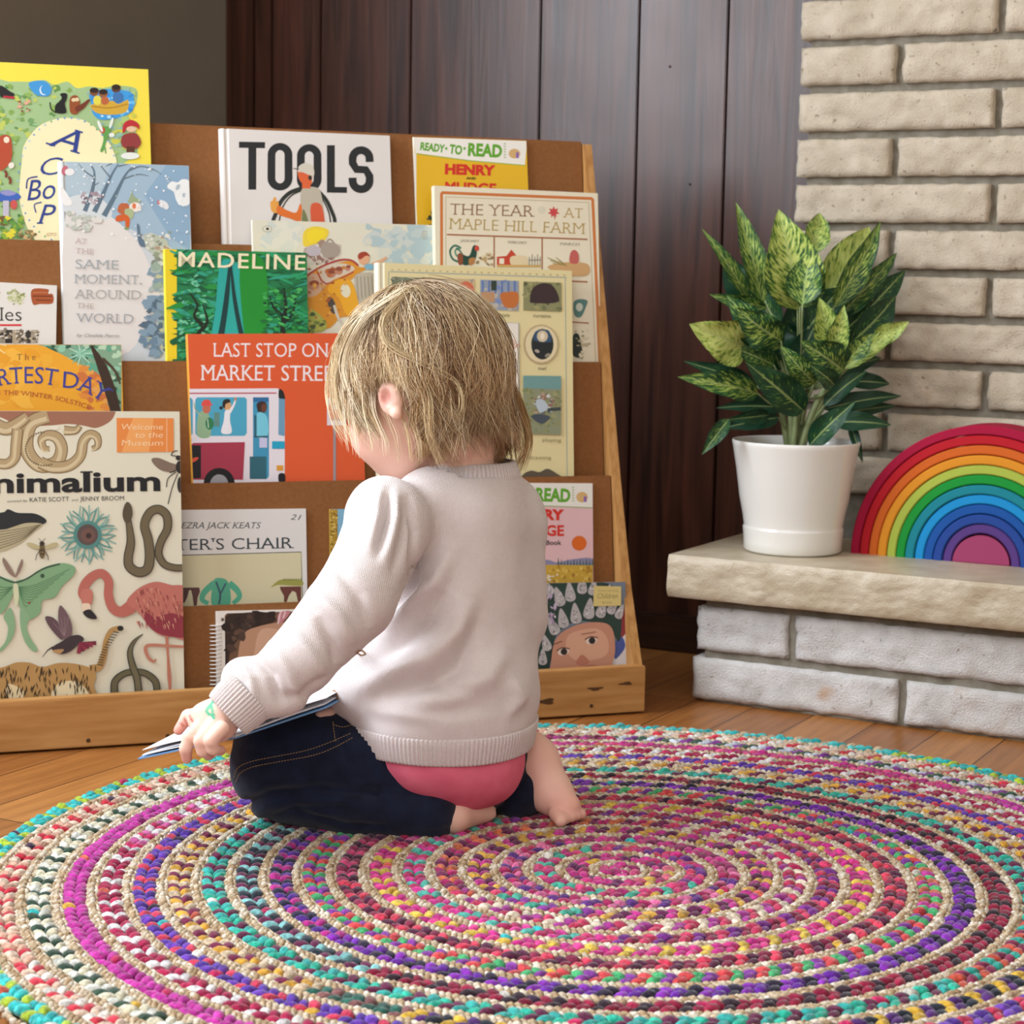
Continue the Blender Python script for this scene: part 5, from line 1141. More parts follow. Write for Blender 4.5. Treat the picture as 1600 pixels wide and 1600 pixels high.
def leaf(bx, by, tx, ty, wpx, tone, d0, d1, curl=0.25, roll=0.0, droop=0.0):
    """one leaf from its base to its tip (zoom pixels of the plant close-up), tone -1 dark .. 1 yellow, depth offsets in metres"""
    a = P(1040 + bx / 2.667, 300 + by / 2.667, pd + d0); c = P(1040 + tx / 2.667, 300 + ty / 2.667, pd + d1)
    Ln = np.linalg.norm(c - a); ax_ = (c - a) / Ln; wd = wpx / 2.667 * mpp / 2 * 1.28
    vw = a - Cv; vw /= np.linalg.norm(vw); side_ = np.cross(vw, ax_); side_ /= np.linalg.norm(side_); nrm = np.cross(side_, ax_); nrm /= np.linalg.norm(nrm)
    if nrm @ vw > 0: nrm = -nrm
    cr, sr = math.cos(roll), math.sin(roll); side_, nrm = side_ * cr + nrm * sr, nrm * cr - side_ * sr
    n, m = 18, 8; i0 = len(LV); idn = random.random()
    for i in range(n + 1):
        t = i / n; w_ = wd * (math.sin(PI * min(1, t ** 0.72 * 1.0)) ** 0.85) * (1 - .15 * t) if t < 1 else 0
        w_ = max(w_, 0.0012 if t < .5 else 0)
        cen = a + ax_ * Ln * t + nrm * (Ln * curl * (math.sin(PI * t) * .35)) + np.array([0, 0, -droop * Ln * t * t])
        for j in range(m + 1):
            u = -1 + 2 * j / m
            wav = .13 * w_ * abs(u) * math.sin(t * 13 + u * 3 + idn * 9)
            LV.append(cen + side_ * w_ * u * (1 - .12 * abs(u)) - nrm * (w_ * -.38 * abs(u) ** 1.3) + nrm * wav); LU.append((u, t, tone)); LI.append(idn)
    for i in range(n):
        for j in range(m):
            q = i0 + i * (m + 1) + j; LF.append((q, q + 1, q + m + 2, q + m + 1))
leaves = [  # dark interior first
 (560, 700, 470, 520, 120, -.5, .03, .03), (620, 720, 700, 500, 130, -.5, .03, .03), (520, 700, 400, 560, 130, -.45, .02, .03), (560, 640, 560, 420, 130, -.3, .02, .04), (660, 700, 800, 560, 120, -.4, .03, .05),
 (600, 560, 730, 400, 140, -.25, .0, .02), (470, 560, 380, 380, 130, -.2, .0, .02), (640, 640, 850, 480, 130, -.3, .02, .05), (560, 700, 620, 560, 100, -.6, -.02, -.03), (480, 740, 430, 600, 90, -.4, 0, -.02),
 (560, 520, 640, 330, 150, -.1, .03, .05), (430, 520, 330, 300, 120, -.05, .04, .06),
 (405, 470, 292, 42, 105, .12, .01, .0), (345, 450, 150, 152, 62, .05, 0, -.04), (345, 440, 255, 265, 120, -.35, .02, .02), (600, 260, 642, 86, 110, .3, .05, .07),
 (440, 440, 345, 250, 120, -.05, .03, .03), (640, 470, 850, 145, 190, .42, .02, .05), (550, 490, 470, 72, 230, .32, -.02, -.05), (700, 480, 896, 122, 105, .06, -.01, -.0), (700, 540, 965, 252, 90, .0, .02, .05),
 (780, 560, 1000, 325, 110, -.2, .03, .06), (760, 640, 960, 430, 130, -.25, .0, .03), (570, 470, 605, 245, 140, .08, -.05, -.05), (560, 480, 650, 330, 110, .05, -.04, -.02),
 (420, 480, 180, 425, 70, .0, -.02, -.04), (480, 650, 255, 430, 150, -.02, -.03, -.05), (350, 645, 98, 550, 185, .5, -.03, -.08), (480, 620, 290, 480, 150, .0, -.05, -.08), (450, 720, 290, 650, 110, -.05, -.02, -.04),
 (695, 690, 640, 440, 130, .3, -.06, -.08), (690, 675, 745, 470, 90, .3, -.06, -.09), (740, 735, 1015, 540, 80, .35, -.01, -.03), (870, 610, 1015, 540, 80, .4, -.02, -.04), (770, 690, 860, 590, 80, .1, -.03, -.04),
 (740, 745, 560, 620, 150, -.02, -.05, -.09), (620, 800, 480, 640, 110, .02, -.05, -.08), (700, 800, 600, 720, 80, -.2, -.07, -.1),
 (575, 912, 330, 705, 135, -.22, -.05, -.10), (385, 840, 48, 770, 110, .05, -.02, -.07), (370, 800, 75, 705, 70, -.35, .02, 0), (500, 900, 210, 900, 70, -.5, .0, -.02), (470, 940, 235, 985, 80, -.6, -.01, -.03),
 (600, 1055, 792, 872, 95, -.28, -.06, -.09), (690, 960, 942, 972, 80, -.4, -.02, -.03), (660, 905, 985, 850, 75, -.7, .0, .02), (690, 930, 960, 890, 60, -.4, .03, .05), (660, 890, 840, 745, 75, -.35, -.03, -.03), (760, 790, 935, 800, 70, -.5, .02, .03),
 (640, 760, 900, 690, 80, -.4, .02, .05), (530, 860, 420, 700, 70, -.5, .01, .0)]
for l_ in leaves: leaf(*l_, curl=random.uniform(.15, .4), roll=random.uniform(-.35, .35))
# two leaves that droop over the rim
for l_ in ((430, 930, 250, 950, 60, -.35, -.02, -.06), (262, 946, 150, 1095, 62, -.15, -.06, -.07), (770, 960, 822, 1130, 40, -.6, -.01, -.03)): leaf(*l_, curl=.2)
me = mesh_np('foliage', np.array(LV), np.array(LF)); me.transform(Matrix.Translation(-V(pc)))
a_ = me.attributes.new('luv', 'FLOAT_VECTOR', 'POINT'); a_.data.foreach_set('vector', np.array(LU, np.float32).ravel()); fattr(me, LI, 'lid')
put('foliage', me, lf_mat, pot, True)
lst = []
soil = pc + np.array([0, 0, ph * .87])
for (tx, ty, dd, r_) in ((520, 700, -.01, .0055), (600, 560, .01, .005), (700, 760, -.02, .006), (440, 740, .0, .005), (560, 800, -.03, .0045), (640, 640, .02, .005), (740, 740, -.02, .0045)):
    bx = 535 + (tx - 560) * .25; p0_ = P(1040 + bx / 2.667, 300 + 1050 / 2.667, pd + dd * .5); p1_ = P(1040 + tx / 2.667, 300 + ty / 2.667, pd + dd); md = (p0_ * .5 + p1_ * .5) + np.array([(bx - tx) * .00004, 0, 0])
    p0_ = p0_ - (p1_ - p0_) * .12; lst.append(tube(spline([p0_, md, p1_], 6), np.linspace(r_, r_ * .55, 13), 8))
for l_ in leaves[10:]:
    a_0 = P(1040 + l_[0] / 2.667, 300 + l_[1] / 2.667, pd + l_[6]); g_ = P(1040 + (560 + (l_[0] - 560) * .3) / 2.667, 300 + max(l_[1] + 60, 820) / 2.667, pd); lst.append(tube(spline([a_0, a_0 * .5 + g_ * .5 + np.array([0, 0, -.006]), g_], 4), np.linspace(.0012, .0022, 9), 5))
me = join_vf(lst); me.transform(Matrix.Translation(-V(pc))); put('stem', me, mat('pale_green_stem', '#8f9a6a', 0.5, 0.4, c2='#6f7c4e', scale=40), pot, True)

# ---------------------------------------------------------------- braided round rug
RX, RY, RR = 0.105, 1.745, 0.592
rug = empty('braided_rug', (RX, RY, 0), 'round multicoloured braided rug of fabric scraps and jute on the wooden floor', 'rug')
def ico(sub):
    bm = bmesh.new(); bmesh.ops.create_icosphere(bm, subdivisions=sub, radius=1); v = np.array([q.co[:] for q in bm.verts]); f = np.array([[q.index for q in p.verts] for p in bm.faces]); bm.free(); return v, f
def scatter(base, C_, T_, N_, S_, R_, cols_):
    """copies of the base blob: centres, tangents, scale triples, yaw in the rug plane"""
    bv, bf = base; n = len(C_); nv = len(bv)
    c, s_ = np.cos(R_), np.sin(R_)
    tx = T_ * c[:, None] + N_ * s_[:, None]; ty = -T_ * s_[:, None] + N_ * c[:, None]; tz = np.zeros((n, 3)); tz[:, 2] = 1
    v = C_[:, None, :] + bv[None, :, 0:1] * (tx * S_[:, 0:1])[:, None, :] + bv[None, :, 1:2] * (ty * S_[:, 1:2])[:, None, :] + bv[None, :, 2:3] * (tz * S_[:, 2:3])[:, None, :]
    f = (bf[None] + (np.arange(n) * nv)[:, None, None]).reshape(-1, 3); col_ = np.repeat(cols_, nv, 0)
    return v.reshape(-1, 3), f, col_
PAL = [  # outer ring first: (main strand, second strand, third strand) choices
 [('#2bb8b8', '#3cc8c6', '#b4cc3a'), ('#2bb8b8', '#5ad0d0', '#c8b090')], [('#c9283c', '#e8cdb6', '#d8a890'), ('#e8e2d8', '#d8384a', '#e8c8b0')], [('#e6e6da', '#2f4a38', '#dcd4b8'), ('#8a3a98', '#cfd4e2', '#3c5a48'), ('#9a2a5c', '#7a2048', '#b83a8a')],
 [('#c432a0', '#b42a90', '#d03ca8'), ('#c8328c', '#e0508a', '#a82a6a')], [('#b01c4c', '#e6e2e2', '#a01848'), ('#c4205c', '#e8e0e0', '#d060a0')], [('#6a3ab0', '#d83c5c', '#5a34a0'), ('#5a3498', '#c83458', '#7a48b8')],
 [('#7a2448', '#e0a83a', '#d8c0a0'), ('#2c6a5c', '#8a5a58', '#385a50'), ('#5a2a78', '#1f2430', '#e0b43c')], [('#2ca898', '#d85c48', '#8a2850'), ('#2cb89c', '#6a2448', '#38b0a8')], [('#a01840', '#34202c', '#8a1438'), ('#6a2048', '#88c8c8', '#283440')],
 [('#6a22a0', '#2c2238', '#8a2ab0'), ('#5a2a98', '#b82a88', '#2a2440')], [('#4ab070', '#8a3aa0', '#d8484c'), ('#54b86c', '#c8409c', '#c86a50')], [('#e0405c', '#5a2040', '#8a2848'), ('#d8487c', '#4a1c38', '#902c54')],
 [('#c82a86', '#e0408c', '#e0c050'), ('#b82a5c', '#d8609a', '#702858')], [('#d8406a', '#7a2c88', '#8a2848'), ('#58b8a8', '#c03468', '#d83c94')], [('#c83c60', '#e8d8c0', '#a83890'), ('#c02a70', '#7a2c58', '#e07850')],
 [('#c83890', '#d8a84a', '#682850'), ('#d84a6c', '#50b8a0', '#8a3a98')], [('#b02860', '#e070a0', '#603080'), ('#c04880', '#d83c94', '#902c60')], [('#d8406c', '#7a3890', '#c83080'), ('#b03070', '#48b098', '#d8487c')], [('#c03878', '#d83c94', '#702c60'), ('#9a2c60', '#d86a80', '#e0b858')], [('#d05080', '#a83070', '#d83c94')]]
pitch_ = 0.0300
b1 = ico(2); b0 = ico(1)
fv, ff, fc, jv, jf, jc = [], [], [], [], [], []; fo = jo = 0
jutec = [np.array(lin(c)[:3]) for c in ('#c9b496', '#dccfba', '#b9a081', '#eae2d4', '#d3c2a8')]
ring = 0; r = RR - 0.012
while r > 0.006:
    # fabric braid, two visible columns of lumps leaning against each other
    step = 0.0108; n = max(6, int(2 * PI * r / step)); cols3 = PAL[min(ring, len(PAL) - 1)]; off = rng.uniform(0, 1)
    nseg = len(cols3); cuts = np.sort(rng.uniform(0, 1, nseg)) if nseg > 1 else np.array([1.0])
    for side_ in (-1, 1):
        a = (np.arange(n) + (0.5 if side_ > 0 else 0) + rng.uniform(-.12, .12, n)) / n * 2 * PI
        pr = ((a / (2 * PI) + off) % 1)
        seg = np.searchsorted(cuts, pr) % nseg
        rr = r + side_ * 0.0050 + rng.normal(0, .0006, n)
        C_ = np.stack([rr * np.cos(a), rr * np.sin(a), 0.0082 + rng.normal(0, .0006, n)], 1); T_ = np.stack([-np.sin(a), np.cos(a), 0 * a], 1); N_ = np.stack([np.cos(a), np.sin(a), 0 * a], 1)
        S_ = np.stack([rng.uniform(.0070, .0088, n), rng.uniform(.0046, .0060, n), rng.uniform(.0048, .0060, n)], 1)
        R_ = side_ * -0.62 + rng.normal(0, .12, n)
        k_ = (np.arange(n) + (1 if side_ > 0 else 0)) % 3
        cl = np.array([lin(cols3[seg[i]][k_[i]])[:3] for i in range(n)])
        odd = rng.random(n) < .02; 
        for i in np.where(odd)[0]: cl[i] = lin(random.choice(['#e8e2d6', '#2bb8b8', '#e0b03a', '#c4205c', '#3a2440', '#d86048']))[:3]
        cl = cl * rng.uniform(.82, 1.18, (n, 1))
        v, f, c = scatter(b1, C_, T_, N_, S_, R_, cl)
        fv.append(v); ff.append(f + fo); fc.append(c); fo += len(v)
    # jute braid beside it
    rj = r - pitch_ * .5
    for side_ in (-1, 0, 1):
        n = max(6, int(2 * PI * rj / 0.0062)); a = (np.arange(n) + side_ * .33 + rng.uniform(-.1, .1, n)) / n * 2 * PI
        rr = rj + side_ * 0.0032 + rng.normal(0, .0004, n)
        C_ = np.stack([rr * np.cos(a), rr * np.sin(a), 0.0088 + (0.0012 if side_ == 0 else 0) + rng.normal(0, .0004, n)], 1); T_ = np.stack([-np.sin(a), np.cos(a), 0 * a], 1); N_ = np.stack([np.cos(a), np.sin(a), 0 * a], 1)
        S_ = np.stack([rng.uniform(.0044, .0056, n), rng.uniform(.0023, .0032, n), rng.uniform(.0032, .0040, n)], 1)
        cl = np.array([jutec[i] for i in rng.integers(0, 5, n)]) * rng.uniform(.85, 1.12, (n, 1))
        v, f, c = scatter(b0, C_, T_, N_, S_, 0.55 * (1 if side_ >= 0 else -1) + rng.normal(0, .15, n), cl)
        jv.append(v); jf.append(f + jo); jc.append(c); jo += len(v)
    r -= pitch_; ring += 1
# loose jute fringe binding at the very edge
n = int(2 * PI * RR / 0.007); a = np.arange(n) / n * 2 * PI; rr = RR + .001 + rng.normal(0, .0015, n)
C_ = np.stack([rr * np.cos(a), rr * np.sin(a), 0.005 + 0 * a], 1); T_ = np.stack([-np.sin(a), np.cos(a), 0 * a], 1); N_ = np.stack([np.cos(a), np.sin(a), 0 * a], 1)
v, f, c = scatter(b0, C_, T_, N_, np.stack([np.full(n, .0046), rng.uniform(.0022, .004, n), np.full(n, .0034)], 1), rng.normal(0, .5, n), np.array([jutec[i] for i in rng.integers(0, 5, n)]))
jv.append(v); jf.append(f + jo); jc.append(c)
cloth_m = mat('cotton_scraps', '#ffffff', 0.9, 0.15, attr='Col', c2='#b8b8b8', scale=220, stretch=(1, 1, 1), bump=0.8, bscale=420, sheen=.3, bdist=.0015, detail=3)
jute_m = mat('jute', '#ffffff', 0.95, 0.1, attr='Col', c2='#d2c8bc', scale=500, bump=0.9, bscale=900, bdist=.001)
me = mesh_np('fabric', np.vstack(fv), np.vstack(ff)); vcol(me, np.vstack(fc)); put('fabric_braid', me, cloth_m, rug, True)
me = mesh_np('jute', np.vstack(jv), np.vstack(jf)); vcol(me, np.vstack(jc)); put('jute_braid', me, jute_m, rug, True)
bm = bmesh.new(); bmesh.ops.create_cone(bm, cap_ends=True, segments=96, radius1=RR - .008, radius2=RR - .008, depth=0.006, matrix=Matrix.Translation((0, 0, .003)))
put('rug_backing', bm_mesh(bm), mat('dark_rug_backing', '#5c4a3c', 0.95, 0.1), rug)
# ---------------------------------------------------------------- the child, kneeling with her back to us
RT = 0.012     # rug top
def FR(x, y, r): 
    p = FL(x, y, RT); p[2] = RT + r; return p          # centre of something of radius r touching the rug at pixel x,y
root = empty('person', FL(600, 1275), 'small blond child in white sweater and dark jeans, kneeling on the rug', 'person')
def norm(v): v = np.array(v, float); return v / np.linalg.norm(v)
HCn = P(664, 580, 1.925)
hf = norm((-.79, .45, -.30)); hl = norm(np.cross((0, 0, 1), hf)); hu = np.cross(hf, hl)
AX = [hf, hl, hu]
def HP(f_, l_, u_): return HCn + hf * f_ + hl * l_ + hu * u_
# ---- body (skin)
S = SDF((-0.40, 1.58, 0.0), (0.16, 2.28, 0.57), 0.0021)
S.ell(HP(.003, 0, .004), (.081, .069, .073), AX, 0)
S.ell(HP(.035, 0, -.035), (.052, .052, .055), AX, .02)
S.ell(HP(.048, 0, -.070), (.034, .034, .028), AX, .02)          # chin
for q in (-1, 1):
    S.ell(HP(.055, q * .030, -.050), (.026, .022, .024), AX, .014)   # cheeks
    S.ell(HP(.083, q * .024, -.012), (.010, .013, .008), AX, .006, cut=True)   # eye sockets
    S.ell(HP(.002, q * .070, -.024), (.013, .007, .018), AX, .004)
    S.ell(HP(.003, q * .0785, -.022), (.0066, .0065, .0100), AX, .0015, cut=True)
    S.ell(HP(-.002, q * .073, -.040), (.006, .005, .006), AX, .003)
S.ell(HP(.092, 0, -.034), (.009, .009, .008), AX, .008)         # nose
S.cap(HP(.082, 0, -.008), .005, HP(.092, 0, -.030), .007, .008)
S.ell(HP(.0765, 0, -.0515), (.007, .014, .0045), AX, .004)       # lips
S.ell(HP(.083, 0, -.0525), (.006, .013, .0012), AX, .001, cut=True)
NB = P(738, 770, 1.955)
S.cap(HP(-.026, 0, -.035), .034, NB, .029, .012)
# trunk under the clothes
S.ell(P(715, 880, 1.945), (.055, .05, .10), None, .02); S.ell(P(690, 1080, 1.95), (.075, .07, .09), None, .02)
S.cap(P(640, 806, 1.89), .022, P(790, 806, 1.98), .022, .02)
# left arm and hand
LA = [P(622, 812, 1.87), P(548, 945, 1.80), P(455, 1045, 1.775), P(372, 1098, 1.765)]
S.chain(LA, [.026, .023, .019, .0145], .01)
hb = P(352, 1112, 1.762)
S.cap(LA[3], .0145, hb, .0150, .008)
S.ell(P(333, 1128, 1.760), (.0225, .014, .020), None, .009)
S.cap(P(345, 1122, 1.755), .012, P(322, 1120, 1.765), .011, .008)
S.chain([P(322, 1115, 1.766), P(294, 1119, 1.768), P(279, 1141, 1.765)], [.0068, .0062, .0048], .004)     # index
S.chain([P(322, 1128, 1.752), P(297, 1152, 1.745), P(290, 1170, 1.745), P(292, 1186, 1.750)], [.0070, .0064, .0058, .0047], .003)   # middle
S.chain([P(334, 1134, 1.744), P(313, 1158, 1.735), P(317, 1173, 1.738), P(327, 1180, 1.748)], [.0068, .0062, .0057, .0048], .003)  # ring
S.chain([P(348, 1138, 1.738), P(330, 1157, 1.727), P(333, 1170, 1.732), P(345, 1173, 1.744)], [.0064, .0060, .0055, .0047], .003)  # little
S.chain([P(350, 1126, 1.775), P(330, 1150, 1.790), P(306, 1160, 1.795)], [.0072, .0064, .0052], .004)      # thumb, under the page
# right arm and hand (behind the trunk)
RA = [P(785, 815, 1.98), P(725, 965, 2.05), P(600, 1075, 2.00), P(535, 1096, 1.95)]
S.chain(RA, [.026, .022, .018, .014], .01)
S.ell(P(520, 1090, 1.935), (.018, .016, .011), None, .008)
for i, (x, y, d) in enumerate(((476, 1098, 1.915), (486, 1094, 1.93), (484, 1090, 1.945), (490, 1086, 1.955))):
    S.chain([P(515, 1090, 1.925 + i * .009), P((x + 515) / 2, y - 6, d), P(x, y, d)], [.0062, .0057, .0046], .003)
S.chain([P(528, 1104, 1.92), P(512, 1116, 1.905), P(500, 1118, 1.90)], [.0068, .006, .005], .004)
# legs
HIPL, HIPR = P(655, 1205, 1.935), P(745, 1180, 1.985)
KL = FR(438, 1284, .045); KR = FR(560, 1215, .045)
AL = FR(668, 1297, .022); AR = FR(812, 1268, .022)
S.cap(HIPL, .05, KL + np.array([.01, 0, .022]), .036, .02); S.cap(HIPR, .05, KR + np.array([0, 0, .022]), .036, .02)
S.chain([KL, KL * .5 + AL * .5, AL], [.034, .032, .021], .01); S.chain([KR, KR * .5 + AR * .5, AR], [.034, .032, .021], .01)
# left foot, sole up
S.chain([AL, FR(708, 1298, .016), FR(752, 1285, .012)], [.020, .017, .013], .01)
for i in range(5): S.cap(FR(750 + i * 2, 1288 - i * 7, .010), .0075 if i == 0 else .0055, FR(766 + i * 2 - (i // 3) * 3, 1285 - i * 7, .009), .006 if i == 0 else .0048, .003)
# right foot, toes tucked, heel up
hr = P(836, 1190, 1.985); S.chain([P(800, 1200, 1.99), hr, P(862, 1240, 1.97), FR(884, 1282, .014)], [.026, .024, .021, .015], .012)
S.ell(P(824, 1178, 1.985), (.02, .02, .026), None, .01)
for i in range(5): S.cap(FR(868 + i * 7, 1286 - i * 1.5, .010), .0075 if i == 0 else .006, FR(876 + i * 8, 1293 - i * 2.5, .007), .0065 if i == 0 else .0052, .003)
S.plane_cut((0, 0, RT - .0015), (0, 0, -1))
me = S.mesh('body'); v = get_v(me); px, py = projn(v); col = np.tile(np.array(lin('#eec4b2')[:3]), (len(v), 1))
def tint(mask, c, k): 
    global col
    k = (np.clip(mask, 0, 1) * k)[:, None]; col = col * (1 - k) + np.array(lin(c)[:3]) * k
d = np.linalg.norm(v - HP(.004, .0775, -.022), axis=1); tint(1 - d / .012, '#a83a34', 1.0)  # ear hollow: its shade is put into the skin colour
for q in (-1, 1): tint(1 - np.linalg.norm(v - HP(.07, q * .034, -.045), axis=1) / .03, '#e89a90', .6)
tint(1 - np.linalg.norm((v - HP(.082, 0, -.0525)) * [1, 1, 1], axis=1) / .016, '#c8706c', .8)
for p in ((279, 1141, 1.765), (292, 1186, 1.75), (327, 1180, 1.748), (345, 1173, 1.744), (476, 1108, 1.915), (484, 1100, 1.945)): tint(1 - np.linalg.norm(v - P(*p), axis=1) / .016, '#dd8a80', .75)
for p in (FR(770, 1270, .01), FR(890, 1285, .01), FR(700, 1290, .01), hr): tint(1 - np.linalg.norm(v - p, axis=1) / .04, '#e0958a', .6)
near = (depth(v.T.copy() * 0 + 0) if False else ((v - Cv) @ Fv)) < 1.80
def ink(poly_px, c, wd):
    dd, _ = seg_dist(px, py, poly_px); m = np.clip((wd - dd) / 1.5 + .5, 0, 1) * near; tint(m, c, .92)
ink([(334, 1095), (326, 1104), (322, 1112), (329, 1117)], '#3fae86', 2.6); ink([(330, 1103), (332, 1112), (334, 1122)], '#3fae86', 2.6); ink([(325, 1115), (334, 1122)], '#3fae86', 2)
for q in ([(296, 1119), (301, 1127)], [(289, 1124), (292, 1132)], [(283, 1131), (287, 1134)]): ink(q, '#b0574e', 1.6)
me.transform(Matrix.Translation(-V(FL(600, 1275)))); vcol(me, col)
skin = mat('skin', '#ffffff', 0.5, 0.35, attr='Col', sss=.15, bump=.08, bscale=500)
BODY = put('body', me, skin, root, True)
for q in (-1, 1):
    bm = bmesh.new(); bmesh.ops.create_uvsphere(bm, u_segments=24, v_segments=16, radius=.0095, matrix=Matrix.Translation(V(HP(.072, q * .024, -.012)))); 
    for f in bm.faces:
        dd = (f.calc_center_median() - V(HP(.072, q * .024, -.012))).normalized().dot(V(hf)); f.material_index = 1 if dd > .9 else 0
    put('eye', bm_mesh(bm), [mat('eye_white', '#e8e4e0', .2), mat('iris', '#3c5a70', .2)], root, True, world=True)

# ---- jeans
S = SDF((-0.34, 1.62, 0.0), (0.12, 2.24, 0.24), 0.0026)
S.ell(P(690, 1190, 1.955), (.072, .066, .050), None, 0)
S.cap(HIPL + np.array([-.012, -.004, -.0]), .050, KL + np.array([.004, 0, .032]), .0475, .02); S.cap(HIPR, .056, KR + np.array([0, 0, .026]), .046, .02)
S.ell(KL + np.array([-.004, 0, .012]), (.043, .046, .052), None, .012)
S.chain([KL, KL * .45 + AL * .55, AL], [.043, .042, .031], .006); S.chain([KR, KR * .45 + AR * .55, AR], [.043, .040, .030], .006)
S.plane_cut((0, 0, RT - .001), (0, 0, -1))
me = S.mesh('jeans'); v = get_v(me); nrm = get_n(me); px, py = projn(v)
dsp = vnoise(v, 26, 3) * .0022 + np.abs(vnoise(v * [1, 1, 2.2], 20, 9)) * .003
for pts, a, wd in (([(376, 1262), (420, 1243), (500, 1232), (590, 1240)], -.008, 9), ([(400, 1290), (460, 1262), (540, 1262)], -.003, 6), ([(560, 1118), (530, 1150), (545, 1190)], -.003, 6), ([(470, 1270), (540, 1290), (600, 1290)], -.003, 5)):
    dd, _ = seg_dist(px, py, pts); dsp += a * np.exp(-(dd / wd) ** 2)
v2 = v + nrm * dsp[:, None]; v2[:, 2] = np.maximum(v2[:, 2], RT - .001); set_v(me, v2)
W0 = Matrix.Translation(-V(FL(600, 1275)))
bvh = BVHTree.FromPolygons([tuple(p) for p in v2], [tuple(p.vertices) for p in me.polygons])
me.transform(W0)
denim = mat('dark_denim', '#10152a', 0.85, 0.2, c2='#172038', scale=60, bump=0.5, bscale=1600, sheen=.15)
jeans = put('jeans', me, denim, root, True)
def hit(b_, x, y, off=0.0):
    r = ray(x, y); q = b_.ray_cast(V(Cv), V(r).normalized())
    return None if q[0] is None else (np.array(q[0][:]) + np.array(q[1][:]) * off, np.array(q[1][:]))
lst = []
for pts in ([(366, 1215), (372, 1200), (392, 1190), (430, 1182), (480, 1172), (515, 1160), (548, 1146)], [(369, 1222), (376, 1208), (396, 1198), (436, 1190), (490, 1180), (524, 1167), (552, 1152)], [(520, 1128), (522, 1145), (524, 1160)], [(520, 1132), (535, 1136), (552, 1132)]):
    sp_ = spline(pts, 10)
    ln = np.cumsum([0] + [np.linalg.norm(b_ - a_) for a_, b_ in zip(sp_[:-1], sp_[1:])]); q = 0
    while q + 3 < ln[-1]:
        seg_ = []
        for t in np.linspace(q, q + 3.0, 3):
            h_ = hit(bvh, np.interp(t, ln, [p[0] for p in sp_]), np.interp(t, ln, [p[1] for p in sp_]), .0003)
            if h_: seg_.append(h_[0])
        if len(seg_) == 3: lst.append(tube(seg_, .00042, 5))
        q += 4.6
me = join_vf(lst); me.transform(W0); put('seam_stitching', me, mat('tan_thread', '#a8895c', .8), jeans, True)

# ---- pink shirt peeping out below the sweater
S = SDF((-0.20, 1.78, 0.02), (0.12, 2.14, 0.30), 0.003)
S.ell(P(690, 1170, 1.938), (.078, .077, .054), None, 0); S.ell(P(742, 1197, 1.942), (.042, .050, .038), None, .03)
me = S.mesh('shirt'); v = get_v(me); nrm = get_n(me); set_v(me, v + nrm * (vnoise(v, 30, 1) * .0022)[:, None]); me.transform(W0)
put('shirt', me, mat('pink_cotton', '#e8768e', 0.85, 0.2, c2='#e06a84', scale=40, bump=.2, bscale=800), root, True)

# ---- sweater
S = SDF((-0.36, 1.64, 0.05), (0.16, 2.26, 0.44), 0.0026)
tl_ = norm((0.62, .72, 0)); tf_ = norm((-.72, .62, 0))
S.ell(P(724, 862, 1.945), (.070, .062, .10), [tl_, tf_, (0, 0, 1)], 0)
S.ell(P(715, 985, 1.950), (.084, .072, .11), [tl_, tf_, (0, 0, 1)], .02)
S.ell(P(695, 1075, 1.945), (.092, .090, .064), [tl_, tf_, (0, 0, 1)], .03)
S.ell(P(575, 1075, 1.930), (.045, .05, .036), None, .03)       # belly leaning forward
S.ell(P(800, 1100, 1.965), (.024, .05, .026), None, .02)
S.ell(P(688, 1120, 1.940), (.088, .092, .040), [tl_, tf_, (0, 0, 1)], .01)
S.cap(P(660, 785, 1.905), .030, P(795, 790, 1.985), .030, .03)
S.cap(P(735, 752, 1.955), .044, P(724, 800, 1.95), .058, .02)
S.cap(P(800, 830, 1.985), .030, P(815, 960, 1.985), .026, .03)
S.chain([P(610, 818, 1.868), P(552, 940, 1.805), P(470, 1032, 1.778), P(400, 1080, 1.768)], [.0400, .0385, .0315, .0250], .010)
S.ell(P(598, 800, 1.872), (.034, .034, .034), None, .012)       # gathered puff at the shoulder
S.ell(P(380, 1062, 1.772), (.020, .02, .021), None, .01)
S.ell(P(430, 1094, 1.772), (.028, .022, .015), None, .01)
S.chain([P(790, 825, 1.99), P(735, 955, 2.045), P(620, 1062, 2.01), P(560, 1088, 1.975)], [.038, .036, .030, .022], .012)
HZ = P(690, 1155, 1.855)[2]; hcn = P(690, 1137, 1.940); hcn[2] = HZ
NR = 126 * 6; HR = []
for i in range(NR):
    a = 2 * PI * i / NR; r_ = .03
    while r_ < .14:
        q = ((hcn + np.array([math.cos(a), math.sin(a), 0]) * r_ - S.lo) / S.h); q0 = np.floor(q).astype(int); fr = q - q0
        z_ = S.f[q0[0]:q0[0] + 2, q0[1]:q0[1] + 2, q0[2]:q0[2] + 2]
        val = sum(float(z_[x, y, z]) * (fr[0] if x else 1 - fr[0]) * (fr[1] if y else 1 - fr[1]) * (fr[2] if z else 1 - fr[2]) for x in (0, 1) for y in (0, 1) for z in (0, 1))
        if val > 0: break
        r_ += .0012
    HR.append(r_)
HR = np.array(HR); HR = np.convolve(np.r_[HR[-12:], HR, HR[:12]], np.ones(25) / 25, 'valid')
NX = P(735, 740, 1.955); NZ = NX[2]; CR = []
Xg, Yg, Zg = np.meshgrid(*[S.lo[i] + np.arange(S.n[i]) * S.h for i in range(3)], indexing='ij')
mk = (np.hypot(Xg - NX[0], Yg - NX[1]) < .062) & (Zg > NZ - .012)
S.f[mk] = np.maximum(S.f[mk], (Zg - NZ - .002)[mk]); del Xg, Yg, Zg, mk
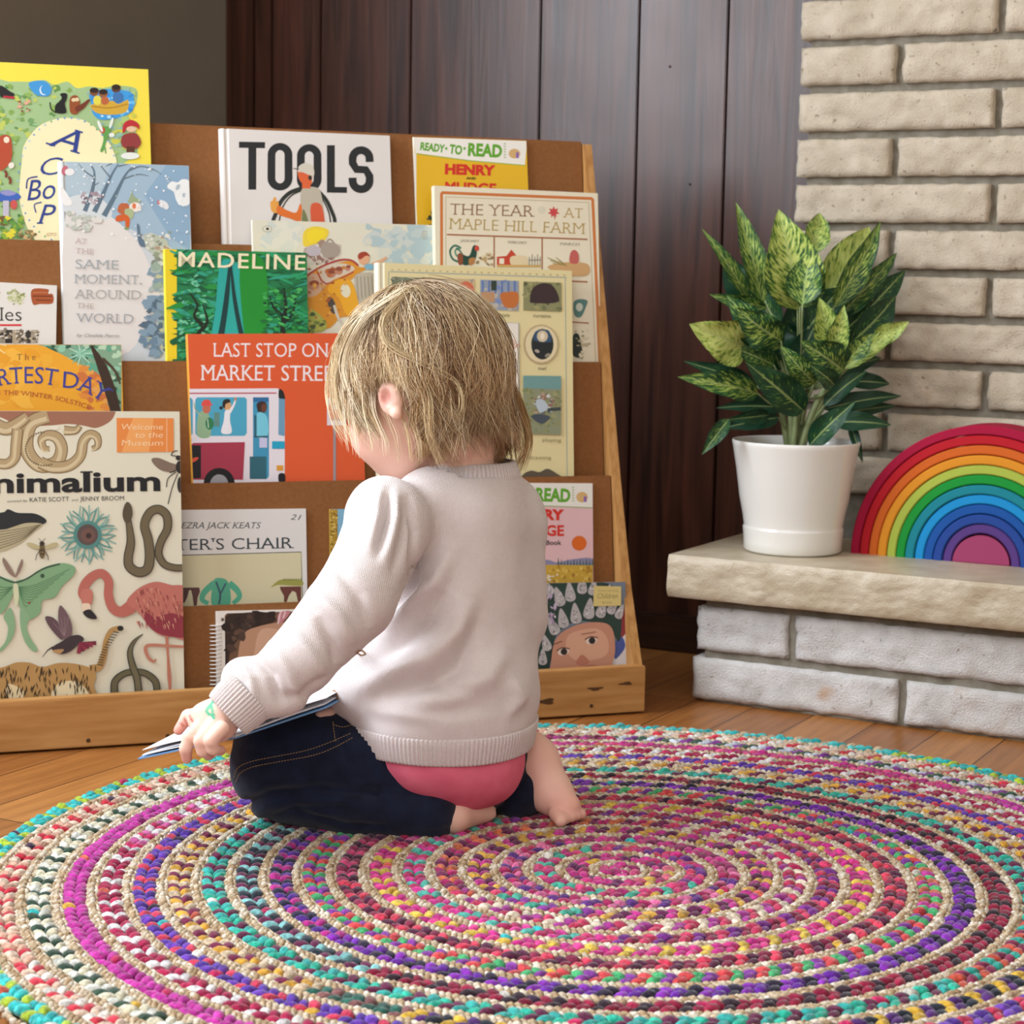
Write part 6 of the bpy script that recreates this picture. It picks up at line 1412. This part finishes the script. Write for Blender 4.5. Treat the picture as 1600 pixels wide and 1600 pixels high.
for i in range(74 * 6):
    a = 2 * PI * i / (74 * 6); r_ = .036
    while r_ < .0515:
        q = np.round((NX + np.array([math.cos(a), math.sin(a), 0]) * r_ + np.array([0, 0, .0005]) - S.lo) / S.h).astype(int)
        if S.f[q[0], q[1], q[2]] > 0: break
        r_ += .0006
    CR.append(max(r_ - .0005, .0425))
CR = np.array(CR); CR = np.convolve(np.r_[CR[-40:], CR, CR[:40]], np.ones(81) / 81, 'valid')
for i in (0,):
    pass
S.plane_cut((0, 0, HZ - .004), (0, 0, -1))
me = S.mesh('sweater'); v = get_v(me); nrm = get_n(me); px, py = projn(v)
arm_d, arm_t = seg_dist(px, py, [(610, 818), (552, 940), (470, 1032), (400, 1082)])
dz = (v - Cv) @ Fv
isarm = (dz < 1.84) | ((arm_d < 66) & (dz < 1.87))
facing = (nrm @ -Fv) > -.2
dsp = vnoise(v, 14, 5) * .0018 + vnoise(v, 40, 2) * .0008
def fold(pts, a, wd, m=None):
    global dsp
    dd, t = seg_dist(px, py, pts); g = a * np.exp(-(dd / wd) ** 2) * np.sin(np.clip(t, .02, .98) * PI) ** .6
    g = g * facing * (1.6 if m is not None else 1.2)
    if m is not None: g = g * m
    dsp = dsp + g
body_m = ~isarm
fold([(705, 860), (680, 915), (640, 945), (600, 990)], .0085, 13, body_m); fold([(650, 885), (640, 925), (610, 960)], -.008, 11, body_m)
fold([(735, 930), (715, 985), (670, 1035), (600, 1060), (545, 1085)], .0105, 19, body_m); fold([(700, 920), (665, 975), (620, 1005), (575, 1030)], -.0085, 14, body_m)
fold([(745, 960), (720, 1040), (660, 1070), (600, 1085)], -.0075, 15, body_m); fold([(790, 1010), (760, 1060), (700, 1090), (640, 1100)], .006, 18, body_m)
fold([(650, 1060), (690, 1078), (740, 1080)], -.004, 10, body_m); fold([(560, 1100), (620, 1115), (700, 1130), (790, 1118)], .004, 16, body_m); fold([(800, 1060), (812, 1090), (790, 1120)], .004, 10, body_m)
fold([(637, 780), (648, 830), (645, 890), (628, 925)], -.0065, 6)          # armhole seam
for pts, a, wd in (([(596, 765), (590, 810), (575, 860)], .0045, 8), ([(618, 770), (618, 810), (600, 880)], .005, 8), ([(607, 768), (603, 815), (590, 870)], -.005, 6), ([(630, 785), (630, 840), (612, 900)], -.003, 7),
    ([(520, 880), (560, 930), (580, 985)], -.004, 10), ([(490, 925), (530, 965), (555, 1010)], .005, 12), ([(495, 960), (520, 1005), (530, 1040)], -.005, 9), ([(455, 985), (490, 1030), (510, 1060)], .0035, 10),
    ([(400, 1025), (425, 1055), (440, 1100)], -.0055, 7), ([(375, 1040), (392, 1060), (400, 1100)], .003, 7), ([(425, 1010), (455, 1055), (470, 1100)], .004, 9), ([(440, 1090), (470, 1085), (520, 1050)], -.003, 8)): fold(pts, a, wd, isarm)
v2 = v + nrm * dsp[:, None]; set_v(me, v2)
bvs = BVHTree.FromPolygons([tuple(p) for p in v2], [tuple(p.vertices) for p in me.polygons])
me.transform(W0)
def knit_mat(name, c, rib=False):
    m = bpy.data.materials.new(name); m.use_nodes = True; nt = m.node_tree; L = nt.links; b = nt.nodes['Principled BSDF']
    b.inputs['Base Color'].default_value = lin(c); b.inputs['Roughness'].default_value = .92; b.inputs['Specular IOR Level'].default_value = .15; b.inputs['Sheen Weight'].default_value = .35
    tc = nd(nt, 'ShaderNodeTexCoord'); mp = nd(nt, 'ShaderNodeMapping'); mp.inputs['Rotation'].default_value = (0, 0, .15); L.new(tc.outputs['Object'], mp.inputs['Vector'])
    w1 = nd(nt, 'ShaderNodeTexWave', wave_type='BANDS', bands_direction='X'); w1.inputs['Scale'].default_value = 210; w1.inputs['Distortion'].default_value = 3.0; w1.inputs['Detail Scale'].default_value = 3; L.new(mp.outputs['Vector'], w1.inputs['Vector'])
    w2 = nd(nt, 'ShaderNodeTexWave', wave_type='BANDS', bands_direction='Z'); w2.inputs['Scale'].default_value = 260; w2.inputs['Distortion'].default_value = 3.0; L.new(mp.outputs['Vector'], w2.inputs['Vector'])
    n = nd(nt, 'ShaderNodeTexNoise'); n.inputs['Scale'].default_value = 700; n.inputs['Detail'].default_value = 4; L.new(tc.outputs['Object'], n.inputs['Vector'])
    def ad(a, b_):
        q = nd(nt, 'ShaderNodeMath', operation='ADD'); L.new(a, q.inputs[0]); L.new(b_, q.inputs[1]); return q.outputs[0]
    h_ = ad(ad(w1.outputs['Fac'], w2.outputs['Fac']), n.outputs['Fac'])
    bp = nd(nt, 'ShaderNodeBump'); bp.inputs['Strength'].default_value = .45; bp.inputs['Distance'].default_value = .0006; L.new(h_, bp.inputs['Height']); L.new(bp.outputs['Normal'], b.inputs['Normal'])
    return m
knit = knit_mat('white_knit', '#dbd0ce')
sweater = put('sweater', me, knit, root, True)
# ribbed bands: collar, cuffs, hem - rings with real ribs
def rib_ring(name, cen, ax, r0_, r1_, wid, nrib, thick=.003, ell_=(1, 1), major=None, amp=.0009):
    ax = norm(ax); e1 = norm(np.cross(ax, (0, 0, 1)) if major is None else major - ax * (np.array(major) @ ax)); e2 = np.cross(ax, e1)
    n = nrib * 6; v_, f_ = [], []; prof_ = [(0, -thick * .6), (0, 0.0), (.06, .0007), (.3, .001), (.6, .001), (.9, .0007), (1, 0), (1, -thick * .6)]
    for i in range(n):
        a = 2 * PI * i / n; rb_ = amp * math.cos(a * nrib)
        for (t, o_) in prof_:
            rr = r0_ + (r1_ - r0_) * t + o_ + (rb_ if 0 < t < 1 else rb_ * .6)
            v_.append(cen + ax * (t * wid) + e1 * rr * ell_[0] * math.cos(a) + e2 * rr * ell_[1] * math.sin(a))
    m_ = len(prof_)
    for i in range(n):
        for j in range(m_ - 1): f_.append((i * m_ + j, i * m_ + j + 1, ((i + 1) % n) * m_ + j + 1, ((i + 1) % n) * m_ + j))
    me = mesh_np(name, v_, f_); me.transform(W0); return put(name, me, knit, sweater, True)
nk = norm(HP(-.02, 0, -.05) - NB)
v_, f_ = [], []; NC = 74 * 6
prof_ = [(0, -.004), (0, .0006), (.06, .0016), (.3, .0012), (.6, -.0004), (.9, -.0026), (1, -.0040), (1, -.0075)]
for i in range(NC):
    a = 2 * PI * i / NC; rb_ = .0007 * math.cos(a * 74)
    for (t, o_) in prof_:
        rr = CR[i] + o_ + rb_; v_.append(NX + np.array([math.cos(a) * rr, math.sin(a) * rr, -.004 + t * .0175]))
for i in range(NC):
    for j in range(7): f_.append((i * 8 + j, i * 8 + j + 1, ((i + 1) % NC) * 8 + j + 1, ((i + 1) % NC) * 8 + j))
me = mesh_np('collar', v_, f_); me.transform(W0); put('collar', me, knit, sweater, True)
wa = norm(P(357, 1110, 1.762) - P(400, 1082, 1.768))
rib_ring('cuff', P(392, 1083, 1.766), wa + np.array([0, 0, -.25]), .0262, .0235, .029, 44, amp=.0008)
wr = norm(P(535, 1096, 1.95) - P(600, 1075, 2.0)); rib_ring('cuff', P(566, 1088, 1.972), wr, .021, .019, .02, 40)
v_, f_ = [], []
prof_ = [(0, -.006), (0, .0004), (.05, .0012), (.3, .0006), (.6, -.0008), (.92, -.0026), (1, -.0036), (1, -.0075)]
for i in range(NR):
    a = 2 * PI * i / NR; rb_ = .0007 * math.cos(a * 126)
    for (t, o_) in prof_:
        rr = HR[i] + o_ + rb_; v_.append(hcn + np.array([math.cos(a) * rr, math.sin(a) * rr, -t * .027]))
for i in range(NR):
    for j in range(7): f_.append((i * 8 + j, i * 8 + j + 1, ((i + 1) % NR) * 8 + j + 1, ((i + 1) % NR) * 8 + j))
me = mesh_np('hem', v_, f_); me.transform(W0); put('hem', me, knit, sweater, True)
# two embroidered button holes on the front edge
lst = []
for (cx, cy, rx, ry, rot) in ((564, 1020, 7, 3.5, .3), (524, 1088, 4, 9, -.25)):
    loop_ = []
    for i in range(25):
        a = i / 24 * 2 * PI; x = cx + rx * math.cos(a) * math.cos(rot) - ry * math.sin(a) * math.sin(rot); y = cy + rx * math.cos(a) * math.sin(rot) + ry * math.sin(a) * math.cos(rot)
        h_ = hit(bvs, x, y, .0006)
        if h_: loop_.append(h_[0] + rng.normal(0, .0001, 3))
    if len(loop_) > 6: lst.append(tube(loop_, .0007, 5))
if lst:
    me = join_vf(lst); me.transform(W0); put('buttonhole_stitching', me, mat('golden_thread', '#a07a52', .7), sweater, True)

# ---- hair: an under-layer that hugs the skull, and thousands of tapering locks
crown = HP(-.006, .006, .078)
S = SDF(HCn - .14, HCn + .14, 0.0026)
S.ell(HP(.001, 0, .006), (.0845, .0730, .077), AX, 0)
S.ell(HP(-.030, 0, -.036), (.046, .050, .040), AX, .02)
S.ell(HP(.066, .0, -.050), (.062, .090, .060), AX, .012, cut=True)    # face opening
for q in (-1, 1): S.ell(HP(.010, q * .080, -.040), (.026, .030, .036), AX, .008, cut=True)    # around the ears
me = S.mesh('hair'); v = get_v(me); nrm = get_n(me); set_v(me, v + nrm * (vnoise(v, 60, 2) * .001)[:, None]); cap_v = get_v(me)
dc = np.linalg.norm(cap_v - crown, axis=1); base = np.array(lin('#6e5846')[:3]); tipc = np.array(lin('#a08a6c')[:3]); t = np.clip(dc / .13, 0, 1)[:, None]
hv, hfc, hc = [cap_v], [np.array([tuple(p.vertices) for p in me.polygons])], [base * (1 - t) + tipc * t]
ho = len(cap_v); bpy.data.meshes.remove(me)
rad = np.array([.0830, .0715, .0765]); hcen = HP(.001, 0, .004)
AXm = np.array(AX)
def to_h(p): return AXm @ (p - hcen)
def from_h(q): return AXm.T @ q + hcen
ck = to_h(crown) / rad; ck /= np.linalg.norm(ck)
e1 = norm(np.cross(ck, (0, 1, 0))); e2 = np.cross(ck, e1)
grav = np.array([0, 0, -1.0])
ear = HP(.002, .072, -.026)
def lock(phi, th, length, wav, lift, seed, spread, nst, wgt):
    d = ck * math.cos(th) + (e1 * math.cos(phi) + e2 * math.sin(phi)) * math.sin(th)
    p = from_h(d * rad * (1.0 + lift)); pts = [p.copy()]; step = length / nst; vel = None
    for i in range(nst):
        q = to_h(p) / rad; r_ = np.linalg.norm(q); qn = q / r_
        tang = qn * (qn @ ck) - ck; tl__ = np.linalg.norm(tang)
        tang = tang / (tl__ + 1e-9); tw = AXm.T @ (tang * rad); tw /= np.linalg.norm(tw) + 1e-9
        out = AXm.T @ (qn / rad); out /= np.linalg.norm(out)
        lat = max(0, 1 - (qn @ ck)); g_ = min(.9, max(.03, .30 - out[2] * .9))
        dr = tw * (1 - g_) + grav * g_
        dr = dr / np.linalg.norm(dr)
        if vel is not None: dr = norm(vel * .35 + dr * .65)
        vel = dr; p = p + dr * step
        side_ = np.cross(dr, out); p = p + side_ * wav * (1 + 3.5 * (i / nst) ** 2) * step * math.sin(i * .5 + seed) + out * wav * .9 * (i / nst) ** 2 * step * math.sin(i * .6 + seed * 1.7)
        q = to_h(p) / rad; r_ = np.linalg.norm(q); mn = 1.0 + lift + .012 * i / nst
        if r_ < mn: p = from_h(q / r_ * mn * rad)
        elif out[2] > -.35 and r_ > mn + .015: p = from_h(q / r_ * (mn + .015) * rad)
        elif (p - HCn) @ hf > .02 and r_ > mn + .03: p = from_h(q / r_ * (mn + (r_ - mn) * .86) * rad)
        if out[2] < .05 and (p - HCn) @ hf < -.02: p = p - hf * np.array([1, 1, 0]) * step * .42 * min(1, (.05 - out[2]) * 2)
        # keep off the neck and the shoulders
        nq = p - (NB * .5 + HP(-.03, 0, -.05) * .5); nq[2] = 0; rn = np.linalg.norm(nq)
        if rn < .041 and (p - HCn) @ hu < -.04: p = p + nq / rn * (.041 - rn)
        pts.append(p.copy())
    return np.array(pts)
palette = [np.array(lin(c)[:3]) for c in ('#d6c09a', '#ecdfc2', '#b89c78', '#987c5e', '#e0cfaa', '#f4ecd8', '#c6ac86', '#866c52')]
r0 = random.Random(11)
made = 0
def emit(base_pts, n, spread, rr, c, frizz=.0):
    global ho, made
    for k_ in range(n):
        off_ = np.array([r0.gauss(0, 1), r0.gauss(0, 1), r0.gauss(0, 1)]) * spread
        m_ = len(base_pts); t_ = np.linspace(0, 1, m_)[:, None]
        con = 1.0 - .55 * t_ + frizz * t_ ** 2 * 3
        ph_ = r0.uniform(0, 6.28)
        pts = base_pts + off_ * con + np.array([r0.gauss(0, 1), r0.gauss(0, 1), r0.gauss(0, 1)]) * frizz * .004 * np.sin(t_ * 9 + ph_)
        rad_ = rr * r0.uniform(.7, 1.3) * (1 - t_[:, 0] ** 3 * .85); rad_[0] *= .7
        tt = np.gradient(pts, axis=0); tt /= np.linalg.norm(tt, axis=1)[:, None] + 1e-9
        u_ = np.cross(tt, (.3, .5, .81)); u_ /= np.linalg.norm(u_, axis=1)[:, None] + 1e-9; w_ = np.cross(tt, u_)
        vs = np.stack([pts + (u_ * math.cos(a) + w_ * math.sin(a)) * rad_[:, None] for a in (0, 2 * PI / 3, 4 * PI / 3)], 1).reshape(-1, 3)
        i_ = np.arange(m_ - 1)[:, None]; q_ = []
        for k2 in range(3): q_.append(np.concatenate([i_ * 3 + k2, i_ * 3 + (k2 + 1) % 3, i_ * 3 + 3 + (k2 + 1) % 3, i_ * 3 + 3 + k2], 1))
        hv.append(vs); hfc.append(np.vstack(q_) + ho); ho += len(vs)
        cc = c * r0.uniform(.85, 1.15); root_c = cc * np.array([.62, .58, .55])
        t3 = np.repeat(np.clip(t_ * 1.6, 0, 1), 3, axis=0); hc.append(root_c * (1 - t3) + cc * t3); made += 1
for i in range(3000):
    phi = r0.uniform(0, 2 * PI); th = math.acos(1 - r0.random() * 1.02) if r0.random() < .8 else r0.uniform(.0, .35)
    d = ck * math.cos(th) + (e1 * math.cos(phi) + e2 * math.sin(phi)) * math.sin(th)
    p0_ = from_h(d * rad); lf_, ll_, lu_ = (p0_ - HCn) @ hf, (p0_ - HCn) @ hl, (p0_ - HCn) @ hu
    if lf_ > .055 and lu_ < -.002: continue
    if abs(ll_) > .045 and lu_ < -.02 and lf_ > -.02: continue
    front = lf_ > .045
    length = r0.uniform(.172, .215) - th * .062
    if lf_ > .02 and abs(ll_) < .045: length = min(length, r0.uniform(.085, .115) - th * .03)
    elif lf_ > 0: length -= .035
    length -= .016
    if ll_ < -.02: length += .014
    pts = lock(phi, th, max(.045, length), r0.uniform(.05, .35), r0.choice([.02, .03, .045, .065]), r0.uniform(0, 6.28), 0, 18, 0)
    # let the ear show: push locks behind it
    dd = np.linalg.norm(pts - ear, axis=1)
    
    if dd.min() < .024:
        cut_ = int(np.argmax(dd < .024))
        if cut_ < 4: continue
        pts = pts[:cut_ + 1]
    # the face stays free
    fl = (pts - HCn) @ hf; fu = (pts - HCn) @ hu; fll = (pts - HCn) @ hl
    bad = np.where((fl > .045) & (fu < -.028) & (np.abs(fll) < .052))[0]
    if len(bad): pts = pts[:max(4, bad[0])]
    nv = noise.noise(Vector((math.cos(phi) * 5, math.sin(phi) * 5, th * 1.2))) + r0.gauss(0, .16); c = palette[[7, 3, 2, 6, 0, 4, 1, 5][int(min(7, max(0, 3.6 + nv * 9)))]]
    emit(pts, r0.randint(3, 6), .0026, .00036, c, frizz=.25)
# broad light locks that curl behind the ear and at the nape, as the photo shows them
def plock(pp, n, c, spread=.0024, rr=.00042):
    sp_ = [P(*q) for q in pp]; s2 = np.array(spline(sp_, 6)); out_ = []
    for p in s2:
        q = to_h(p) / rad; r_ = np.linalg.norm(q)
        if r_ < 1.06: p = from_h(q / r_ * 1.06 * rad)
        out_.append(p)
    emit(np.array(out_), n, spread, rr, np.array(lin(c)[:3]), frizz=.15)
plock([(645, 452, 1.88), (600, 500, 1.855), (610, 540, 1.845), (680, 575, 1.845), (715, 600, 1.85), (722, 635, 1.855), (710, 660, 1.86)], 26, '#e6d8b4')
plock([(650, 450, 1.88), (700, 500, 1.86), (745, 560, 1.87), (768, 610, 1.88), (764, 650, 1.89), (756, 680, 1.89)], 24, '#d8c59a')
plock([(645, 460, 1.88), (640, 540, 1.85), (668, 620, 1.85), (672, 680, 1.86), (690, 725, 1.87)], 22, '#e0d0aa')
plock([(655, 455, 1.88), (670, 560, 1.85), (690, 640, 1.86), (700, 690, 1.87), (688, 725, 1.875)], 20, '#d2bd94')
plock([(640, 452, 1.88), (570, 500, 1.87), (540, 570, 1.88), (560, 640, 1.885), (590, 690, 1.88)], 22, '#f0e8d2')
plock([(640, 452, 1.88), (560, 500, 1.88), (526, 580, 1.90), (528, 640, 1.91), (552, 690, 1.90)], 24, '#eadfc2')
plock([(636, 452, 1.89), (545, 510, 1.90), (516, 590, 1.93), (520, 650, 1.93), (540, 690, 1.925)], 18, '#e6dabb')
plock([(660, 452, 1.89), (740, 500, 1.90), (795, 590, 1.93), (820, 660, 1.95), (822, 700, 1.95), (808, 728, 1.95)], 30, '#b89a6c')
plock([(660, 452, 1.89), (750, 510, 1.92), (805, 610, 1.95), (828, 680, 1.96), (815, 735, 1.96)], 30, '#a88a60')
plock([(665, 460, 1.88), (730, 540, 1.88), (770, 640, 1.90), (785, 700, 1.92), (770, 728, 1.93)], 30, '#98795a')
for (x0, x1, n_, c_) in ((548, 560, 5, '#f0e6d0'), (566, 582, 5, '#e8dcc0'), (582, 604, 6, '#f0e6d0'), (600, 622, 7, '#e2d4b4'), (540, 549, 4, '#efe4cc'), (622, 640, 9, '#dccba4'), (632, 655, 9, '#e6d8b8')):
    plock([(x0, 600, 1.872), (x0 + 2, 640, 1.868), (x1 - 3, 685, 1.866), (x1, 712 + r0.uniform(-10, 16), 1.868)], n_, c_, .0022, .00034)
for i in range(46):
    x = r0.uniform(640, 815); plock([(x * .6 + 270, 560 + r0.uniform(-30, 30), 1.89 + (x - 660) * .0004), (x - 6, 640, 1.875 + (x - 660) * .0005), (x + 6, 690, 1.885 + (x - 660) * .0005), (x + r0.uniform(-16, 14), 716 + r0.uniform(-8, 10), 1.895 + (x - 660) * .0005)], 9, r0.choice(['#a8885e', '#8f7050', '#b89a70', '#c8ae84']), .003, .0005)
print('strands', made)
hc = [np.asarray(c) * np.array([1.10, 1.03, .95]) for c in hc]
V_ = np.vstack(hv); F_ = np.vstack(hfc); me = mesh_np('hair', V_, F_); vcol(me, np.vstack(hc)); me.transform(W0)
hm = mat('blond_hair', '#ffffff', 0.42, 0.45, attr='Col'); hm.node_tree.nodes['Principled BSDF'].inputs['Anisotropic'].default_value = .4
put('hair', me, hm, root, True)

# ---------------------------------------------------------------- the thin open book under her hand
bk = empty('open_book', P(372, 1155, 1.80), 'thin open book with white pages and blue cover, held at the edge of her knee', 'book')
W1 = Matrix.Translation(-V(P(372, 1155, 1.80)))
sp0 = P(369, 1154, 1.772); deep = np.array([.045, .140, .004])
def page_slab(a, b, th, lift, m, name, bow=.0):
    n = 10; vt, vb = [], []
    upn = norm(np.cross(b - a, deep)); upn = upn if upn[2] > 0 else -upn
    bm = bmesh.new(); g = []
    for i in range(n + 1):
        t = i / n; p = a + (b - a) * t + upn * (lift * t + bow * math.sin(PI * t)); row = []
        for j in (0, 1): q = p + deep * j; row += [bm.verts.new(V(q)), bm.verts.new(V(q + upn * th))]
        g.append(row)
    for i in range(n):
        A_, B_ = g[i], g[i + 1]
        bm.faces.new((A_[1], B_[1], B_[3], A_[3])); bm.faces.new((A_[0], A_[2], B_[2], B_[0])); bm.faces.new((A_[0], B_[0], B_[1], A_[1])); bm.faces.new((A_[2], A_[3], B_[3], B_[2]))
    for q in (g[0], g[n]): bm.faces.new((q[0], q[1], q[3], q[2]))
    bmesh.ops.recalc_face_normals(bm, faces=bm.faces[:]); me = bpy.data.meshes.new(name); bm.to_mesh(me); bm.free(); me.transform(W1); put(name, me, m, bk)
blue_c = mat('blue_cover', '#6fa0d0', .35, .5); wpg = mat('white_page', '#e6e8ee', .7, .2)
La, Ra = P(216, 1187, 1.80), P(512, 1106, 1.86)
page_slab(sp0, La, .0014, 0, blue_c, 'cover'); page_slab(sp0, Ra, .0014, 0, blue_c, 'cover')
page_slab(sp0 + [0, 0, .0016], La + [.004, 0, .0018], .0008, .002, wpg, 'page', .001); page_slab(sp0 + [0, 0, .0028], La + [.005, .003, .0045], .0006, .0, wpg, 'page', .002); page_slab(sp0 + [0, 0, .0036], La + [.003, .004, .0078], .0005, .0, wpg, 'page', .003)
page_slab(sp0 + [0, 0, .0016], Ra + [-.003, 0, .0018], .0012, .001, wpg, 'page', .001); page_slab(sp0 + [0, 0, .003], Ra + [-.002, .004, .008], .0006, 0, wpg, 'page', .003)
